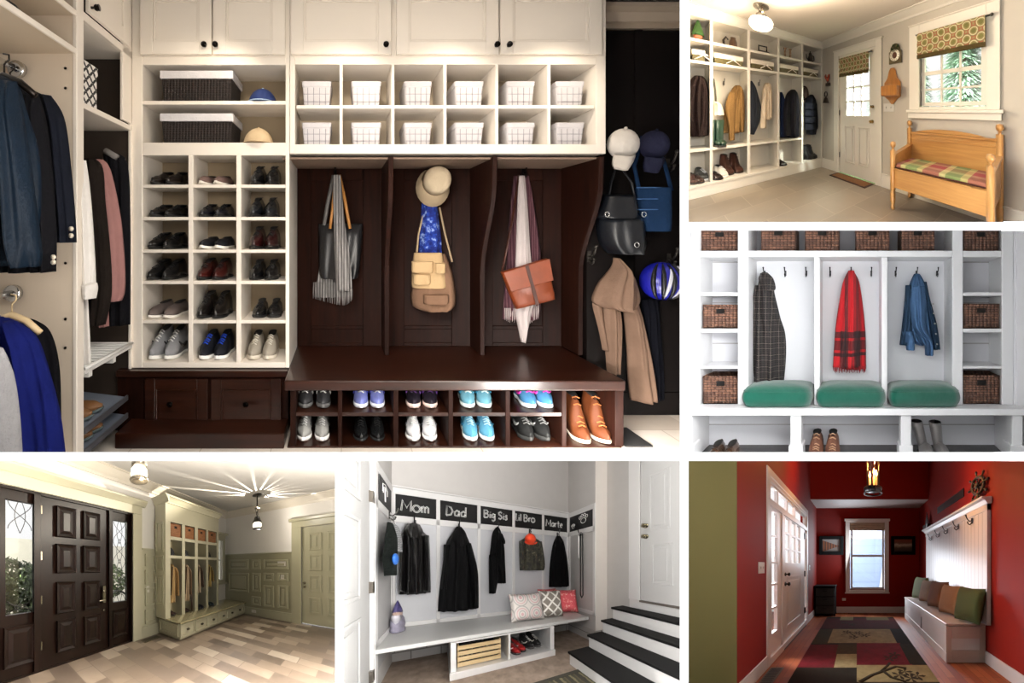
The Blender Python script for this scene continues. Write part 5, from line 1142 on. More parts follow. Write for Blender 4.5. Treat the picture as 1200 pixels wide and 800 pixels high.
# ---- ceiling lamp
p = R.at(892, 7, 'z', ZC); t = thing('ceiling_lamp', 'schoolhouse ceiling lamp with white glass and nickel fitter', 'ceiling lamp', (p.x, p.y, ZC-.4)); m_ni = plain('nickel', '#8d877c', .25, metal=.9, var=.05); zz = R.at(892, 29, 'y', p.y).z
s = MB(); s.lathe([(.1, 0), (.1, -.02), (.04, -.04), (.035, -.1), (.07, -.12), (.07, -.16), (.02, -.16)], (p.x, p.y, ZC), 'z', 18); s.build('fitter', m_ni, t); g0 = ZC-.15
s = MB(); s.lathe([(.06, 0), (.08, -.015), (.135, -.035), (.155, -.075), (.148, -.125), (.11, -.165), (.04, -.18), (.003, -.182)], (p.x, p.y, g0), 'z', 24); s.build('glass_shade', emis('opal_glass', '#fff6e4', 2.4), t)
PB_LAMP = Vector((p.x-.02, p.y-.02, g0-.45)); PB_TOP = Vector((p.x, p.y, ZC-.08))
# =================================================================== ROOM C: white built-in with green cushions
R = RC; R.cy = 362; R = Room('C', RC.rect, 996, 362, 420); X, Z = R.X, R.Z
YN, YF, YB = 2.4, 2.5, 2.74; ZF = Z(521, YB); zb0, zb1 = Z(487, YN), Z(479, YN)
m_w = plain('white_lacquer', '#eeeeef', .35, var=.015, vs=2)
m_w2 = plain('white_backing', '#e6e7ea', .5, var=.02, vs=2)
s = MB(); s.box(-1.6, 1.3, ZF-.05, 1.6, YB+.2, ZF); struct('floor', s, tiles('dark_herringbone_floor', ['#1d1917', '#2a2523', '#352f2c'], .3, .08, '#171413', .003, .4, 'xy', .5, .2, .4))
def shiplap(name, base, gap, z0, P):
    t = NT(name); z = t.xyz()[2]; f = t.math('FRACT', t.math('DIVIDE', t.math('SUBTRACT', z, z0), P)); g = t.math('LESS_THAN', f, .03)
    t.color(t.mix(g, lin(base), lin(gap))); t.rough(.5); t.bump(t.math('SUBTRACT', 1.0, g), .4, .004); return t.m
s = MB(); s.box(-1.6, YB, ZF, 1.6, YB+.05, 1.0); struct('wall_back', s, shiplap('white_shiplap', '#e6e6ea', '#b9b6b6', Z(498, YB), .31))
s = MB(); s.box(-1.6, YF, ZF, X(809, YF), YB, 1); struct('wall_left', s, plain('white_side_wall', '#dcdcdc', .5, var=.02))
s = MB(); s.box(X(1188, YF), YF, ZF, 1.6, YB, 1).box(X(1190, YF), YF-.02, ZF, 1.6, YF, 1); struct('wall_right', s, m_w)
bks = plain('upper_backing_painted_shade', '#a7a5a8', .6)  # grey puts the shadow behind the upper baskets into the board colour
def tower(label, a0, a1, b0, b1):
    t = thing('shelf_tower', label, 'shelf', ((X(a0, YF)+X(b1, YF))/2, YF+.1, zb1))
    for u0, u1 in ((a0, a1), (b0, b1)):
        s = MB(); s.box(X(u0, YF), YF, zb1, X(u1, YF), YB-.005, .75); s.build('upright', m_w, t, bevel=.004)
    for v0, v1 in ((293.6, 301), (342.5, 346.5), (385, 389.5), (429, 432)):
        s = MB(); s.box(X(a1, YF), YF+.003, Z(v1, YF), X(b0, YF), YB-.005, Z(v0, YF)); s.build('shelf', m_w, t, bevel=.003)
    return t
tower('narrow white open shelf tower left of the green cushions', 809, 820, 864.5, 877)
tower('narrow white open shelf tower right of the green cushions', 1116, 1128.5, 1174, 1188)
t = thing('hall_locker', 'white open locker of three bays behind the green cushions', 'locker', (0, YB-.1, zb1))
for u0, u1 in ((954, 961), (1033, 1040)):
    s = MB(); s.box(X(u0, YF), YF, zb1, X(u1, YF), YB-.005, Z(301, YF)); s.build('divider', m_w, t, bevel=.004)
s = MB(); s.box(X(877, YF), YF-.005, Z(301, YF), X(1116, YF), YB-.005, Z(293.6, YF)); s.build('shelf', m_w, t, bevel=.004)
s = MB(); s.box(X(877, YF), YB-.012, zb1, X(1116, YF), YB-.005, Z(301, YF)); s.build('back_board', m_w2, t)
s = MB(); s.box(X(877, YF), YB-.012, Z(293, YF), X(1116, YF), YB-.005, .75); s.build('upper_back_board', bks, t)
s = MB(); s.box(X(877, YF), YB-.03, Z(327, YB), X(1116, YF), YB-.012, Z(308, YB)) if False else None
t = thing('hall_bench', 'long white bench under the green cushions, open below', 'bench', (0, YN+.1, ZF))
s = MB(); s.box(X(807, YN)-.1, YN, zb0, X(1200, YN)+.02, YB-.005, zb1); s.build('seat_board', m_w, t, bevel=.004)
for u0, u1 in ((803, 811), (926, 939), (1055.5, 1068), (1186, 1199)):
    s = MB(); s.box(X(u0, YN+.02), YN+.02, ZF, X(u1, YN+.02), YN+.12, zb0); s.box(X(u0-2, YN+.01), YN+.01, ZF, X(u1+2, YN+.01), YN+.13, Z(522, YN+.01)); s.build('leg', m_w, t, bevel=.004)
for u0, u1, yy in ((806, 811, 0), (1186, 1192, 0)):
    s = MB(); s.box(X(u0, YN+.04), YN+.05, ZF, X(u1, YN+.04), YB-.005, zb0); s.build('side_panel', m_w, t)
# baskets
m_wk = wicker('brown_wicker', '#5d3b2c', '#97694f', .026, .017, .7, 1.0)
for u0, u1, v0, v1, txt in ((821, 864, 268, 293.6, 'left tower, top shelf, cut by the photo edge'), (823, 864.3, 358, 385, 'left tower, middle shelf'), (823, 864.3, 442, 470, 'left tower, bottom shelf'),
        (1129, 1171, 268, 293.6, 'right tower, top shelf'), (1129, 1172, 357, 385, 'right tower, middle shelf'), (1129, 1172.5, 441, 470, 'right tower, bottom shelf'),
        (891, 932.5, 266, 293.6, 'long upper shelf, first from the left'), (942.5, 984, 266, 293.6, 'long upper shelf, second from the left'), (1002, 1043, 266, 293.6, 'long upper shelf, third from the left'), (1055.5, 1096, 266, 293.6, 'long upper shelf, fourth from the left')):
    y = YF+.02; a, b = X(u0, y)+.004, X(u1, y)-.004; z = Z(v1, YF) if v1 < 460 else zb1; h = Z(v0, y)-z
    bsk = wicker_basket(((a+b)/2, y+.1, z), b-a, .19, h, 'brown wicker basket with hand hole, '+txt, m_wk, 'brown wicker baskets', rimc=m_wk)
for u0, u1, w_ in ((834, 852, 'left'), (1135, 1150, 'right')):
    y = YF+.1; mb = MB(); rbox(mb, X(u0, y), y-.05, zb1+.1, X(u1, y), y+.05, zb1+.178, 0, 0, 3, .02); o = mb.build('folded_cloth', cloth('grey_folded_cloth', '#6d6a69', .2), bevel=.01); tag(o, 'grey folded cloth in the bottom basket of the %s tower' % w_, 'cloth')
# hooks
m_h = plain('black_hook', '#141518', .35, metal=.6)
HU = (896, 920.5, 945, 973, 997.4, 1021, 1049.5, 1074, 1098)
for i, u in enumerate(HU):
    coat_hook((X(u, YB-.012), YB-.012, Z(320, YB-.012)), 'black double coat hook, %s from the left in the white locker' % ('first', 'second', 'third', 'fourth', 'fifth', 'sixth', 'seventh', 'eighth', 'ninth')[i], m_h, s=.62, group='black coat hooks')
# clothes
def plaid(name, base, l1, l2, P=.09, bands=((.0, .12, 0), (.3, .06, 1), (.55, .05, 1)), mixv=.7, zoff=0):
    t = NT(name); x, y, z = t.xyz(); c = lin(base)
    def lines(p, off, w): return t.math('LESS_THAN', t.math('FRACT', t.math('ADD', t.math('DIVIDE', p, P), off)), w)
    col = c
    for off, w, k in bands:
        col = t.mix(t.math('MULTIPLY', lines(x, off+.2, w), mixv), col, lin((l1, l2)[k])); col = t.mix(t.math('MULTIPLY', lines(z, off, w), mixv), col, lin((l1, l2)[k]))
    t.color(col); t.rough(.95); t.bump(t.noise(40, 3), .3, .01); return t.m
yh = YB-.05
t = thing('plaid_coat', 'long black and white plaid shirt coat on the first hook', 'coat', (X(898, yh), yh, Z(452, yh)))
m_pl = plaid('dark_plaid', '#080505', '#2a2322', '#655b55', .085, ((0, .1, 0), (.2, .06, 1), (.45, .12, 0), (.62, .05, 1), (.8, .07, 0)), .6)
partdrape(t, 'body', [(320, 891, 900), (330, 889, 906), (345, 886, 908), (370, 881, 914), (390, 878, 920), (420, 877, 921), (452, 877, 918)], yh, m_pl, .09, 3, .02, seed=41, wob=.004)
partdrape(t, 'sleeve', [(334, 885, 892), (350, 881, 892), (380, 878, 890), (420, 877, 888), (440, 877, 886)], yh-.02, m_pl, .05, 2, .008, seed=42)
partdrape(t, 'collar', [(319, 893, 899), (326, 889, 906), (336, 892, 909), (340, 897, 908)], yh-.06, m_pl, .05, 2, .01, seed=43)
t = thing('scarf', 'red tartan scarf with dark bands and fringe on the fifth hook', 'scarf', (X(997, yh), yh, Z(436, yh)))
t2 = NT('red_tartan'); x, y, z = t2.xyz(); zz = lambda v: Z(v, yh)-ORG[t.name].z
def band(p, a, b): return t2.math('MULTIPLY', t2.math('GREATER_THAN', p, a), t2.math('LESS_THAN', p, b))
col = lin('#a8121a')
xx = lambda u: X(u, yh)-ORG[t.name].x
for a, b, c_, k in ((990, 994, '#2a1416', .75), (1003, 1006, '#3a1416', .55)): col = t2.mix(t2.math('MULTIPLY', band(x, xx(a), xx(b)), k), col, lin(c_))
for a, b, k in ((395, 388, .85), (409, 398, .75), (416, 412, .9)): col = t2.mix(t2.math('MULTIPLY', band(z, zz(a), zz(b)), k), col, lin('#171012'))
for a, b in ((985, 992), (1001, 1008)): col = t2.mix(t2.math('MULTIPLY', t2.math('MULTIPLY', band(x, xx(a), xx(b)), band(z, zz(440), zz(387))), .8), col, lin('#171012'))
t2.color(col); t2.rough(.95); t2.bump(t2.noise(50, 3), .3, .01)
partdrape(t, 'back_end', [(320, 994, 1002), (335, 990, 1008), (385, 988, 1014), (432, 986, 1015)], yh+.01, t2.m, .05, 3, .012, seed=44)
partdrape(t, 'front_end', [(317, 994, 1001), (330, 988, 1004), (350, 984, 1006), (385, 979, 1008), (430, 976, 1006)], yh-.05, t2.m, .05, 3, .012, seed=45)
fringe(t, [(976.5+i*1.35, 428, 434+(i % 3)) for i in range(29)], yh-.02, plain('red_fringe', '#8a1219', .9), 6, .003)
t = thing('denim_jacket', 'blue denim jacket hanging from the eighth hook', 'jacket', (X(1076, yh), yh, Z(416, yh)))
m_dj = cloth('denim_jacket_blue', '#3d5878', .18, fold=.3, bs=30); m_dj2 = cloth('denim_dark', '#25384c', .2)
partdrape(t, 'body', [(321, 1071, 1078), (332, 1066, 1084), (350, 1061, 1088), (380, 1060, 1092), (398, 1066, 1094), (404, 1074, 1096)], yh, m_dj, .08, 3, .02, seed=46)
partdrape(t, 'sleeve', [(334, 1061, 1070), (350, 1060, 1073), (380, 1057, 1072), (404, 1054, 1071)], yh-.02, m_dj2, .05, 2, .01, seed=47)
partdrape(t, 'sleeve', [(330, 1078, 1086), (350, 1082, 1090), (380, 1086, 1098), (409, 1090, 1102)], yh-.02, m_dj2, .05, 2, .01, seed=48)
partdrape(t, 'front_flap', [(335, 1068, 1084), (360, 1066, 1086), (384, 1070, 1086), (400, 1082, 1093), (416, 1084, 1094)], yh-.07, m_dj, .05, 2, .014, seed=49)
partdrape(t, 'cuff', [(388, 1061, 1072), (400, 1061, 1072), (410, 1062, 1072)], yh-.06, cloth('denim_jacket_blue', '#3d5878'), .04, 1, .006, seed=50)
partdrape(t, 'lining', [(393, 1072, 1082), (400, 1074, 1088), (405, 1080, 1089)], yh-.02, cloth('fleece_lining', '#cfc7c4'), .03, 1, .005, seed=51)
for v in (356, 367, 379, 391, 403): s = MB(); s.lathe([(.006, 0), (.006, -.006), (.001, -.006)], (X(1093+(v-356)*.1, yh-.07), yh-.075, Z(v, yh-.07)), 'y', 8); s.build('button', plain('brass_button', '#c9c4b8', .3, metal=.5), t)
# cushions
m_g = cloth('green_velvet', '#0a4a3b', .16, .85, .25, 12, sheen=.3)
for i, (u0, u1) in enumerate(((866.5, 952), (954.5, 1039.5), (1041.5, 1128.5))):
    y0, y1 = YN+.008, YB-.03; a, b = X(u0, y0), X(u1, y0); z0, z1 = zb1, Z(456, y0); c = ((a+b)/2, (y0+y1)/2, z0)
    t = thing('seat_cushion', 'dark green box cushion on the white bench, %s of three' % ('left', 'middle', 'right')[i], 'cushion', c, 'green bench cushions')
    mb = MB(); rings = []; n = 10
    for k in range(13):
        q = k/12; zz = lerp(z0, z1, q); ins = .035*(1-math.sin(PI*min(1, max(0, q)))**.5)+.004; ring = []
        if q == 1: ins = .03
        A0, A1, B0, B1 = a+ins, b-ins, y0+ins, y1-ins; r = .05
        for (cx_, cy_, sg) in ((A1-r, B1-r, 0), (A0+r, B1-r, 1), (A0+r, B0+r, 2), (A1-r, B0+r, 3)):
            for j in range(n+1):
                an = PI/2*(sg+j/n); ring.append((cx_+r*math.cos(an), cy_+r*math.sin(an), zz))
        rings.append(ring)
    for kk, dz in ((.8, .012), (.5, .02), (.15, .022)):
        last = rings[12]; cx_, cy_ = (a+b)/2, (y0+y1)/2; rings.append([(cx_+(p[0]-cx_)*kk, cy_+(p[1]-cy_)*kk, z1+dz) for p in last])
    mb.loft(rings); mb.build('cover', m_g, t)
    mb = MB()
    for k in (1, 10): r_ = rings[k]; mb.tube([Vector(p) for p in r_]+[Vector(r_[0])], .004, 5)
    mb.build('piping', m_g, t)
# boots and shoes under the bench
def tall_boot(p, lean, label, h=.36):
    t = thing('rubber_boot', label, 'boot', p, 'grey tall boots'); x, y, z = p; mb = MB(); m = plain('grey_rubber', '#6f6b69', .3, var=.15, spec=.6)
    rings = []
    for q, r in ((0, .034), (.1, .034), (.3, .036), (.6, .04), (.85, .043), (1, .044)):
        rings.append([(x+lean*q+r*math.cos(2*PI*k/18), y+r*1.1*math.sin(2*PI*k/18), z+.03+h*q) for k in range(18)])
    mb.loft(rings); mb.build('shaft', m, t); mb = MB(); top = rings[-1]; cx_ = x+lean
    mb.loft([[(cx_+(v[0]-cx_)*k_, y+(v[1]-y)*k_, v[2]+.002) for v in top] for k_ in (.9, .3)]); mb.build('opening', plain('boot_inside', '#2a1413', .8), t)
    mb = MB(); mb.ball((x, y-.07, z+.05), (.05, .12, .055), 14, 8); mb.build('foot', m, t); mb = MB(); rbox(mb, x-.05, y-.19, z, x+.05, y+.06, z+.025, 0, 0, 4, .045); mb.build('sole', plain('boot_sole', '#2b2a29', .7), t)
y = 2.55; zt = Z(494, y); hb = zt-ZF-.03
tall_boot((X(1083, y), y, ZF), X(1073.5, y)-X(1083, y), 'leaning grey tall boot beside the second white bench post', hb+.005)
tall_boot((X(1100, y), y, ZF), X(1095.5, y)-X(1100, y), 'upright grey tall boot under the right end of the bench', hb)
for u, sd in ((957, 'left'), (976, 'right')): make_shoe((X(u, 2.56), 2.56, ZF), 'boot', '#6b4636', '%s brown lace-up ankle boot under the middle cushion' % sd, 'boot', length=.26, width=.115, h=.5, sole='#4a382e', lace='#b08a6c', group='brown ankle boots')
for u, sd in ((838, 'left'), (855, 'right')): make_shoe((X(u, 2.44), 2.44, ZF), 'dress', '#4d3524', '%s brown shoe on the dark floor under the left cushion' % sd, 'shoe', length=.27, width=.1, h=.9, sole='#20160f', lace='#2a1a10', group='brown shoes')
# =================================================================== ROOM D: sage panelled foyer with dark front door
R = Room('D', RD.rect, 196, 662, 225.5, math.atan2(225.5, 227)); RD = R
YW, XB, ZF, ZC = 2.686, 4.988, -1.27, 1.46
m_sg = plain('sage_paint', '#9e9a80', .4, var=.03); m_sg2 = plain('sage_paint_light', '#b5b097', .4, var=.03); m_cw = plain('cream_wall_paint', '#ddd9d2', .7, var=.02)
m_mh = wood('espresso_wood', '#0d0604', '#1c0d08', 'z', 5, .42, .04, coat=0, spec=.16)
def wx(u): return R.at(u, 661.5, 'y', YW).x
def wz(u, v): return R.at(u, v, 'y', YW).z
def by(u): return R.at(u, 661.5, 'x', XB).y
def bz(u, v): return R.at(u, v, 'x', XB).z
def rowsY(rows, y): return [(R.at((a+b)/2, v, 'y', y).z, R.at(a, v, 'y', y).x, R.at(b, v, 'y', y).x) for v, a, b in rows]
s = MB(); s.box(-2, -3, ZF-.05, XB+.1, YW+.3, ZF)
struct('floor', s, tiles('ashlar_stone_tile', ['#6b5c50', '#7d6d60', '#8d7c6c', '#756457', '#9d8b7a', '#c3b4a2', '#857465', '#6f6155', '#a89684', '#78695d', '#d2c6b6'], .36, .21, '#6f6054', .004, .4, 'yx', .37, .15, .35, 3, True))
s = MB(); s.box(-2, -3, ZC, XB+.2, YW+.4, ZC+.05); struct('ceiling', s, plain('ceiling_grey', '#bdbab4', .8, var=.02))
dx0, dx1, dzt = -.6, 1.846, .862
gx0, gx1, gz0, gz1 = 4.57, 4.80, -.42, .72       # small window past the lockers
s = MB(); s.box(-2, YW, ZF, dx0, YW+.2, ZC).box(dx0, YW, dzt, dx1, YW+.2, ZC).box(dx1, YW, ZF, gx0, YW+.2, ZC).box(gx0, YW, ZF, gx1, YW+.2, gz0).box(gx0, YW, gz1, gx1, YW+.2, ZC).box(gx1, YW, ZF, XB+.1, YW+.2, ZC); struct('wall_left', s, m_cw)
dy0, dy1, dzz = -.3, .91, .82
s = MB(); s.box(XB, dy1, ZF, XB+.15, YW, ZC).box(XB, -3, dzz, XB+.15, dy1, ZC); struct('wall_back', s, m_cw)
for i, (p0, p1, n) in enumerate((((-2, YW, 0), (XB, YW, 0), (0, -1, 0)), ((XB, YW, 0), (XB, -3, 0), (-1, 0, 0)))): struct('trim_%d' % (i+1), crown(p0, p1, n, ZC, .16, .13), plain('crown_cream', '#d2cabb', .5, var=.02))
# door casing
s = MB(); s.box(dx1, YW-.03, ZF, 2.03, YW, .86).box(-2, YW-.03, dzt-.0, 2.03, YW, 1.0); s.prism([(YW-.03, 1.0), (YW, 1.0), (YW, 1.1), (YW-.1, 1.1), (YW-.1, 1.07), (YW-.06, 1.03)], 'x', -2, 2.1); struct('trim_3', s, m_sg2, bevel=.003)
# ---- front door: fixed sidelights either side of a panelled leaf
def raised(par, x0, x1, z0, z1, y, name='door_panel', m=None, fr=.045):
    s = MB(); a, b, c_, d_ = x0, x1, z0, z1; k = fr
    s.loft([[(a, y, c_), (b, y, c_), (b, y, d_), (a, y, d_)], [(a+.012, y-.018, c_+.012), (b-.012, y-.018, c_+.012), (b-.012, y-.018, d_-.012), (a+.012, y-.018, d_-.012)], [(a+k, y-.004, c_+k), (b-k, y-.004, c_+k), (b-k, y-.004, d_-k), (a+k, y-.004, d_-k)], [(a+k*1.9, y-.02, c_+k*1.9), (b-k*1.9, y-.02, c_+k*1.9), (b-k*1.9, y-.02, d_-k*1.9), (a+k*1.9, y-.02, d_-k*1.9)]], True, True, False)
    return s.build(name, m or m_mh, par)
lx0, lx1 = .552, 1.43; YD = YW+.02
s = MB(); s.box(lx0-.07, YD-.02, ZF, lx0-.005, YD+.1, dzt).box(lx1+.005, YD-.02, ZF, lx1+.05, YD+.1, dzt).box(-.6, YD-.02, dzt-.03, dx1, YD+.1, dzt).box(dx1-.03, YD-.02, ZF, dx1, YD+.1, dzt).box(-.6, YD-.02, ZF-.0, dx1, YD+.1, ZF+.02); struct('trim_4', s, m_mh)
d = struct('door_1', MB().box(lx0, YD, ZF+.015, lx1, YD+.05, dzt-.035), m_mh)
for u0, u1, v0, v1 in ((65.5, 89.5, 594, 630), (97, 117.5, 600, 632.5), (65.5, 89.5, 637.5, 671.5), (97, 117.5, 639.5, 671), (65.5, 88.5, 681, 718), (98, 117, 680.5, 714), (66, 89, 724.5, 762), (98, 118, 720, 753.5)):
    um, vm = (u0+u1)/2, (v0+v1)/2; raised(d, R.at(u0, 661, 'y', YD).x, R.at(u1, 661, 'y', YD).x, R.at(um, v1, 'y', YD).z, R.at(um, v0, 'y', YD).z, YD)
m_st = plain('brushed_nickel', '#a39a86', .25, metal=.9, var=.05)
q = R.at(121.5, 696, 'y', YD); s = MB(); s.box(q.x-.028, YD-.025, q.z-.13, q.x+.028, YD, q.z+.13); ls = s.build('lock_plate', m_st, d, bevel=.008); s = MB(); s.tube([(q.x, YD-.02, q.z-.08), (q.x, YD-.06, q.z-.08), (q.x-.1, YD-.06, q.z-.08)], .012, 8); s.lathe([(.022, -.025), (.022, -.035), (.004, -.036)], (q.x, YD, q.z+.05), 'y', 12); s.build('lever', m_st, ls)
q = R.at(121.5, 714.5, 'y', YD); s = MB(); s.lathe([(.014, 0), (.014, -.015), (.004, -.018)], (q.x, YD, q.z), 'y', 12); s.build('bolt', m_st, d)
for v in (598, 651, 702, 755): z = R.at(53.3, v, 'y', YD).z; s = MB(); s.box(lx0-.012, YD-.012, z-.05, lx0+.012, YD+.004, z+.05); s.build('hinge', m_st, d)
def sidelight(nm, x0, x1, a0, a1, z0, z1, pan, label):
    w = struct(nm, MB().box(x0, YD, ZF+.02, a0, YD+.06, dzt-.03).box(a1, YD, ZF+.02, x1, YD+.06, dzt-.03).box(a0, YD, ZF+.02, a1, YD+.06, z0).box(a0, YD, z1, a1, YD+.06, dzt-.03), m_mh); w['label'] = label
    s = MB(); s.box(a0, YD+.03, z0, a1, YD+.034, z1); struct('pane', s, glass('clear_pane', alpha=.08), parent=w)
    s = MB(); xc = (a0+a1)/2; hw = (a1-a0)*.42; H = z1-z0; L_ = (1, 1) if pan[0] else (0, 2)
    segs = [(z1-.0*H, z1-.25*H), (z0+.0, z0+.12*H)] if pan[0] else [(z1-k*H/4, z1-(k+1)*H/4) for k in range(4)]
    for (za, zb_) in segs:
        for sg in (-1, 1): s.tube([(xc+sg*hw*math.cos(PI*t_), YD+.025, lerp(za, zb_, t_)) for t_ in [k/10 for k in range(11)]], .004, 5)
        for sg in (-1, 1): s.tube([(xc+sg*hw*(.5*math.sin(PI*t_)-.0)*.9, YD+.025, lerp(za+.04, zb_-.04, t_)) for t_ in [k/10 for k in range(11)]], .004, 5)
    struct('leaded_curve', s, plain('lead_came', '#3d3a36', .4, metal=.6), parent=w)
    raised(w, a0-.02, a1+.02, ZF+.14, z0-.12, YD, 'side_panel')
sidelight('window_1', -.6, lx0-.07, .225, .484, -.55, .72, (1,), 'left sidelight of the dark front door with curved leading'); sidelight('window_2', lx1+.05, dx1-.03, 1.505, 1.757, -.578, .70, (0,), 'narrow right sidelight of the dark front door with curved leading')
# garden outside
m_gd = foliage_mat('garden_leaves', '#222f16', '#4a5c2c', '#8d9a5c'); 
for i, (x, y, rx, h) in enumerate(((.35, 4.6, .75, 1.15), (1.0, 5.0, .7, 1.0), (2.6, 5.2, .7, 1.1), (-.2, 5.2, .8, 1.25))):
    t = thing('garden_shrub', 'leafy garden shrub outside the foyer, %s from the house corner' % on[i], 'shrub', (x, y, ZF), 'garden shrubs'); s = MB(); leaves(s, (x, y, ZF+.25+h*.5), (rx, rx*.6, h*.5), 1300, .07, 20+i); s.build('foliage', m_gd, t); s = MB(); s.tube([(x, y, ZF), (x, y, ZF+h*.8)], .04, 6); s.build('stem', plain('bark', '#4a3b2e', .9), t)
s = MB(); s.box(-3, YW+.2, ZF-.1, 6.5, 9, ZF-.03); struct('ground_outside', s, plain('pale_paving', '#c9c4b6', .8))
s = MB(); s.box(-3, 7.5, ZF, 7, 7.6, ZF+2.1); struct('wall_garden', s, plain('pale_render', '#e6e0d2', .8))
p = R.at(13.5, 709.5, 'y', 4.0); t = thing('stone_ball', 'grey stone ball in front of the garden shrub', 'ornament', (p.x, 4.0, ZF)); s = MB(); s.ball((p.x, 4.0, ZF+.17), .17, 16, 10); s.build('ball', plain('grey_stone', '#9c9a92', .8, var=.2, vs=12), t)
s = MB(); s.lathe([(.12, -.03), (.13, .0), (.08, .02)], (p.x, 4.0, ZF), 'z', 12); s.build('foot', plain('grey_stone', '#9c9a92', .8), t)
p = R.at(146, 702, 'y', 3.2); t = thing('garden_chair', 'dark curved garden chair seen through the right sidelight', 'chair', (p.x, 3.2, ZF)); m_dk = plain('dark_iron', '#22262c', .5)
s = MB(); s.lathe([(.2, .4), (.2, .43), (.01, .43)], (p.x, 3.3, ZF), 'z', 16); s.build('seat', m_dk, t); s = MB(); s.tube([(p.x+.2*math.cos(a), 3.3+.2*math.sin(a), ZF+.43+.32*max(0, math.sin(a))**.5) for a in [PI*k/10 for k in range(11)]], .02, 6); s.build('backrest', m_dk, t)
for k in range(4): a = PI/4+PI/2*k; s = MB(); s.tube([(p.x+.15*math.cos(a), 3.3+.15*math.sin(a), ZF+.4), (p.x+.2*math.cos(a), 3.3+.2*math.sin(a), ZF-.03)], .015, 6); s.build('leg', m_dk, t)
# ---- wainscot
def moulding(s, x0, x1, z0, z1, y, w=.03): s.frame(x0, z0, x1, z1, w, y-.025, y); s.box(x0+w*1.8, y-.008, z0+w*1.8, x1-w*1.8, y, z1-w*1.8)
s = MB(); wl = R.at(166, 645, 'y', YW).x; s.box(2.03, YW-.015, ZF, 2.46, YW, .27).box(2.03, YW-.04, .27, 2.46, YW, .295).box(2.03, YW-.03, ZF, 2.46, YW, ZF+.2)
for z0, z1 in ((-.02, .2), (-.34, -.08), (-.72, -.4), (-1.03, -.78)): moulding(s, 2.1, 2.33, z0, z1, YW-.015)
struct('trim_5', s, m_sg2)
s = MB(); s.box(XB-.015, 1.085, ZF, XB, YW, .27); struct('trim_8', s, plain('sage_painted_shade', '#8e8a70', .4, var=.03)); s = MB(); s.box(XB-.045, 1.085, .27, XB, YW, .3).box(XB-.035, 1.085, ZF, XB, YW, ZF+.2)  # darker sage on the recessed ground paints in the moulding shading
for u0, u1, v0, v1 in ((268.8, 292.4, 655.4, 666.8), (268.8, 292.4, 671, 692.8), (295.6, 306.2, 655.4, 666.8), (295.6, 306.2, 671, 692.8), (295.6, 306.2, 698.5, 709), (309.4, 338.6, 655.4, 666.8), (309.4, 321.6, 671, 680.6), (325.7, 338.6, 671, 680.6), (309.4, 321.6, 685.5, 710.6), (325.7, 338.6, 685.5, 712.3)):
    um = (u0+u1)/2; ya, yb_ = by(u1), by(u0); za, zb_ = bz(um, v1), bz(um, v0); s.frame_x(ya, za, yb_, zb_, .045, XB-.06, XB-.014); s.box(XB-.05, ya+.085, za+.085, XB-.014, yb_-.085, zb_-.085)
struct('trim_6', s, m_sg, bevel=.008)
s = MB(); s.box(XB-.04, dy1, ZF, XB, 1.085, dzz+.0).box(XB-.04, -.5, dzz, XB, 1.085, dzz+.13); s.prism([(XB-.04, dzz+.13), (XB, dzz+.13), (XB, dzz+.2), (XB-.11, dzz+.2), (XB-.11, dzz+.175), (XB-.07, dzz+.15)], 'y', -.5, 1.13) if False else s.box(XB-.1, -.5, dzz+.13, XB, 1.13, dzz+.19)
struct('trim_7', s, m_sg, bevel=.005)
d2 = struct('door_2', MB().box(XB+.03, dy0, ZF+.02, XB+.08, dy1-.005, dzz-.005), m_sg)
for (ua, ub, rows_) in ((361.4, 376.8, ((624.3, 644.4), (649.6, 668.4), (674, 693.6), (700, 718.9))), (383.5, 398, ((622, 644), (649.6, 668.6), (674.2, 694.5), (701, 721.5)))):
    for v0, v1 in rows_:
        X3 = XB+.03; ya, yb_ = R.at(ub, 661, 'x', X3).y, R.at(ua, 661, 'x', X3).y; um = (ua+ub)/2; za, zb_ = R.at(um, v1, 'x', X3).z, R.at(um, v0, 'x', X3).z
        s = MB(); s.frame_x(ya, za, yb_, zb_, .035, X3-.03, X3); s.box(X3-.025, ya+.08, za+.08, X3, yb_-.08, zb_-.08); s.build('door_panel', m_sg, d2, bevel=.004)
for v in (682.6, 687): q = R.at(357.2, v, 'x', XB+.03); s = MB(); s.ball((XB-.01, q.y, q.z), .026, 10, 7); s.tube([(XB+.03, q.y, q.z), (XB-.01, q.y, q.z)], .01, 6); s.build('door_knob', m_st, d2)
q = R.at(330, 660.3, 'x', XB-.015); plate((XB-.016, q.y, q.z), .16, .11, '-x', 'white thermostat on the sage panelling', 'thermostat', 'thermostat', 1)
q = R.at(331, 675.8, 'x', XB-.015); plate((XB-.016, q.y, q.z), .07, .11, '-x', 'white light switch under the thermostat', nl=1)
q = R.at(297.5, 716, 'x', XB-.035); plate((XB-.036, q.y, q.z), .11, .07, '-x', 'white outlet in the skirting beside the window seat', 'wall_outlet', 'outlet')
q = R.at(173, 690, 'y', YW-.015); plate((q.x, YW-.016, q.z), .07, .115, '-y', 'white light switch on the panelling beside the front door', nl=1)
p0, p1 = R.at(170, 750, 'z', ZF), R.at(184, 747, 'z', ZF); t = thing('floor_register', 'bronze floor register between the front door and the lockers', 'vent', ((p0.x+p1.x)/2, p0.y, ZF)); xx, yy = (p0.x+p1.x)/2, (p0.y+p1.y)/2
s = MB(); s.box(xx-.18, yy-.06, ZF, xx+.18, yy+.06, ZF+.006); s.build('frame', plain('register_bronze2', '#4d4330', .5), t); s = MB()
for k in range(9): s.box(xx-.16+k*.036, yy-.045, ZF+.006, xx-.145+k*.036, yy+.045, ZF+.009)
s.build('louvre', plain('register_dark', '#0e0c08', .5), t)
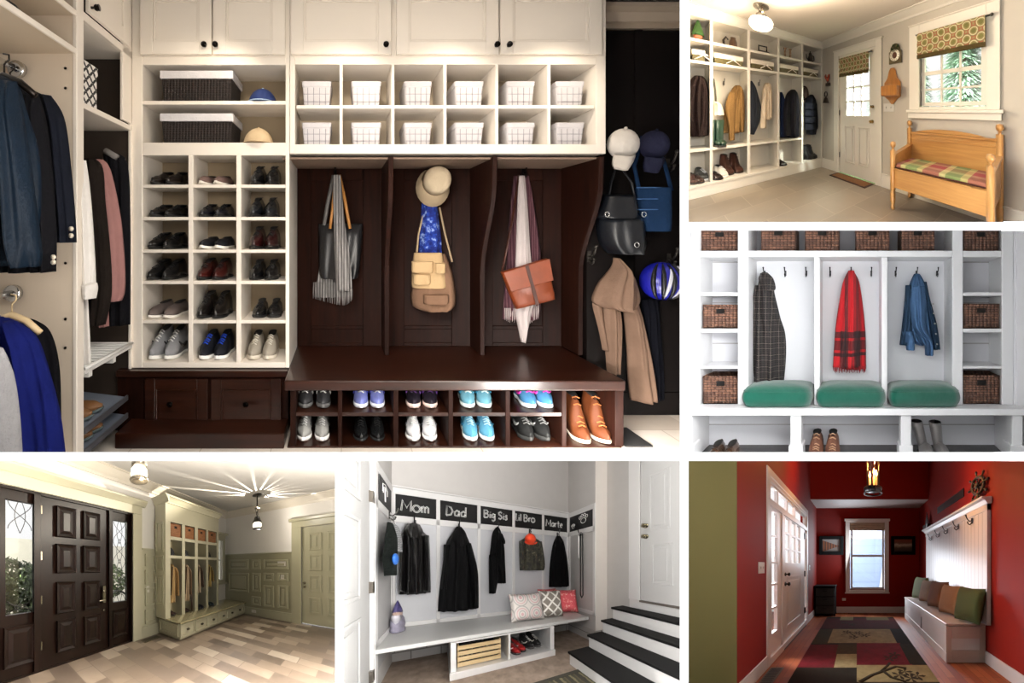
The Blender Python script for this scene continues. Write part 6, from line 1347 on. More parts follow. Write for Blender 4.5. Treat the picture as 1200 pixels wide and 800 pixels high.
# ---- window past the lockers
s = MB(); s.frame(gx0-.1, gz0-.06, gx1+.12, gz1+.02, .1, YW-.03, YW, .08); s.box(gx0-.14, YW-.09, gz1+.1, gx1+.17, YW, gz1+.15).box(gx0-.1, YW-.04, gz1+.02, gx1+.12, YW, gz1+.1).box(gx0-.12, YW-.08, gz0-.09, gx1+.14, YW, gz0-.04); w3 = struct('window_3', s, m_sg2, bevel=.003)
s = MB(); s.frame(gx0, gz0, gx1, gz1, .035, YW+.05, YW+.09); s.box(gx0, YW+.05, .12, gx1, YW+.09, .155); s.box((gx0+gx1)/2-.01, YW+.06, gz0, (gx0+gx1)/2+.01, YW+.08, gz1)
for k in range(1, 6): z = lerp(gz0, gz1, k/6); s.box(gx0, YW+.06, z-.008, gx1, YW+.08, z+.008)
struct('sash', s, plain('white_sash', '#e6e4de', .4), parent=w3); s = MB(); s.box(gx0, YW+.07, gz0, gx1, YW+.074, gz1); struct('pane', s, glass('clear_pane', alpha=.08), parent=w3)
# ---- window seat with drawers
sx0, sy0, zS = 2.395, 2.112, -.945
t = thing('drawer_bench', 'long sage window seat with six cup-pull drawers', 'bench', (3.7, 2.4, ZF)); s = MB(); s.box(sx0+.02, sy0+.02, ZF+.03, XB-.04, YW-.002, zS-.03); s.box(sx0+.05, sy0+.05, ZF, XB-.04, YW-.002, ZF+.03); s.build('box', m_sg2, t)
s = MB(); s.box(sx0-.02, sy0-.03, zS-.03, XB-.04, YW-.002, zS); s.build('top', plain('seat_top_sage', '#a9a07c', .22, var=.03, coat=.15), t, bevel=.006)
pu = (221, 237.3, 250.8, 262.5, 272.5, 281.3); pxs = [R.at(u, 661, 'y', sy0).x for u in pu]
for i, x in enumerate(pxs):
    hw = .2; s = MB(); s.frame(x-hw, ZF+.05, x+hw, zS-.05, .035, sy0, sy0+.02); s.box(x-hw+.035, sy0+.012, ZF+.085, x+hw-.035, sy0+.02, zS-.085); dr = s.build('drawer', m_sg2, t, bevel=.003)
    s = MB(); zc_ = (ZF+zS)/2; s.lathe([(.04, 0), (.038, -.02), (.02, -.03), (.002, -.032)], (x, sy0+.012, zc_), 'y', 12, 1, .5); s.build('cup_pull', plain('dark_pull', '#3b3527', .4, metal=.6), dr)
s = MB(); s.frame_x(sy0+.05, ZF+.06, YW-.08, zS-.05, .035, sx0, sx0+.022); s.box(sx0+.01, sy0+.12, ZF+.12, sx0+.02, YW-.15, zS-.11); s.build('end_panel', m_sg2, t, bevel=.003)
# ---- lockers standing on the seat
YL = 2.40
def lxx(u): return R.at(u, 661, 'y', YL).x
def lz(u, v): return R.at(u, v, 'y', YL).z
st = [(lxx(193.9), lxx(199.9)), (lxx(213.4), lxx(217)), (lxx(228.5), lxx(232)), (lxx(241.8), lxx(244.2)), (lxx(254), lxx(256.2))]
zT = lz(200, 611); zcr = 1.13
t = thing('foyer_lockers', 'tall sage locker unit with four narrow bays on the window seat', 'lockers', ((st[0][0]+st[4][1])/2, YL+.2, zS))
for a, b in st: s = MB(); s.box(a, YL, zS, b, YW-.01, zT); s.build('upright', m_sg2, t, bevel=.003)
s = MB(); s.box(st[0][0], YW-.02, zS, st[4][1], YW-.005, zT); s.build('back_board', plain('locker_cream', '#cfc3a2', .5, var=.03), t)
s = MB(); s.box(st[0][0], YL, zT, st[4][1], YW-.01, zcr); s.build('frieze', m_sg2, t)
c2 = crown((st[0][0]-.0, YL, 0), (st[4][1]+.0, YL, 0), (0, -1, 0), zcr+.08, .12, .1); c2.build('crown', m_sg2, t); c2 = crown((st[0][0], YW-.01, 0), (st[0][0], YL-.1, 0), (-1, 0, 0), zcr+.08, .12, .1); c2.build('crown', m_sg2, t)
s = MB(); s.box(st[0][0]-.0, YL-.1, zcr+.05, st[4][1]+.0, YW-.01, zcr+.08); s.build('top_board', m_sg2, t)
zsh = [(lz(200, 632), lz(200, 628)), (lz(200, 654), lz(200, 650.5))]
for i in range(4):
    for z0, z1 in zsh: s = MB(); s.box(st[i][1], YL+.003, z0, st[i+1][0], YW-.02, z1); s.build('shelf', m_sg2, t, bevel=.002)
ex = st[0][0]
for v0, v1 in ((610.6, 647), (651, 669), (672.5, 708)):
    z0, z1 = R.at(187, v1, 'x', ex).z, R.at(187, v0, 'x', ex).z; s = MB(); s.frame_x(YL+.04, z0, YW-.04, z1, .03, ex-.02, ex+.002); s.box(ex-.015, YL+.1, z0+.06, ex+.002, YW-.1, z1-.06); s.build('end_panel', m_sg2, t, bevel=.003)
m_ob = wicker('orange_basket', '#a8683a', '#c98c55', .02, .014); 
for i in range(4):
    a, b = st[i][1], st[i+1][0]; xc = (a+b)/2; z = zsh[0][1]; w4 = on[i]
    wicker_basket((xc, YL+.13, z), b-a-.03, .22, (zT-z)*.9, 'orange-brown basket with hand hole, %s foyer locker bay' % w4, m_ob, 'orange baskets', rimc=m_ob)
    if i != 2:
        z = zsh[1][1]; t = thing('riding_hat', 'round black riding hat on the shelf of the %s bay' % w4, 'hat', (xc-.06, YL+.15, z), 'black riding hats'); s = MB(); dome(s, (xc-.07, YL+.14, z+.005), (.115, .12, .16)); s.build('crown', plain('black_velvet', '#0b0a0d', .8), t); s = MB(); s.lathe([(.12, 0), (.135, .004), (.135, .012), (.1, .016)], (xc-.07, YL+.14, z), 'z', 18); s.build('brim', plain('black_velvet', '#0b0a0d', .8), t)
CC = (('#a98c60', 'tan hooded coat', '#8a6f49'), ('#a48f74', 'beige striped coat', '#6d5946'), ('#a3917a', 'beige coat with dark strap', '#4b3f35'), ('#94804f', 'olive tan coat', '#6c5a37'))
for i in range(4):
    a, b = st[i][1], st[i+1][0]; xc = (a+b)/2; w5 = b-a; y = YL+.17; z1 = zsh[1][0]-.1; z0 = (-.7, -.72, -.6, -.5)[i]
    t = thing('hanging_coat', '%s hanging in the %s foyer locker bay' % (CC[i][1], on[i]), 'coat', (xc, y, z0), 'coats in the foyer lockers'); m = cloth('coat '+CC[i][0], CC[i][0], .2)
    mb = MB(); mb.drape([(z1, xc-.03, xc+.03), (z1-.06, xc-w5*.3, xc+w5*.22), (z1-.25, xc-w5*.42, xc+w5*.36), (z0, xc-w5*.36, xc+w5*.34)], (0, y, 0), thick=.1, folds=3, amp=.025, seed=80+i); mb.build('body', m, t)
    mb = MB(); mb.drape([(z1-.06, xc+w5*.1, xc+w5*.26), (z1-.3, xc+w5*.2, xc+w5*.42), (z0+.12, xc+w5*.22, xc+w5*.4)], (0, y-.08, 0), thick=.06, folds=1, amp=.01, seed=84+i); mb.build('sleeve', cloth('coat '+CC[i][2], CC[i][2], .2), t)
    s = MB(); s.tube([(xc-.05, y-.12, z1-.05), (xc-w5*.28, y-.13, z1-.3), (xc-w5*.3, y-.12, z0+.15)], .014, 5); s.build('strap', cloth('coat strap', '#35281c'), t)
    coat_hook((xc, YW-.022, z1), 'dark hook in the %s foyer locker bay' % on[i], m_bronze if 'm_bronze' in globals() else plain('dark_bronze', '#15100d', .35), s=1.1, group='foyer locker hooks')
for i in range(2):
    a, b = st[i][1], st[i+1][0]; make_shoe(((a+b)/2-.05, YL+.15, zS), 'boot', '#2c1713', 'short dark brown riding boot at the foot of the %s bay' % on[i], 'boot', yaw=.6, length=.26, width=.095, h=.72, sole='#120a08', lace='#1c0f0c')
for i in (2, 3):
    a, b = st[i][1], st[i+1][0]; col = ('#15151d', '#18242c')[i-2]; xc = (a+b)/2
    for k, w6 in enumerate(('left', 'right')):
        x = xc-.06+.1*k; t = thing('tall_boot', '%s tall %s boot standing in the %s bay' % (w6, ('black', 'dark teal')[i-2], on[i]), 'boot', (x, YL+.19, zS)); m = plain('tall boot '+col, col, .35, var=.2, spec=.6); s = MB(); s.lathe([(.04, .03), (.045, .1), (.05, .3), (.058, .44), (.05, .44)], (x, YL+.19, zS), 'z', 14); s.build('shaft', m, t); s = MB(); s.ball((x, YL+.1, zS+.045), (.045, .11, .045), 12, 8); s.build('foot', m, t); s = MB(); rbox(s, x-.042, YL+.0, zS, x+.042, YL+.21, zS+.02, 0, 0, 3, .035); s.build('sole', plain('boot_sole', '#2b2a29', .7), t)
x = lxx(227.2); s = MB(); s.tube([(x, YL+.05, zS+.01), (x, YL+.06, zS+.42)], .014, 8); o = s.build('riding_crop', plain('crop_brown', '#3a2417', .5)); tag(o, 'short brown riding crop leaning between the second and third bays', 'crop')
# ---- pendant lantern and entrance ceiling lantern
p = R.at(301.3, 579.4, 'z', ZC); zl = R.at(302, 605, 'y', p.y).z; t = thing('pendant_lantern', 'black pendant lantern with clear glass on a long rod', 'pendant lamp', (p.x, p.y, zl-.3)); m_bi = plain('black_iron_d', '#0d0b0a', .4, metal=.5)
s = MB(); s.lathe([(.09, 0), (.09, -.02), (.02, -.03)], (p.x, p.y, ZC), 'z', 18); s.build('canopy', m_bi, t); s = MB(); s.tube([(p.x, p.y, ZC-.02), (p.x, p.y, zl+.181)], .012, 8)
for k in range(3): a = 2*PI*(k*7+.5)/22; s.tube([(p.x+.04*math.cos(a), p.y+.04*math.sin(a), zl+.166), (p.x+.02*math.cos(a), p.y+.02*math.sin(a), zl+.08)], .004, 5)
s.tube([(p.x+.035*math.cos(a), p.y, zl+.05+.045*math.sin(a)) for a in [2*PI*k/14 for k in range(15)]], .007, 6); s.build('rod', m_bi, t)
s = MB(); s.lathe([(.02, 0), (.05, -.02), (.06, -.07), (.085, -.11), (.085, -.125), (.07, -.125)], (p.x, p.y, zl), 'z', 18); s.build('cap', m_bi, t)
s = MB(); s.loft([[(p.x+r*math.cos(2*PI*k/18), p.y+r*math.sin(2*PI*k/18), zl+z) for k in range(18)] for r, z in ((.06, -.125), (.085, -.16), (.085, -.21), (.065, -.24))], True, False); s.build('glass', emis('lantern_white_glass', '#fff3dd', 1.6), t); s = MB(); s.lathe([(.07, -.24), (.085, -.245), (.085, -.27), (.03, -.28)], (p.x, p.y, zl), 'z', 18); s.build('base', m_bi, t)
p2 = R.at(163, 556, 'y', 1.75); t = thing('entry_lantern', 'round glass ceiling lantern with metal bands over the entry', 'ceiling lamp', (p2.x, p2.y, p2.z-.2)); m_bz = plain('pewter_band', '#6f675a', .3, metal=.8); H = ZC-p2.z
s = MB(); s.lathe([(.08, H), (.08, H-.03), (.03, H-.05), (.03, .16), (.085, .14), (.09, .09), (.07, .09)], (p2.x, p2.y, p2.z), 'z', 18); s.build('canopy', m_bz, t); s = MB(); s.lathe([(.06, .09), (.09, .05), (.095, -.0), (.08, -.05)], (p2.x, p2.y, p2.z), 'z', 18); s.build('glass', emis('warm_lantern_glass', '#fff1d2', 2.6), t)
s = MB(); s.tube([(p2.x+.09*math.cos(2*PI*k/20), p2.y+.09*math.sin(2*PI*k/20), p2.z-.06) for k in range(21)], .018, 6); s.lathe([(.085, -.05), (.08, -.08), (.05, -.085)], (p2.x, p2.y, p2.z), 'z', 18); s.build('bottom_ring', m_bz, t)
# slotted collar added unseen above the lantern, shaped so its gaps throw the ceiling rays
LZ = zl+.16; s = MB(); nb = 22
for k in range(nb):
    a0, a1 = 2*PI*(k+.08)/nb, 2*PI*(k+.92)/nb; rr = [(.014, .012), (.05, .004)]
    ring = [[(p.x+r*math.cos(a), p.y+r*math.sin(a), LZ+z) for r, z in ((.016, .0188), (.052, .0015))] for a in (a0, a1)]
    s.add([*ring[0], *ring[1]], [(0, 1, 3, 2)])
s.lathe([(.018, .0195), (.002, .0195)], (p.x, p.y, LZ), 'z', 12)
s.build('added_ray_collar', m_bi, t)
PD_RAY = Vector((p.x, p.y, LZ)); PD_LAMP = Vector((p.x, p.y-.02, zl-.4)); PD_ENT = Vector((p2.x, p2.y-.05, p2.z-.25))
# =================================================================== ROOM E: white garage mudroom with chalk name boards and steps
R = Room('E', RE.rect, 600, 664, 197, math.atan2(197, 468)); RE = R
YB, XL, XR, ZF, ZS = 2.778, -.629, 2.445, -1.32, -.84
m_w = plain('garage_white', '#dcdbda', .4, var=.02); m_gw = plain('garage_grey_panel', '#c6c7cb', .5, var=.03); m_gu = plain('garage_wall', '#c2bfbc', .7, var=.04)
m_ct = cloth('concrete', '#9c8b7d', .6, .85, .6, 8)
def X(u): return R.at(u, 663.8, 'y', YB).x
def rowsY(rows, y): return [(R.at((a+b)/2, v, 'y', y).z, R.at(a, v, 'y', y).x, R.at(b, v, 'y', y).x) for v, a, b in rows]
def edrape(parent, name, rows, y, mat, thick=.07, folds=3, amp=.015, **kw):
    mb = MB(); mb.drape(rowsY(rows, y), (0, y, 0), thick=thick, folds=folds, amp=amp, **kw); return mb.build(name, mat, parent)
s = MB(); s.box(-2, -1, ZF-.05, 4.2, YB+.3, ZF); struct('floor', s, m_ct)
zc0 = -1.06
s = MB(); s.box(-2, YB, zc0, XR+.02, YB+.1, 3); struct('wall_back', s, m_gu); s = MB(); s.box(-2, YB+.01, ZF, XR+.4, YB+.1, zc0); struct('wall_foundation', s, tiles('concrete_block', ['#b5b1ad', '#c4c0bc', '#a8a29d'], .4, .2, '#77726d', .008, .8, 'xz', .5, .3, .4))
s = MB(); s.box(XL-.1, 2.10, ZF, XL, YB+.1, 3); struct('wall_left', s, m_gu)
s = MB(); s.box(XR, 2.112, -1.1, XR+.3, YB+.1, 3); struct('wall_right', s, m_gu); s = MB(); s.box(XR, 2.1, -1.1, XR+.29, 2.112, 3); struct('wall_right_return', s, plain('painted_sun_wall', '#efe9e2', .7, var=.03)); s = MB(); s.box(XR+.01, 2.12, ZF, XR+.3, YB+.1, -1.1); struct('wall_foundation_right', s, MATS['concrete_block'])  # near-white return wall carries the sun patch in its colour
XD = 2.72; s = MB(); s.box(XD, -2, ZF, XD+.1, 2.106, 3); struct('wall_right_far', s, plain('door_wall', '#b9b6b3', .7, var=.04)); s = MB(); s.box(-2, -2, 3, 4, 3, 3.05); struct('ceiling', s, m_gu)
# white battens and rails of the back wall
y1 = YB-.018; bl = [X(459.5)-.0, X(513.5), X(561), X(601.5), X(636), XR]
s = MB(); zt0, zt1, zb0, zb1 = 1.01, 1.1, .62, .712
s.box(XL, y1, zt0, XR, YB, zt1).box(XL, y1, zb0, XR, YB, zb1).box(XL, y1, ZS+.0, XR, YB, ZS+.06).box(XL, y1-.02, zt1, XR, YB, zt1+.02)
for x in (XL+.02, bl[1], bl[2], bl[3], bl[4], XR-.02): s.box(x-.026, y1, ZS, x+.026, YB, zt0)
struct('trim_1', s, m_w, bevel=.002)
s = MB(); s.box(XL, YB-.006, ZS, XR, YB, zb0); struct('trim_2', s, m_gw)
s = MB(); s.box(XL, 2.1, zt0, XL+.018, YB, zt1).box(XL, 2.1, zb0, XL+.018, YB, zb1).box(XL, 2.1, ZS, XL+.018, YB, ZS+.06); s.box(XL, 2.1, ZF, XL+.018, 2.17, zt0).box(XL, YB-.06, ZS, XL+.018, YB, zt0); struct('trim_3', s, m_w, bevel=.002); s = MB(); s.box(XL, 2.1, -1.1, XL+.006, YB, zb0); struct('trim_4', s, plain('garage_grey_side', '#aaa9a9', .5))
s = MB(); s.box(XR-.018, 2.106, zt0, XR, YB, zt1).box(XR-.018, 2.106, zb0, XR, YB, zb1).box(XR-.018, 2.106, ZS, XR, YB, ZS+.06).box(XR-.018, YB-.06, ZS, XR, YB, zt0).box(XR-.018, 2.106, ZS, XR, 2.15, zt0) ; struct('trim_5', s, m_w, bevel=.002)
# chalkboards with lettering
m_cb = plain('chalkboard', '#0e0e0f', .55, var=.4, vs=6); m_ck = plain('chalk', '#f2f2f0', .95, var=.05, vs=40)
FONT = {'M': [[(0, 0), (.12, 1), (.45, .3), (.8, 1), (.78, 0)]], 'o': [[(.3+.3*math.cos(a), .32+.32*math.sin(a)) for a in [2*PI*k/14 for k in range(15)]]], 'm': [[(0, .6), (.05, 0)], [(.03, .4), (.2, .62), (.3, .5), (.3, 0)], [(.3, .45), (.48, .62), (.6, .5), (.6, 0)]],
 'D': [[(0, 0), (.05, 1), (.45, .85), (.62, .5), (.45, .12), (0, 0)]], 'a': [[(.5, .5), (.3, .62), (.05, .4), (.1, .08), (.35, .05), (.5, .3)], [(.5, .6), (.5, 0)]], 'd': [[(.5, .45), (.3, .6), (.05, .4), (.1, .08), (.35, .05), (.5, .3)], [(.55, 1.05), (.5, 0)]],
 'B': [[(0, 0), (0, 1), (.35, .98), (.5, .8), (.38, .58), (.05, .52)], [(.38, .55), (.58, .3), (.4, .05), (0, 0)]], 'i': [[(.1, .55), (.1, 0)], [(.1, .75), (.1, .8)]], 'g': [[(.45, .5), (.25, .62), (.05, .4), (.1, .12), (.3, .1), (.45, .35)], [(.45, .6), (.45, -.2), (.25, -.38), (.05, -.25)]],
 'S': [[(.5, .85), (.3, 1), (.05, .85), (.1, .6), (.4, .45), (.52, .2), (.3, 0), (.02, .12)]], 's': [[(.36, .52), (.2, .62), (.05, .48), (.3, .25), (.3, .08), (.15, 0), (.02, .08)]], 'L': [[(.05, 1), (0, .05), (.3, 0)]], 'l': [[(.1, 1), (.1, 0)]], 'r': [[(.05, .6), (.08, 0)], [(.07, .38), (.2, .58), (.36, .56)]], 't': [[(.18, .95), (.18, .1), (.3, 0)], [(0, .62), (.38, .62)]], 'e': [[(.05, .32), (.45, .36), (.4, .58), (.2, .62), (.04, .35), (.12, .05), (.42, .08)]]}
WID = {'M': .95, 'm': .75, 'o': .72, 'D': .75, 'a': .65, 'd': .72, 'B': .72, 'i': .28, 'g': .62, 'S': .68, 's': .5, 'L': .42, 'l': .28, 'r': .48, 't': .48, 'e': .6, ' ': .35}
def letters(mb, text, x, z, h, y, off=.0075):
    for ch in text:
        for st_ in FONT.get(ch, []):
            for sg in (-1, 1):
                pts = []
                for i, (a, b) in enumerate(st_):
                    p_, n_ = st_[max(0, i-1)], st_[min(len(st_)-1, i+1)]; d_ = Vector((n_[0]-p_[0], n_[1]-p_[1], 0)); d_ = d_.normalized() if d_.length else Vector((1, 0, 0))
                    pts.append((x+a*h-d_.y*off*sg, y, z+b*h+d_.x*off*sg))
                mb.tube(pts, .004, 4)
        x += WID[ch]*h
    return x
def chalk(x0, x1, text, label, xs, zs_, h):
    t = thing('chalkboard', label, 'chalkboard', ((x0+x1)/2, y1, .71)); s = MB(); s.box(x0, y1+.002, .713, x1, YB-.001, 1.008); s.build('board', m_cb, t); s = MB(); letters(s, text, x0+(x1-x0)*xs, .713+.295*zs_, h, y1); s.build('lettering', m_ck, t)
bd = [(462.5, 511.5, 'Mom', .15, .25, .15), (516, 559, 'Dad', .15, .26, .15), (563.3, 600, 'Big Sis', .1, .38, .125), (603, 634.5, 'Lil Bro', .03, .42, .125), (637.3, 664.1, 'Marte', .07, .28, .13)]
for u0, u1, tx, a, b, h in bd: chalk(X(u0), X(u1), tx, 'black chalkboard reading %s above the coats' % tx, a, b, h)
t = thing('chalkboard', 'black chalkboard with two chalk paw prints on the right wall', 'chalkboard', (XR, 2.45, .71)); s = MB(); s.box(XR-.016, 2.11, .713, XR-.001, YB-.03, 1.008); s.build('board', m_cb, t); s = MB()
for cy_, cz_, r in ((2.36, .88, .06), (2.62, .8, .03)):
    s.tube([(XR-.018, cy_+r*math.cos(a), cz_-.3*r+r*.8*math.sin(a)) for a in [2*PI*k/16 for k in range(17)]], .005, 4)
    for k in range(4): a = PI*(.2+.2*k); s.tube([(XR-.018, cy_+1.6*r*math.cos(a)+.4*r*math.cos(q), cz_-.1*r+1.5*r*math.sin(a)+.45*r*math.sin(q)) for q in [2*PI*j/8 for j in range(9)]], .005, 4)
s.build('paw_prints', m_ck, t)
t = thing('chalkboard', 'black chalkboard with a chalk hook drawing on the left wall', 'chalkboard', (XL, 2.45, .71)); s = MB(); s.box(XL+.001, 2.235, .713, XL+.016, 2.69, 1.008); s.build('board', m_cb, t); s = MB(); xx = XL+.018
s.tube([(xx, 2.32, .86), (xx, 2.33, .95), (xx, 2.42, .97), (xx, 2.5, .93), (xx, 2.5, .86)], .005, 4); s.tube([(xx, 2.34, .85), (xx, 2.36, .92), (xx, 2.42, .94), (xx, 2.47, .91)], .005, 4); s.tube([(xx, 2.42, .94), (xx, 2.43, .77)], .005, 4); s.tube([(xx, 2.4, .93), (xx, 2.41, .77)], .005, 4); s.build('chalk_drawing', m_ck, t)
# hooks and coats
m_bh = plain('black_hook_e', '#0c0c0c', .35, metal=.6); yh = YB-.06
for i, (u, v) in enumerate(((486.5, 612), (538, 616), (583, 619), (620.5, 622), (653, 626))): p = R.at(u, v, 'y', y1); coat_hook((p.x, y1, p.z), 'black hook under the %s chalkboard' % bd[i][2], m_bh, s=1.2, group='hooks under the chalkboards')
def lea(name, c, r=.3): return plain(name, c, r, var=.3, vs=10, bump=.3, bs=18, spec=.6)
t = thing('leather_jacket', 'shiny black leather jacket under the Mom chalkboard', 'jacket', (X(486), yh, -.1)); m = lea('black_leather_e', '#070606')
edrape(t, 'body', [(613, 482, 489), (620, 474, 494), (629, 470, 502), (650, 470, 503), (675, 468, 504), (695, 467, 505)], yh, m, .1, 4, .025, seed=91, wob=.006); edrape(t, 'sleeve', [(627, 470, 477), (650, 468, 477), (692, 467, 478)], yh-.05, m, .06, 2, .01, seed=92); edrape(t, 'sleeve', [(627, 497, 503), (650, 497, 504), (692, 496, 505)], yh-.05, m, .06, 2, .01, seed=93); edrape(t, 'collar', [(614, 477, 492), (622, 473, 496), (630, 476, 494)], yh-.06, m, .06, 2, .012, seed=94)
t = thing('hooded_jacket', 'long black hooded jacket under the Dad chalkboard', 'jacket', (X(538), yh, -.3)); m = cloth('black_shell', '#060607', .4, .7)
edrape(t, 'body', [(618, 535, 541), (625, 530, 546), (637, 523, 551), (660, 519, 557), (690, 515, 560), (714, 513, 561)], yh, m, .11, 4, .025, seed=95); edrape(t, 'hood', [(617, 535, 541), (624, 531, 546), (634, 530, 548), (640, 534, 545)], yh-.07, m, .06, 2, .01, seed=96); edrape(t, 'sleeve', [(636, 546, 552), (670, 550, 560), (712, 553, 561)], yh-.06, m, .06, 2, .01, seed=97); edrape(t, 'sleeve', [(638, 520, 528), (660, 519, 527), (690, 516, 524)], yh-.06, m, .06, 2, .01, seed=197)
t = thing('black_cardigan', 'short black cardigan with hanging sleeve under the Big Sis chalkboard', 'cardigan', (X(583), yh, 0)); m = cloth('black_knit_e', '#040405', .4)
edrape(t, 'body', [(618, 581, 585), (625, 577, 588), (640, 575, 591), (660, 574, 592), (683, 583, 593)], yh, m, .08, 3, .015, seed=98); edrape(t, 'sleeve', [(650, 573, 584), (675, 573, 584), (695, 573, 581)], yh-.05, m, .05, 2, .01, seed=99); edrape(t, 'shoulder', [(625, 582, 589), (633, 584, 592), (637, 588, 592)], yh-.03, m, .05, 1, .01, seed=100)
t = thing('camo_jacket', 'small camouflage jacket under the Lil Bro chalkboard', 'jacket', (X(622), yh, .1)); cm = NT('camouflage'); cm.color(cm.ramp(cm.noise(13, 3, .6), [(.38, lin('#171612')), (.47, lin('#3d3b2c')), (.55, lin('#24231b')), (.63, lin('#6f6a58'))], 'CONSTANT')); cm.rough(.8); cm.bump(cm.noise(14, 3), .4, .02)
edrape(t, 'body', [(630, 616, 628), (634, 610, 634), (638, 608.5, 635), (650, 609, 636), (668, 609, 636)], yh, cm.m, .1, 3, .02, seed=101); edrape(t, 'sleeve', [(634, 628, 635), (650, 630, 637.5), (662, 631, 638.5), (668, 630, 637)], yh-.06, cm.m, .06, 1, .01, seed=102); edrape(t, 'sleeve', [(634, 608.5, 614), (650, 608.5, 614), (666, 609, 614)], yh-.05, cm.m, .05, 1, .01, seed=103)
t = thing('orange_cap', 'bright orange knit cap on the hook over the camo jacket', 'cap', (X(622), yh-.1, .4)); p = R.at(621.5, 631.5, 'y', yh-.1); m = plain('bright_orange', '#d8401a', .8, var=.2, vs=20); s = MB(); s.ball((p.x, yh-.1, p.z), (.105, .08, .1), 16, 10); s.build('crown', m, t); s = MB(); s.tube([(p.x+.115*math.cos(a), yh-.12, p.z-.05+.04*math.sin(a)) for a in [PI+PI*k/10 for k in range(11)]], .022, 8, flat=.6); s.build('brim', m, t)
t = thing('black_fleece', 'plain black fleece under the Marte chalkboard', 'jacket', (X(654), yh, 0)); m = cloth('black_fleece_e', '#040405', .4)
edrape(t, 'body', [(628, 652, 656), (636, 648.5, 660), (648, 646, 663.5), (665, 644, 665.5), (687, 643, 667)], yh, m, .1, 3, .02, seed=104)
# strap and sticks on the right wall
t = thing('dog_lead', 'long black lead with white upper part on the right wall', 'lead', (XR-.04, 2.4, -.2)); q = R.at(680, 625, 'x', XR-.04); q2 = R.at(679.5, 700, 'x', XR-.04); yq = q.y
s = MB(); s.tube([(XR-.035, yq, q.z), (XR-.035, yq, q2.z+.06), (XR-.035, yq-.03, q2.z), (XR-.035, yq-.06, q2.z+.06), (XR-.035, yq-.05, q.z)], .014, 6, flat=.5); s.build('strap', plain('black_webbing', '#0d0d0e', .7), t); s = MB(); s.tube([(XR-.05, yq+.03, q.z), (XR-.05, yq+.03, lerp(q.z, q2.z, .38))], .014, 6); s.build('grip', plain('white_webbing', '#d8d8d6', .6), t)
coat_hook((XR-.018, yq, q.z), 'black hook holding the dog lead on the right wall', m_bh, (-1, 0, 0), 1.1)
# left wall: hook with two hanging bundles
p = R.at(456, 603, 'x', XL+.02); coat_hook((XL+.018, p.y, p.z), 'silver hook on the left wall holding two bags', plain('silver_hook', '#8b8985', .25, metal=.9), (1, 0, 0), 1.4)
def ldrape(parent, name, rows, x, mat, thick, seed, folds=2):
    rr = [(R.at((a+b)/2, v, 'x', x).z, R.at(a, v, 'x', x).y, R.at(b, v, 'x', x).y) for v, a, b in rows]; mb = MB(); mb.drape(rr, (x, 0, 0), (0, 1, 0), (1, 0, 0), thick=thick, folds=folds, amp=.015, seed=seed, wob=.008); return mb.build(name, mat, parent)
t = thing('string_bag', 'dark green bundled string bag hanging on the left wall', 'bag', (XL+.08, p.y-.06, 0)); ldrape(t, 'bundle', [(612, 455, 456.5), (626, 452, 458), (645, 450, 460), (655, 448, 461), (664, 449, 460), (674, 450, 459.5)], XL+.1, cloth('bottle_green', '#060b08', .5, fold=.9, bs=30), .07, 105)
s = MB(); s.tube([(XL+.06, p.y, p.z), (XL+.1, p.y-.02, p.z-.25)], .006, 5); s.build('cord', plain('grey_cord', '#6a6a6a', .7), t)
t = thing('mesh_bag', 'silver grey mesh bag beside the dark green bag', 'bag', (XL+.2, p.y+.1, 0)); ldrape(t, 'bundle', [(614, 460, 462), (622, 459.5, 466), (635, 460, 468), (646, 461, 467)], XL+.12, striped('silver_mesh', '#5f6062', '#a9aaac', 2, .016, .45), .05, 106)
s = MB(); q = R.at(461.5, 655, 'x', XL+.17); s.ball((XL+.19, q.y-.03, q.z), (.03, .05, .06), 10, 8); s.build('blue_tag', plain('blue_tag', '#1d54a0', .5), t)
# ---- bench and its open shoe box
t = thing('garage_bench', 'long white wall bench with open box beneath', 'bench', (.9, 2.4, ZF)); yf = 2.105
s = MB(); s.box(XL+.002, yf, ZS-.05, 2.29, YB-.02, ZS); s.build('seat', plain('bench_seat_grey', '#c7c7c5', .4, var=.03), t, bevel=.006); s = MB(); s.box(XL+.002, YB-.03, ZS-.22, 2.3, YB-.02, ZS-.05); s.build('wall_rail', m_w, t)
def bxp(u, v=760): return R.at(u, v, 'y', yf-.02).x
ux = [bxp(528), bxp(534.5), bxp(595.5), bxp(598), bxp(644.5), bxp(649)]
zi0 = R.at(536, 786, 'y', yf-.02).z; zi1 = R.at(536, 753, 'y', yf-.02).z; yq = yf-.03
s = MB(); s.box(ux[0], yq, zi0, ux[1], YB-.03, ZS-.05).box(ux[2], yq, zi0, ux[3], YB-.03, zi1).box(ux[4], yq, zi0, ux[5], YB-.03, ZS-.05); s.build('upright', m_w, t, bevel=.003); s = MB(); s.box(ux[1], yq+.001, zi1, ux[4], yq+.03, ZS-.05); s.build('apron', m_w, t); s = MB(); s.box(ux[0]-.012, yq-.015, ZF, ux[5]+.012, YB-.03, zi0); s.build('plinth', m_w, t, bevel=.004); s = MB(); s.box(ux[0], YB-.05, zi0, ux[5], YB-.03, ZS-.05); s.build('back_board', plain('bench_box_back', '#a39d98', .6), t)
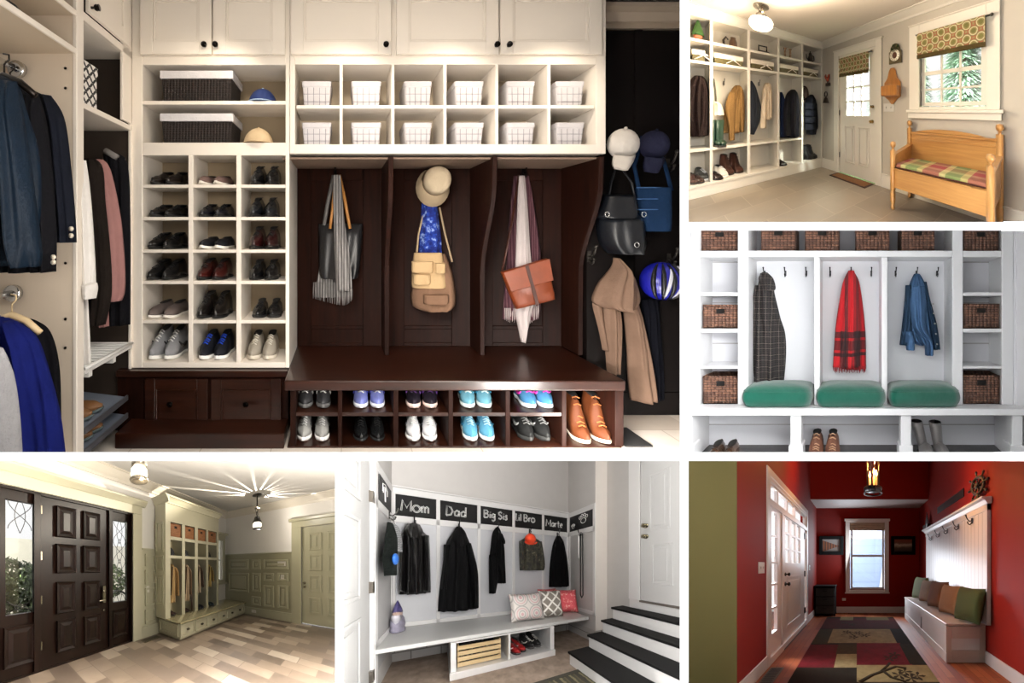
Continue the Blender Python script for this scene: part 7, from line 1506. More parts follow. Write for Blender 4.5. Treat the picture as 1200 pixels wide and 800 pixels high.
# crate
cy0 = yf+.03; cx0, cx1, cz0 = ux[1]+.02, R.at(587, 770, 'y', cy0).x, zi0; hh = R.at(560, 752.5, 'y', cy0).z-cz0; t = thing('wooden_crate', 'pale pine slatted crate in the left side of the bench box', 'crate', ((cx0+cx1)/2, cy0+.15, cz0)); m_cr = wood('crate_pine', '#c4a97c', '#e0caa2', 'x', 6, .6, .05)
for k in range(4): z0 = cz0+.012+k*hh/4; s = MB(); s.box(cx0, cy0, z0, cx1, cy0+.014, z0+hh/4-.02).box(cx0, cy0+.35, z0, cx1, cy0+.364, z0+hh/4-.02); s.build('slat', m_cr, t)
for x in (cx0, cx1-.018): s = MB(); s.box(x, cy0+.014, cz0+.005, x+.018, cy0+.35, cz0+hh); s.build('end_board', m_cr, t)
s = MB(); s.box(cx0+.018, cy0+.014, cz0+.005, cx1-.018, cy0+.35, cz0+.015); s.build('floor_board', m_cr, t)
t = thing('knit_bundle', 'dark mixed hats and gloves filling the pine crate', 'clothes', ((cx0+cx1)/2, cy0+.18, cz0+.02)); s = MB(); rn = random.Random(3)
s.box(cx0+.03, cy0+.03, cz0+.02, cx1-.03, cy0+.33, cz0+hh*.6)
for k in range(14): s.ball((lerp(cx0+.09, cx1-.09, (k % 7)/6), cy0+.1+.15*(k//7), cz0+hh*.72), (.07, .06, .045), 8, 6)
kb = NT('mixed_knits'); kb.color(kb.ramp(kb.noise(14, 2), [(.4, lin('#0f0f10')), (.56, lin('#1b1a1a')), (.64, lin('#8f8a80'))], 'CONSTANT')); kb.rough(.9); s.build('knits', kb.m, t)
def es(u, v, kind, col, label, yaw, **kw): p = R.at(u, v, 'z', zi0); make_shoe((p.x, p.y, zi0), kind, col, label, yaw=yaw, **kw)
es(601, 764, 'sneaker', '#7d1516', 'red running shoe in front in the bench box', .5, lace='#2a2a2a', sole='#201a1a', accent='#c9c4bf', h=1.1); es(607, 761, 'sneaker', '#8a1a18', 'second red running shoe beside the black trainers', .5, lace='#2a2a2a', sole='#201a1a', accent='#c9c4bf', h=1.1)
es(617, 757.5, 'sneaker', '#1c1b1b', 'black and white trainer, left of the pair in the bench box', .5, lace='#d8d5d0', sole='#3b3836', accent='#b9b4ad', h=1.3); es(625, 755.5, 'sneaker', '#1c1b1b', 'black and white trainer, right of the pair in the bench box', .5, lace='#d8d5d0', sole='#3b3836', accent='#b9b4ad', h=1.3)
# gnome
p = R.at(466, 739, 'z', ZS); g = Vector((p.x, p.y, ZS)); t = thing('garden_gnome', 'small purple and white gnome figure on the bench end', 'figurine', g); m_pu = plain('gnome_purple', '#3b3560', .5, var=.3, vs=20); m_gn = plain('gnome_white', '#c9c7cf', .5, var=.2, vs=20)
s = MB(); s.lathe([(.085, 0), (.09, .02), (.08, .05), (.09, .1), (.075, .17), (.05, .21)], g, 'z', 16); s.build('body', plain('gnome_grey', '#8b8798', .5, var=.6, vs=18), t); s = MB(); s.ball(g+Vector((0, -.01, .23)), (.06, .06, .055), 12, 8); s.ball(g+Vector((0, -.07, .235)), .016, 8, 6); s.build('head', plain('gnome_skin', '#b99f92', .6), t); s = MB(); s.lathe([(.062, .25), (.05, .29), (.028, .35), (.004, .4)], g, 'z', 14); s.build('hat', m_pu, t)
s = MB(); s.loft([[g+Vector((a*w_, -.06-b, z)) for a, b in ((-1, 0), (-.5, .02), (0, .028), (.5, .02), (1, 0), (0, -.02))] for w_, z in ((.055, .22), (.06, .18), (.045, .13), (.01, .09))]); s.build('beard', m_gn, t)
# pillows
def suzani():
    m = NT('suzani_print'); x, y, z = m.xyz(); P = .24
    a = m.math('SUBTRACT', m.math('FRACT', m.math('DIVIDE', x, P)), .5); b = m.math('SUBTRACT', m.math('FRACT', m.math('DIVIDE', z, P)), .5); d = m.math('SQRT', m.math('ADD', m.math('MULTIPLY', a, a), m.math('MULTIPLY', b, b)))
    c = m.ramp(d, [(0, lin('#d09a9f')), (.1, lin('#e1dcd6')), (.17, lin('#a9a6a4')), (.24, lin('#ded7d2')), (.32, lin('#cf9fa3')), (.38, lin('#dcd6d0')), (.46, lin('#9d9a98')), (.52, lin('#dcd6d0'))], 'CONSTANT'); m.color(m.mix(m.math('MULTIPLY', m.noise(60, 3), .6), c, lin('#c9c2bd'))); m.rough(.95); return m.m
def quatre():
    m = NT('quatrefoil_print'); x, y, z = m.xyz(); P = .17
    def dd(ox):
        a = m.math('SUBTRACT', m.math('FRACT', m.math('ADD', m.math('DIVIDE', x, P), ox)), .5); b = m.math('SUBTRACT', m.math('FRACT', m.math('ADD', m.math('DIVIDE', z, P), ox)), .5); return m.math('ADD', m.math('ABSOLUTE', a), m.math('ABSOLUTE', b))
    e = m.math('ABSOLUTE', m.math('SUBTRACT', dd(0), .5)); k = m.math('SINE', m.math('MULTIPLY', m.math('ADD', x, z), 2*PI/P)); f = m.math('LESS_THAN', e, .11); m.color(m.mix(f, lin('#7c756c'), lin('#dfdcd5'))); m.rough(.95); return m.m
def coral():
    m = NT('coral_floral_print'); m.color(m.ramp(m.noise(17, 4, .7, dist=.6), [(.42, lin('#c8535a')), (.52, lin('#d8666a')), (.58, lin('#ddb7a9')), (.66, lin('#c25158'))], 'CONSTANT')); m.rough(.95); return m.m
def epillow(u, v, w_, h, yaw, tilt, mat, label, th=.14, y=None):
    p = R.at(u, v, 'z', ZS) if y is None else Vector((R.at(u, 700, 'y', y).x, y, ZS)); ax = Matrix.Rotation(yaw, 3, 'Z') @ Vector((1, 0, 0)); up = Matrix.Rotation(yaw, 3, 'Z') @ Vector((0, math.sin(tilt), math.cos(tilt))); c = Vector((p.x, p.y, ZS+.004))+up*(h/2); t = thing('scatter_cushion', label, 'cushion', (p.x, p.y, ZS), 'bench cushions in the garage'); mb = MB(); pillow(mb, c, w_, h, th, ax, up); mb.build('cover', mat, t); nrm = ax.cross(up)
    q = MB(); e_ = [c+ax*(sx*w_/2*.97)+up*(sz*h/2*.97) for sx, sz in ((-1, -1), (1, -1), (1, 1), (-1, 1), (-1, -1))]; pts = []
    for i in range(4):
        for k in range(6): a = k/6; p_ = e_[i].lerp(e_[i+1], a); pts.append(p_+(c-p_)*.06*math.sin(PI*a))
    q.tube(pts+[pts[0]], .006, 5); q.build('piping', mat, t)
m_co = coral()
epillow(644, 718, .42, .42, .0, .22, m_co, 'coral floral cushion mostly hidden at the back of the row', y=2.66)
epillow(665.5, 717.5, .4, .42, -.35, .3, m_co, 'coral floral cushion at the right end of the white bench'); epillow(647, 722.5, .41, .44, -.2, .28, quatre(), 'grey and white trellis cushion in the middle of the row'); epillow(619.5, 727, .58, .42, -.05, .28, suzani(), 'wide pink and grey medallion cushion at the front of the row')
# ---- steps and the house door
m_tr = plain('black_tread', '#0b0b0b', .8, var=.3, vs=30, bump=.2, bs=200, spec=.15); zn = (-1.15, -.975, -.8, -.625); xn = (1.59, 1.94, 2.22, 2.44)
t = thing('entry_steps', 'four white steps with black treads rising to the house door', 'steps', (2.2, 1, ZF))
for i in range(4):
    x0 = xn[i]; x1_ = xn[i+1] if i < 3 else XD; ye = 1.81; s = MB(); s.box(x0+.02, -1.5, ZF, XD-.002, ye-.01, zn[i]-.03) if i == 0 else s.box(x0+.02, -1.5, zn[i-1], XD-.002, ye-.01, zn[i]-.03); s.build('riser', m_w, t); s = MB(); s.box(x0, -1.5, zn[i]-.03, x1_+.03 if i < 3 else XD-.002, ye+.01, zn[i]); s.build('tread', m_tr, t, bevel=.004)
q = R.at(751, 702.5, 'x', XD); yd1, zd = q.y, q.z; yc = R.at(738, 664, 'x', XD).y
s = MB(); s.box(XD-.03, yd1, zd-.01, XD, yc, 2.2).box(XD-.012, -1.5, zn[3], XD, yc, zd-.01); struct('trim_6', s, m_w, bevel=.004)
d = struct('door_1', MB().box(XD-.02, yd1-.95, zd, XD+.02, yd1-.01, zd+2.1), plain('house_door', '#c3c3c2', .4, var=.02)); s = MB(); s.box(XD-.04, -1.5, zd-.03, XD-.0, yd1, zd-.005); struct('trim_7', s, plain('door_sill', '#5a534d', .5))
for u0, u1, v0, v1 in ((760, 786, 552, 620), (763, 789, 637, 685)):
    ya, yb_ = R.at(u1, 664, 'x', XD-.02).y, R.at(u0, 664, 'x', XD-.02).y; za, zb_ = R.at((u0+u1)/2, v1, 'x', XD-.02).z, R.at((u0+u1)/2, v0, 'x', XD-.02).z; s = MB(); s.frame_x(ya, za, yb_, zb_, .03, XD-.03, XD-.019); s.box(XD-.028, ya+.06, za+.06, XD-.019, yb_-.06, zb_-.06); struct('door_panel', s, plain('house_door', '#c3c3c2', .4), parent=d, bevel=.004)
for u, v in ((757, 616), (757, 628.5)): q = R.at(u, v, 'x', XD-.02); s = MB(); s.lathe([(.034, 0), (.034, -.012), (.014, -.016), (.014, -.04), (.03, -.05), (.03, -.07), (.004, -.08)], (XD-.02, q.y, q.z), 'x', 14); struct('door_knob', s, plain('antique_nickel', '#8f8568', .25, metal=.9), parent=d)
# ---- white panelled door at the left edge
ye1, ye0 = R.at(433.5, 664, 'x', XL-.02).y, .9
d = struct('door_2', MB().box(XL-.07, ye0, ZF+.01, XL-.02, ye1, 1.9), plain('left_door', '#a9a9a8', .45, var=.02)); s = MB(); s.box(XL-.08, ye1, ZF, XL+.01, 2.10, 2.2); struct('trim_8', s, m_w, bevel=.004)
for v0, v1 in ((540, 586), (607, 702), (724, 812)):
    ya, yb_ = .95, R.at(421.5, 664, 'x', XL-.02).y; za, zb_ = R.at(420, v1, 'x', XL-.02).z, R.at(420, v0, 'x', XL-.02).z; s = MB(); s.frame_x(ya, za, yb_, zb_, .035, XL-.021, XL-.006); s.box(XL-.021, ya+.08, za+.08, XL-.01, yb_-.08, zb_-.08); struct('door_panel', s, plain('left_door', '#a9a9a8', .45), parent=d, bevel=.005)
for v in (582, 688, 792): z = R.at(436, v, 'x', XL).z; s = MB(); s.box(XL-.03, ye1-.03, z-.055, XL+.014, ye1+.02, z+.055); struct('hinge', s, plain('dull_hinge', '#6d675f', .35, metal=.8), parent=d)
# mat at the bottom edge
def matp():
    m = NT('bordered_mat'); x, y, z = m.xyz(); c = m.ramp(m.math('FRACT', m.math('MULTIPLY', m.math('ADD', m.math('ABSOLUTE', x), m.math('MULTIPLY', m.noise(20), .05)), 7.0)), [(.0, lin('#2a2617')), (.4, lin('#6b6547')), (.6, lin('#37321f')), (.85, lin('#4b442c'))], 'CONSTANT'); m.color(c); m.rough(1); return m.m
q0 = R.at(683, 787, 'z', ZF); t = thing('floor_mat', 'green and brown bordered mat on the concrete by the steps', 'mat', (q0.x-.4, q0.y-.4, ZF)); s = MB(); s.box(q0.x-1.1, q0.y-.95, ZF+.001, q0.x+.02, q0.y+.02, ZF+.012); s.build('pile', matp(), t); s = MB(); s.frame(0, 0, 1, 1, .1, 0, 1) if False else None
for a in (( q0.x-1.1, q0.y-.0, q0.x+.02, q0.y+.05), (q0.x+.0, q0.y-.95, q0.x+.05, q0.y+.05)): s.box(a[0], a[1], ZF+.001, a[2], a[3], ZF+.014)
s.build('border', plain('mat_edge', '#2b2719', .95), t)
# =================================================================== ROOM F: red entry hall with white bench and patchwork rug
R = Room('F', RF.rect, 1005, 664, 300); X, Z = R.X, R.Z
XL, XR, YB, ZF, YO, ZT = -1.12, 1.675, 6.95, -1.25, 2.38, 3.3
m_red = plain('red_wall_paint', '#82190f', .65, var=.05, vs=1.5, spec=.12)
m_wt = plain('white_trim_paint', '#dcdad8', .4, var=.02)
m_wt2 = plain('warm_white_trim', '#d8cfc4', .4, var=.02)
def LW(u, v): p = R.at(u, v, 'x', XL); return p.y, p.z
def RW(u, v, x=XR): p = R.at(u, v, 'x', x); return p.y, p.z
def FL(u, v): p = R.at(u, v, 'z', ZF); return p.x, p.y
yd0, yd1 = LW(898, 700)[0], LW(946, 700)[0]
s = MB(); s.box(-2.6, 1.3, ZF-.06, 2.6, YB+.2, ZF); struct('floor', s, tiles('red_oak_boards', ['#7a3a24', '#96522f', '#a35f3d'], 1.1, .085, '#4b2415', .002, .55, 'yx', .37, .1, .4, spec=.12))
s = MB(); s.box(XL-.3, YO, ZF, XL, yd0+.02, ZT).box(XL-.15, yd1-.02, ZF, XL, YB+.1, ZT).box(XL-.15, yd0, 1.23, XL, yd1, ZT); struct('wall_left', s, m_red)
s = MB(); s.box(-2.6, YO-.012, ZF, XL, YO, ZT); struct('wall_olive', s, plain('olive_wall_paint', '#67643c', .8, var=.05, vs=1.5))
s = MB(); s.box(XR, 1.3, ZF, XR+.12, YB+.1, ZT); struct('wall_right', s, m_red)
wu0, wu1, wv0, wv1 = X(996, YB), X(1037, YB), Z(690, YB), Z(611, YB)
s = MB(); s.box(XL-.1, YB, ZF, wu0, YB+.12, ZT).box(wu1, YB, ZF, XR+.1, YB+.12, ZT).box(wu0, YB, ZF, wu1, YB+.12, wv0).box(wu0, YB, wv1, wu1, YB+.12, ZT); struct('wall_back', s, m_red)
zs = Z(595, YB); ys = zs*300/(664-585)
s = MB(); s.box(XL, ys, zs+.004, XR, YB, ZT); struct('wall_soffit', s, m_red)
s = MB(); s.box(XL, ys, zs-.004, XR, YB, zs+.004); struct('ceiling_soffit', s, plain('soffit_white', '#a99d98', .6))
s = MB(); s.box(-2.6, 1.3, ZT, 2.6, YB+.2, ZT+.05); struct('ceiling', s, plain('ceiling_white', '#cfc8c0', .8))
for nm, b in (('baseboard_left', (XL, YO, ZF, XL+.018, yd0, ZF+.16)), ('baseboard_left_far', (XL, yd1, ZF, XL+.018, YB, ZF+.16)), ('baseboard_right', (XR-.018, 1.3, ZF, XR, 3.34, ZF+.16)), ('baseboard_right_far', (XR-.018, 6.3, ZF, XR, YB, ZF+.16)), ('baseboard_back', (XL, YB-.018, ZF, XR, YB, ZF+.17))):
    s = MB(); s.box(*b); struct(nm, s, m_wt if 'back' not in nm else m_wt2, bevel=.004)
# ---- front door with sidelight and transom on the left wall
m_gl = glass('clear_pane', alpha=.08)
z_top, zt0, zt1, zd = 1.23, .86, 1.1, .80
def open_frame(y0, z0, y1, z1, w, x0, x1, wz=None): return MB().frame_x(y0, z0, y1, z1, w, x0, x1, wz)
st = struct('trim_1', open_frame(yd0, ZF, yd1, z_top+.02, .1, XL-.08, XL+.02), m_wt, bevel=.004)
ys0, ys1 = LW(903.5, 700)[0], LW(916.5, 700)[0]; yD0, yD1 = ys1+.05, LW(943.4, 700)[0]
s = MB(); s.box(XL-.08, yd0+.1, zt0-.07, XL+.015, yd1-.1, zt0); s.box(XL-.08, yd0+.1, zt1+.0, XL+.01, yd1-.1, z_top-.05); s.box(XL-.08, ys1-.02, ZF, XL+.012, yD0, zt0-.06)
struct('trim_2', s, m_wt, bevel=.003)
tl = [yd0+.1]+[LW(u, 600)[0] for u in (912.5, 923.7, 932.5)]+[yd1-.1]
s = MB(); 
for y in tl[1:-1]: s.box(XL-.06, y-.02, zt0, XL-.01, y+.02, zt1)
s.frame_x(tl[0], zt0, tl[-1], zt1, .03, XL-.06, XL-.01); w1 = struct('window_1', s, m_wt); w1['label'] = 'four-light transom window above the white front door'
s = MB(); s.box(XL-.04, tl[0], zt0, XL-.034, tl[-1], zt1); struct('pane', s, m_gl, parent=w1)
# sidelight
s = MB(); sl0, sl1 = LW(905.3, 700)[0], LW(912, 700)[0]; zb0, zb1 = LW(906, 742)[1], LW(906, 597)[1]
s.box(XL-.06, yd0+.1, ZF, XL-.01, sl0, zt0-.07).box(XL-.06, sl1, ZF, XL-.01, ys1-.02, zt0-.07).box(XL-.06, sl0, ZF, XL-.01, sl1, zb0).box(XL-.06, sl0, zb1, XL-.01, sl1, zt0-.07)
for v in (627, 659, 685, 713): z = LW(906, v)[1]; s.box(XL-.05, sl0, z-.012, XL-.015, sl1, z+.012)
w2 = struct('window_2', s, m_wt); s = MB(); s.box(XL-.04, sl0, zb0, XL-.034, sl1, zb1); struct('pane', s, m_gl, parent=w2)
# door leaf with nine lights
cols = [(LW(a, 650)[0], LW(b, 650)[0]) for a, b in ((921.5, 926.3), (928.8, 933.3), (935, 938.8))]
r0 = LW(921.5, 606)[1]; rows = [(LW(921.5, v1)[1], LW(921.5, v0)[1]) for v0, v1 in ((606, 622.5), (625, 641.7), (643.5, 659))]
d = struct('door_1', (lambda s: (s.box(XL-.06, yD0, ZF+.01, XL-.012, cols[0][0], zd), s.box(XL-.06, cols[2][1], ZF+.01, XL-.012, yD1, zd), s.box(XL-.06, cols[0][0], rows[0][1], XL-.012, cols[2][1], zd), s.box(XL-.06, cols[0][0], ZF+.01, XL-.012, cols[2][1], rows[2][0]), s)[-1])(MB()), m_wt, bevel=.003)
s = MB()
for a, b in ((0, 1), (1, 2)): s.box(XL-.05, cols[a][1], rows[2][0], XL-.014, cols[b][0], rows[0][1])
for a, b in ((0, 1), (1, 2)): s.box(XL-.05, cols[0][0], rows[b][1], XL-.014, cols[2][1], rows[a][0])
struct('muntin', s, m_wt, parent=d)
s = MB(); s.box(XL-.04, cols[0][0], rows[2][0], XL-.034, cols[2][1], rows[0][1]); struct('pane', s, m_gl, parent=d)
pz1, pz0 = LW(922, 675)[1], ZF+.28
s = MB(); s.frame_x(cols[0][0]+.06, pz0, cols[2][1], pz1, .04, XL-.014, XL-.004); s.box(XL-.014, cols[0][0]+.14, pz0+.08, XL-.006, cols[2][1]-.08, pz1-.08); struct('door_panel', s, m_wt, parent=d, bevel=.003)
m_blk = plain('black_iron', '#0d0c0c', .4, metal=.5, var=.1)
for v, r in ((672.7, .03), (684, .034)):
    y, z = LW(921, v); s = MB(); s.lathe([(r, 0), (r, .012), (r*.4, .014), (r*.4, .045), (r*.9, .05), (r*.9, .075), (.004, .085)], (XL-.012, y, z), 'x', 14); struct('door_knob', s, m_blk, parent=d)
for v in (628, 672, 715):
    y, z = LW(943, v); s = MB(); s.box(XL-.014, yD1-.03, z-.06, XL+.012, yD1+.03, z+.06); struct('hinge', s, m_blk, parent=d)
s = MB(); s.box(XL-.1, yD0, ZF, XL+.025, yD1, ZF+.02); struct('trim_3', s, plain('threshold', '#2a201c', .5))
y, z = LW(892, 665); plate((XL, y, z), .18, .13, 'x', 'double light switch on the red wall by the door frame')
y, z = LW(948.5, 665); plate((XL, y, z), .09, .12, 'x', 'single light switch on the red wall past the door hinges', nl=1)
plate((X(989, YB), YB, Z(702, YB)), .1, .07, '-y', 'white wall outlet under the hall window', 'wall_outlet', 'outlet', 2)
# ---- window in the back wall with a rolled shade
s = MB(); a, b, c0, c1 = X(991, YB), X(1041.5, YB), Z(695, YB), Z(608, YB); s.frame(a, c0, b, c1, .11, YB-.03, YB+.04, .1); s.box(a-.03, YB-.05, c1-.06, b+.03, YB, c1); s.box(a-.02, YB-.05, c0, b+.02, YB, c0+.03)
w3 = struct('window_3', s, m_wt2, bevel=.003); zm = Z(651, YB)
s = MB(); s.frame(wu0+.02, wv0, wu1-.02, zm+.02, .05, YB+.02, YB+.05).frame(wu0+.02, zm-.02, wu1-.02, wv1, .05, YB+.05, YB+.08); struct('sash', s, m_wt, parent=w3)
s = MB(); s.box(wu0, YB+.06, wv0, wu1, YB+.064, wv1); struct('pane', s, m_gl, parent=w3)
s = MB(); s.box(wu0, YB-.01, Z(621, YB), wu1, YB+.02, wv1); 
for k in range(4): s.tube([(wu0, YB-.012, lerp(Z(621, YB), wv1, k/4)), (wu1, YB-.012, lerp(Z(621, YB), wv1, k/4))], .012, 6)
o = s.build('roman_blind', cloth('tan_shade', '#b7a189')); tag(o, 'tan fabric shade drawn up at the top of the hall window', 'shade')
# the house next door, seen through the window, and the bright porch outside the front door
hx0, hx1, hy = X(985, 9.6), X(1050, 9.6), 9.6
t = thing('neighbour_house', 'pale blue clapboard house wall outside the hall window', 'house', (0, hy, ZF))
tt = shiplap('blue_clapboard', '#a9bcd8', '#8297b8', 0, .34); s = MB(); s.box(hx0-.4, hy, ZF, hx1+.6, hy+.2, Z(630, hy)); s.build('siding', tt, t)
s = MB(); s.prism([(X(1028, hy-.02), ZF), (X(1040, hy-.02), ZF), (X(1040, hy-.02), Z(640, hy)), (X(1036, hy-.02), Z(648, hy))], 'y', hy-.03, hy-.005); s.build('downpipe_wall', plain('white_siding', '#eef0f4', .5), t)
s = MB(); s.box(hx0-.4, hy-.35, Z(632, hy), hx1+.6, hy, Z(628, hy)); s.build('eave', m_wt, t); s = MB(); s.prism([(hx0-.4, Z(628, hy)), (hx1+.6, Z(628, hy)), (hx1+.2, Z(618, hy)), (hx0, Z(618, hy))], 'y', hy-.3, hy-.2); s.build('roof', plain('pale_roof', '#cfd6e4', .7), t)
s = MB(); s.box(XL-3.2, 1.6, ZF-.1, XL-.35, 8, ZF-.04); struct('floor_porch', s, plain('porch_floor', '#d8dad8', .7))
s = MB(); s.box(XL-3.2, 1.5, ZF, XL-3.1, 8.5, 2.2); struct('wall_porch', s, plain('porch_wall', '#eceff2', .7))
# ---- pictures
def picture(u0, u1, v0, v1, label, matl):
    t = thing('framed_picture', label, 'picture', ((X(u0, YB)+X(u1, YB))/2, YB, Z(v1, YB))); s = MB(); s.frame(X(u0, YB), Z(v1, YB), X(u1, YB), Z(v0, YB), .09, YB-.035, YB-.002); s.build('frame', plain('black_frame', '#040303', .8, spec=.1), t, bevel=.006)
    s = MB(); s.box(X(u0, YB)+.08, YB-.02, Z(v1, YB)+.08, X(u1, YB)-.08, YB-.006, Z(v0, YB)-.08); s.build('print', matl, t)
def print_a():
    t = NT('beach_fence_print'); x, y, z = t.xyz(); base = t.mix(t.math('GREATER_THAN', z, .26), lin('#9a9691'), lin('#b9bab8'))
    line = t.math('MULTIPLY', t.math('LESS_THAN', t.math('ABSOLUTE', t.math('SUBTRACT', z, .24)), t.math('MULTIPLY', t.math('SUBTRACT', .22, x), .34)), t.math('LESS_THAN', x, .2))
    st_ = t.math('LESS_THAN', t.math('FRACT', t.math('MULTIPLY', x, 14.0)), .45)
    c = t.mix(line, base, t.mix(st_, lin('#5d3620'), lin('#b9713f'))); t.color(t.mix(t.math('MULTIPLY', t.noise(9, 3), .3), c, lin('#2a2220'))); t.rough(.3); return t.m
def print_b():
    t = NT('sunset_print'); z = t.math('ADD', t.xyz()[2], t.math('MULTIPLY', t.math('SUBTRACT', t.noise(7, 3), .5), .1))
    t.color(t.ramp(t.math('DIVIDE', z, .55), [(.1, lin('#1e1712')), (.35, lin('#4d4336')), (.5, lin('#b7a48d')), (.58, lin('#6a4a3a')), (.8, lin('#8c3a22')), (.95, lin('#2b1a16'))])); t.rough(.3); return t.m
picture(960, 988.5, 628, 650, 'black-framed print of a beach fence left of the hall window', print_a())
picture(1044, 1072.5, 628, 650, 'black-framed sunset seascape right of the hall window', print_b())
# ---- dark chest of drawers in the corner
yd = 1.25*300/(722-664); a, b = X(954.5, yd), X(979, yd); zt = Z(686, yd); t = thing('chest_of_drawers', 'small black chest with three woven drawers in the corner', 'chest', ((a+b)/2, yd+.2, ZF)); m_ch = plain('black_chest', '#131110', .7, var=.2, spec=.15)
s = MB(); s.box(a+.01, yd+.02, ZF+.05, b-.01, yd+.42, zt-.03); s.build('carcass', m_ch, t); s = MB(); s.box(a-.01, yd, zt-.03, b+.01, yd+.43, zt); s.build('top', m_ch, t, bevel=.006)
for k in range(4): s = MB(); xx = a+.03 if k % 2 == 0 else b-.03; yy = yd+.05 if k < 2 else yd+.38; s.box(xx-.025, yy-.025, ZF, xx+.025, yy+.025, ZF+.05); s.build('leg', m_ch, t)
hh = (zt-.05-ZF-.07)/3
for k in range(3):
    z0 = ZF+.06+k*hh; s = MB(); s.box(a+.03, yd-.005, z0+.01, b-.03, yd+.02, z0+hh-.01); dr = s.build('drawer', wicker('black_woven', '#2a2a29', '#3d3d3b', .03, .02), t, bevel=.004)
    s = MB(); s.box((a+b)/2-.06, yd-.02, z0+hh*.6, (a+b)/2+.06, yd-.005, z0+hh*.6+.02); s.build('handle', m_blk, dr, bevel=.003)
# ---- bench, beadboard back with shelf and hooks
yb0, yb1, xb = 3.34, 6.25, 1.155; zs_ = -.735
t = thing('storage_bench', 'white panelled storage bench along the red right wall', 'bench', (1.4, 4.8, ZF))
s = MB(); s.box(xb+.012, yb0+.012, ZF, XR-.004, yb1, zs_-.035); s.build('box', m_wt, t)
s = MB(); s.box(xb-.012, yb0-.015, zs_-.035, XR-.004, yb1+.01, zs_); s.build('seat', plain('bench_seat_white', '#c9bdb4', .35), t, bevel=.006)
s = MB(); ym = R.at(1078.5, 700, 'x', xb).y
s.frame_x(yb0, ZF, ym+.06, zs_-.04, .12, xb, xb+.014, .13).frame_x(ym-.06, ZF, yb1, zs_-.04, .12, xb, xb+.014, .13); s.box(xb-.004, yb0-.004, ZF, xb+.012, yb1, ZF+.13); s.build('front_panel', m_wt, t, bevel=.003)
s = MB(); s.frame(xb, ZF, XR-.004, zs_-.04, .07, yb0-.001, yb0+.014, .16); s.build('end_panel', plain('bench_end_white', '#cfc2b8', .4), t, bevel=.003)
def bead():
    t = NT('beadboard'); y = t.xyz()[1]; f = t.math('FRACT', t.math('DIVIDE', y, .11)); g = t.math('LESS_THAN', t.math('ABSOLUTE', t.math('SUBTRACT', f, .5)), .07)
    t.color(t.mix(g, lin('#dfe0e2'), lin('#b4b6ba'))); t.rough(.4); t.bump(t.math('SUBTRACT', 1.0, g), .5, .006); return t.m
zt = .88; yk0 = R.at(1157, 700, 'x', XR-.05).y; yk1 = R.at(1085, 700, 'x', XR-.05).y
t = thing('hook_board', 'tall white beadboard panel with top ledge and five hooks', 'hook board', (XR, 4.5, zs_))
s = MB(); s.box(XR-.045, yk0+.03, zs_+.002, XR-.003, yk1, zt-.09); s.build('panel', bead(), t)
s = MB(); s.box(XR-.055, yk0, zs_+.002, XR-.003, yk0+.05, zt-.05); s.box(XR-.055, yk0, zt-.17, XR-.003, yk1+.01, zt-.05); s.build('rail', m_wt, t, bevel=.003)
s = MB(); s.prism([(XR-.06, zt-.09), (XR-.003, zt-.09), (XR-.003, zt), (XR-.14, zt), (XR-.14, zt-.025), (XR-.1, zt-.045)], 'y', yk0-.03, yk1+.03); s.build('ledge', m_wt, t, bevel=.004)
m_hk = plain('dark_nickel', '#2b2926', .35, metal=.8)
for i, (u, v) in enumerate(((1091, 630), (1099.5, 626), (1109, 621.7), (1121.7, 616.7), (1137.5, 610))):
    p = R.at(u, v, 'x', XR-.075); coat_hook((XR-.055, p.y, p.z), 'dark double hook on the beadboard, %s from the window end' % ('first', 'second', 'third', 'fourth', 'fifth')[i], m_hk, (-1, 0, 0), 1.25, 'beadboard hooks')
# cushions on the bench
def bench_cushion(u, v, w, tilt, yaw, col, label, wv=None, th=.18):
    yy = zs_*300/(664-v); x = XR-.06-w*.5*math.sin(tilt)-.2; nm = 'scatter_cushion'; up = Vector((math.sin(tilt), 0, math.cos(tilt))); ax = Matrix.Rotation(yaw, 3, 'Z') @ Vector((0, -1, 0)); up = (Matrix.Rotation(yaw, 3, 'Z') @ up)
    c = Vector((X(u, yy), yy, zs_+.002+w*.5*math.cos(tilt)+.01)); mb = MB(); pillow(mb, c, w, w, th, ax, up)
    t = thing(nm, label, 'cushion', (c.x, c.y, zs_), 'bench cushions'); mb.build('cover', col, t)
    e = [c+ax*(sx*w/2*.97)+up*(sz*w/2*.97) for sx, sz in ((-1, -1), (1, -1), (1, 1), (-1, 1), (-1, -1))]; q = MB(); pts = []
    for i in range(4):
        for k in range(6):
            a = k/6; p = e[i].lerp(e[i+1], a); pts.append(p+(c-p)*.07*math.sin(PI*a))
    q.tube(pts+[pts[0]], .006, 5); q.build('piping', col, t)
m_gr = cloth('sage_green', '#464e2f', .12, bs=50); m_tn = cloth('tan_chenille', '#7a5a40', .15, bs=60); m_bn = cloth('brown_corduroy', '#63402a', .2, bs=70); m_tn2 = cloth('light_tan', '#86684a', .15, bs=60); m_gl2 = cloth('pale_green', '#5f6641', .12)
bench_cushion(1136, 729, .46, .22, .32, m_gr, 'large sage green cushion nearest on the white bench')
bench_cushion(1114, 720, .45, .22, .32, m_tn, 'plain tan cushion beside the large green cushion')
bench_cushion(1099, 712.5, .48, .22, .32, m_bn, 'dark brown ribbed cushion in the middle of the bench')
bench_cushion(1087, 706, .46, .22, .32, m_tn2, 'light tan cushion behind the brown cushion')
bench_cushion(1078.5, 702, .5, .22, .32, m_gl2, 'pale green cushion farthest along the bench')
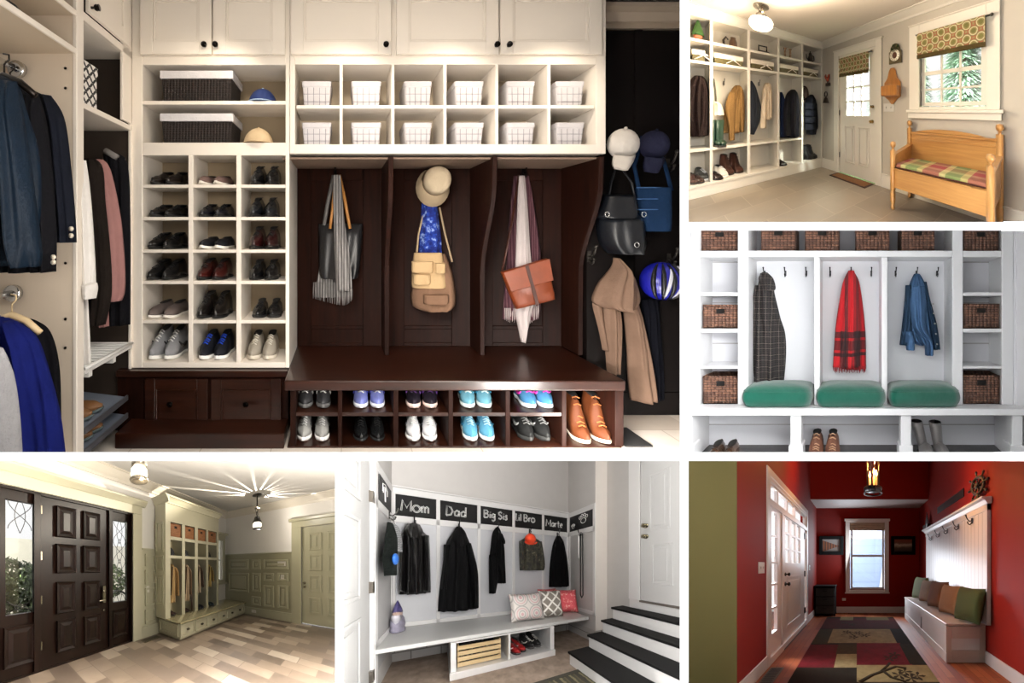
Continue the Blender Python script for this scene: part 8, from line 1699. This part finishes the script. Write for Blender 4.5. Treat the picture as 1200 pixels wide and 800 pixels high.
# ornaments on the ledge, vent, lantern
p = R.at(1146, 570, 'x', XR-.07); r = .155; t = thing('ship_wheel', 'dark wooden ship wheel ornament leaning on the ledge', 'ornament', (p.x, p.y, zt)); c = Vector((p.x, p.y, zt+r+.05)); m_sw = plain('dark_carved_wood', '#100a07', .5, var=.3)
d1, d2 = Vector((.25, -.968, 0)), Vector((0, 0, 1)); s = MB(); s.tube([c+(d1*math.cos(a)+d2*math.sin(a))*r*.72 for a in [2*PI*k/24 for k in range(25)]], .022, 8); s.build('rim', m_sw, t)
s = MB(); s.ball(c, .045, 10, 8); s.build('hub', m_sw, t)
for k in range(8):
    a = 2*PI*k/8+.2; s = MB(); s.tube([c+(d1*math.cos(a)+d2*math.sin(a))*r*q for q in (.15, .5, .8, 1.0, 1.15, 1.28)], [.012, .014, .012, .012, .02, .012], 6); s.build('spoke', m_sw, t)
s = MB(); s.tube([c+Vector((0, 0, -r*.7)), Vector((c.x, c.y, zt))], .03, 8); s.box(c.x-.05, c.y-.1, zt, c.x+.05, c.y+.1, zt+.03); s.build('stand', m_sw, t)
p = R.at(1086, 612, 'x', XR-.07); t = thing('boat_ornament', 'small dark sailing boat ornament at the far end of the ledge', 'ornament', (p.x, p.y, zt)); s = MB(); s.prism([(p.y-.2, zt+.1), (p.y-.13, zt), (p.y+.13, zt), (p.y+.2, zt+.1)], 'x', p.x-.05, p.x+.05); s.build('hull', m_sw, t, bevel=.01)
s = MB(); s.prism([(p.y-.16, zt+.13), (p.y-.02, zt+.13), (p.y-.02, zt+.36)], 'x', p.x-.008, p.x+.008); s.prism([(p.y+.02, zt+.13), (p.y+.12, zt+.13), (p.y+.02, zt+.3)], 'x', p.x-.008, p.x+.008); s.tube([(p.x, p.y, zt+.08), (p.x, p.y, zt+.39)], .01, 6); s.build('sail', m_sw, t)
(y0, za), (y1, zc) = RW(1099, 594), RW(1130, 583); t = thing('wall_vent', 'long dark air vent grille high on the red wall', 'vent', (XR, (y0+y1)/2, .95)); m_v = plain('vent_brown', '#17100d', .5)
vz0, vz1 = RW(1099, 603)[1]+.02, RW(1130, 570)[1]-.02; s = MB(); s.frame_x(y1, vz0, y0, vz1, .03, XR-.012, XR-.001); s.box(XR-.004, y1, vz0, XR-.001, y0, vz1); s.build('frame', m_v, t)
s = MB()
for k in range(7): zz = lerp(vz0+.03, vz1-.03, k/6); s.box(XR-.01, y1+.03, zz-.006, XR-.003, y0-.03, zz+.006)
s.build('louvre', m_v, t)
yl = 4.0; c = Vector((X(1023, yl), yl, Z(575, yl))); t = thing('hanging_lantern', 'round iron lantern with three lit candles hanging in the hall', 'lantern', c); H = .62; r = .125
s = MB(); s.lathe([(.02, .0), (r*1.0, .0), (r*1.15, .02), (r*1.15, .05), (r*.9, .06), (.02, .06)], c, 'z', 24); s.build('base_ring', m_blk, t)
s = MB()
for k in range(9): a = 2*PI*k/9; s.tube([c+Vector((r*1.1*math.cos(a), r*1.1*math.sin(a), .03+.04*math.sin(q*PI)))+Vector((0, 0, -.07*q)) for q in (0, .5, 1)], .008, 5)
s.tube([c+Vector((r*1.12*math.cos(2*PI*k/24), r*1.12*math.sin(2*PI*k/24), -.04)) for k in range(25)], .01, 6); s.build('scroll', m_blk, t)
for k in range(4): a = PI/4+PI/2*k; s = MB(); s.tube([c+Vector((r*math.cos(a), r*math.sin(a), .03)), c+Vector((r*math.cos(a), r*math.sin(a), H))], .007, 6); s.build('upright', m_blk, t)
s = MB(); s.tube([c+Vector((r*math.cos(2*PI*k/24), r*math.sin(2*PI*k/24), H)) for k in range(25)], .008, 6); s.tube([c+Vector((0, 0, H)), c+Vector((0, 0, ZT-c.z))], .008, 6); s.tube([c+Vector((-r, 0, H)), c+Vector((r, 0, H))], .006, 6); s.build('hanger', m_blk, t)
for k, (ox, oy, hh) in enumerate(((-.05, 0, .2), (.02, .05, .27), (.05, -.04, .21))):
    s = MB(); s.tube([c+Vector((ox, oy, .06)), c+Vector((ox, oy, hh))], .016, 8); cn_ = s.build('candle', emis('lit_candle_wax', '#e8b46a', .9), t)
    s = MB(); s.lathe([(.004, 0), (.018, .03), (.012, .06), (.002, .1)], c+Vector((ox, oy, hh+.005)), 'z', 8); s.build('flame', emis('candle_flame', '#ffd890', 14), cn_)
s = MB(); rings = [[c+Vector((r*.93*math.cos(2*PI*k/20), r*.93*math.sin(2*PI*k/20), zz)) for k in range(20)] for zz in (.06, H-.04)]; s.loft(rings, True, False); s.build('glass_cylinder', glass('lantern_glass', (1, .95, .85), .05, .06), t)
# ---- rug
rx0, rx1, ry0, ry1 = -.75, .88, 2.3, 6.35
t = thing('patchwork_rug', 'patchwork rug in maroon, beige and dark olive with branch pattern', 'rug', ((rx0+rx1)/2, (ry0+ry1)/2, ZF))
def rugmat():
    m = NT('patchwork_rug'); x, y, z = m.xyz(); ox, oy = ORG[t.name].x, ORG[t.name].y
    def rect(u0, v0, u1, v1):
        (xa, ya), (xb_, yb_) = FL(u0, v1), FL(u1, v0); xm0, xm1 = FL(u0, (v0+v1)/2)[0], FL(u1, (v0+v1)/2)[0]
        g = lambda o, p, q: m.math('MULTIPLY', m.math('GREATER_THAN', o, p), m.math('LESS_THAN', o, q))
        return m.math('MULTIPLY', g(x, xm0-ox, xm1-ox), g(y, ya-oy, yb_-oy))
    col = lin('#231d15')
    for (u0, v0, u1, v1, c) in ((955, 725, 1060, 737, '#4a1014'), (985, 721, 1000, 727, '#7d7150'), (1015, 720, 1040, 727, '#5e5238'), (940, 738, 975, 755, '#3d3823'), (973, 737.5, 1047, 754, '#a5946c'), (915, 756, 983, 783, '#62141c'), (981, 755, 1008, 768, '#453c25'), (979, 767, 1004, 783, '#a09066'), (1004, 754, 1062, 780, '#6b1620'), (1060, 755, 1080, 779, '#2c271a'), (1004, 780, 1110, 800, '#9a8a60'), (900, 783, 1003, 815, '#211b13')):
        col = m.mix(rect(u0, v0, u1, v1), col, lin(c))
    m.color(m.mix(m.math('MULTIPLY', m.noise(7, 5, .7), .8), col, lin('#140f0b'))); m.rough(1); m.b.inputs['Specular IOR Level'].default_value = .05; m.bump(m.noise(180, 2), .5, .006); return m.m
s = MB(); s.box(rx0, ry0, ZF+.001, rx1, ry1, ZF+.012); s.build('pile', rugmat(), t)
s = MB(); zz = ZF+.0135
def stem(pts, r): s.tube([(*FL(u, v), zz) for u, v in pts], r, 4, flat=.1)
stem(((1008, 800), (1022, 792), (1036, 787), (1050, 782), (1062, 784)), .03); stem(((1030, 790), (1040, 781), (1043, 777)), .02); stem(((1036, 788), (1045, 795), (1062, 800)), .022); stem(((985, 745), (998, 741), (1010, 746), (1020, 742)), .012); stem(((996, 742), (1004, 748)), .012)
for u, v in ((1043, 772), (1048, 768), (1054, 792), (1068, 796), (1075, 793), (1060, 788), (1006, 742), (1014, 745), (992, 741), (1000, 747), (990, 730), (998, 732)):
    x_, y_ = FL(u, v)
    for k in range(5): a = 2*PI*k/5; s.prism([(x_, y_), (x_+.07*math.cos(a-.3), y_+.09*math.sin(a-.3)), (x_+.1*math.cos(a), y_+.13*math.sin(a)), (x_+.07*math.cos(a+.3), y_+.09*math.sin(a+.3))], 'z', zz-.001, zz)
s.build('branch_motif', plain('rug_motif', '#2b2215', 1, var=.3, vs=20, spec=.05), t)
x0, y0 = FL(890, 799); x1, y1 = FL(921, 782); t = thing('floor_register', 'dark metal floor register on the boards by the door', 'vent', (-.95, (y0+y1)/2, ZF)); fx0, fx1 = FL(905, 790)[0]-.08, FL(905, 790)[0]+.08
s = MB(); s.box(fx0, y0-.3, ZF, fx1, y1, ZF+.004); s.build('frame', plain('register_bronze', '#2b2a18', .5), t); s = MB()
for k in range(14): yy = lerp(y0-.25, y1-.05, k/13); s.box(fx0+.02, yy, ZF+.004, fx1-.02, yy+.015, ZF+.008)
s.build('louvre', plain('register_dark', '#0e0c08', .5), t)
# light: added areas for daylight at door and window, a warm lantern
PF_LAMP = Vector((c.x, c.y, c.z+.35))
# =================================================================== lights: seen lamps plus added unseen fill, each between its room's partitions
def light_at(rm, typ, u, v, y, energy, color, size, to=None, size_y=None, spot=None):
    """a light, mostly added fill, at depth y along the sight line u,v of its room, aimed at another such point"""
    u0, v0, u1, v1 = rm.rect; assert u0-1 <= u <= u1+1 and v0-1 <= v <= v1+1, (u, v)
    pt = lambda a: CAM+Vector(((a[0]-600)/FP, 1, (400-a[1])/FP))*a[2]
    return lamp(typ, pt((u, v, y)), energy, color, size, to=None if to is None else pt(to), size_y=size_y, spot=spot, world=True)
# A: recessed ceiling spots over the cabinets, added unseen fill areas near the open side
for u in (245, 400, 525, 650): light_at(RA, 'SPOT', u, 12, 2.55, 15, '#fff0da', .05, (u, 150, 3.1), spot=1.9)
light_at(RA, 'AREA', 400, 60, 1.35, 30, '#fff6ea', .9, (400, 330, 3), .35)
light_at(RA, 'AREA', 120, 120, 1.35, 6, '#fff6ea', .3, (60, 300, 2.4), .3)
light_at(RA, 'AREA', 480, 440, 1.45, 10, '#fff3e6', .9, (480, 470, 2.9), .2)
# B
pB = PB_LAMP; lamp('POINT', pB, 85, '#ffedd0', .25, room=RB); lamp('POINT', PB_TOP, 8, '#ffd79a', .05, room=RB)
light_at(RB, 'AREA', 1003, 60, 1.6, 200, '#fffcf8', .7, (980, 150, 7), .4)  # fill area added near the open side, unseen
light_at(RB, 'AREA', 1130, 12, 6.4, 2400, '#f8fff8', 1.2, (1110, 80, 9)); light_at(RB, 'AREA', 1010, 45, 9.8, 1800, '#f8fff8', 1.5, (1010, 90, 12.5))  # areas added outside to brighten the trees
# C
light_at(RC, 'AREA', 1003, 290, 1.4, 32, '#ffffff', 1.0, (1003, 400, 3.1), .2)  # unseen fill area added from above
light_at(RC, 'AREA', 1003, 470, 1.4, 11, '#ffffff', 1.0, (1003, 480, 3.1), .2)  # low fill area added, also unseen
# D
lamp('SPOT', PD_RAY, 700, '#fff4e2', .0008, to=PD_RAY+Vector((0, 0, 5)), spot=2.95, room=RD)  # upward spot added at the collar to cast the ceiling rays
lamp('POINT', PD_LAMP, 24, '#fff6ea', .06, room=RD); lamp('POINT', PD_ENT, 22, '#ffe9c8', .06, room=RD)
light_at(RD, 'AREA', 196, 735, 1.5, 50, '#fff8f0', .7, (250, 670, 7), .4); light_at(RD, 'AREA', 320, 640, 4.2, 110, '#fffaf2', .8, (225, 760, 8.5)); light_at(RD, 'AREA', 385, 700, 4.4, 130, '#fffaf2', .8, (230, 690, 8.5))  # unseen fill areas added, not fixtures of the foyer
light_at(RD, 'AREA', 40, 590, 9.5, 500, '#fbfff4', 1.5, (30, 690, 13))  # area added outside to brighten the garden
# E
light_at(RE, 'AREA', 600, 560, 1.5, 135, '#fffaf4', .5, (620, 670, 6), .3); light_at(RE, 'AREA', 700, 570, 2.2, 110, '#fff8f0', .6, (740, 700, 4.5)); light_at(RE, 'AREA', 600, 760, 1.5, 85, '#ffffff', .5, (570, 780, 5), .2)  # added fill areas, the garage shows no such fixtures
light_at(RE, 'SPOT', 640, 556, 2.5, 160, '#fff6e6', .1, (709, 610, 7.5), spot=.45)  # spot added in place of sun on the wall return
# F
light_at(RF, 'AREA', 850, 640, 7.4, 500, '#f4f8ff', 2.0, (940, 660, 8)) if False else lamp('AREA', (-2.6, 4.2, .5), 150, '#f4f8ff', 2.4, to=(-1.1, 4.2, 0), room=Room('F', RF.rect, 1005, 664, 300))  # area added on the porch as daylight through the door
light_at(RF, 'AREA', 1016, 640, 14.2, 160, '#eef4ff', .8, (1016, 660, 16)); light_at(RF, 'AREA', 1016, 655, 11.3, 35, '#f0f6ff', .7, (1010, 720, 8), 1.2)  # areas added outside for the house wall and window daylight
lamp('POINT', PF_LAMP, 60, '#ffb060', .06, room=Room('F', RF.rect, 1005, 664, 300)); light_at(RF, 'AREA', 1003, 600, 1.6, 27, '#fff0e0', .7, (1030, 690, 7), .3)  # candle lantern light, then an added fill area
lamp('AREA', (-2.5, 4.2, 1.6), 260, '#f8fbff', 1.6, to=(-4.2, 4.2, 0), room=Room('F', RF.rect, 1005, 664, 300))  # area added to whiten the porch wall behind the door glass
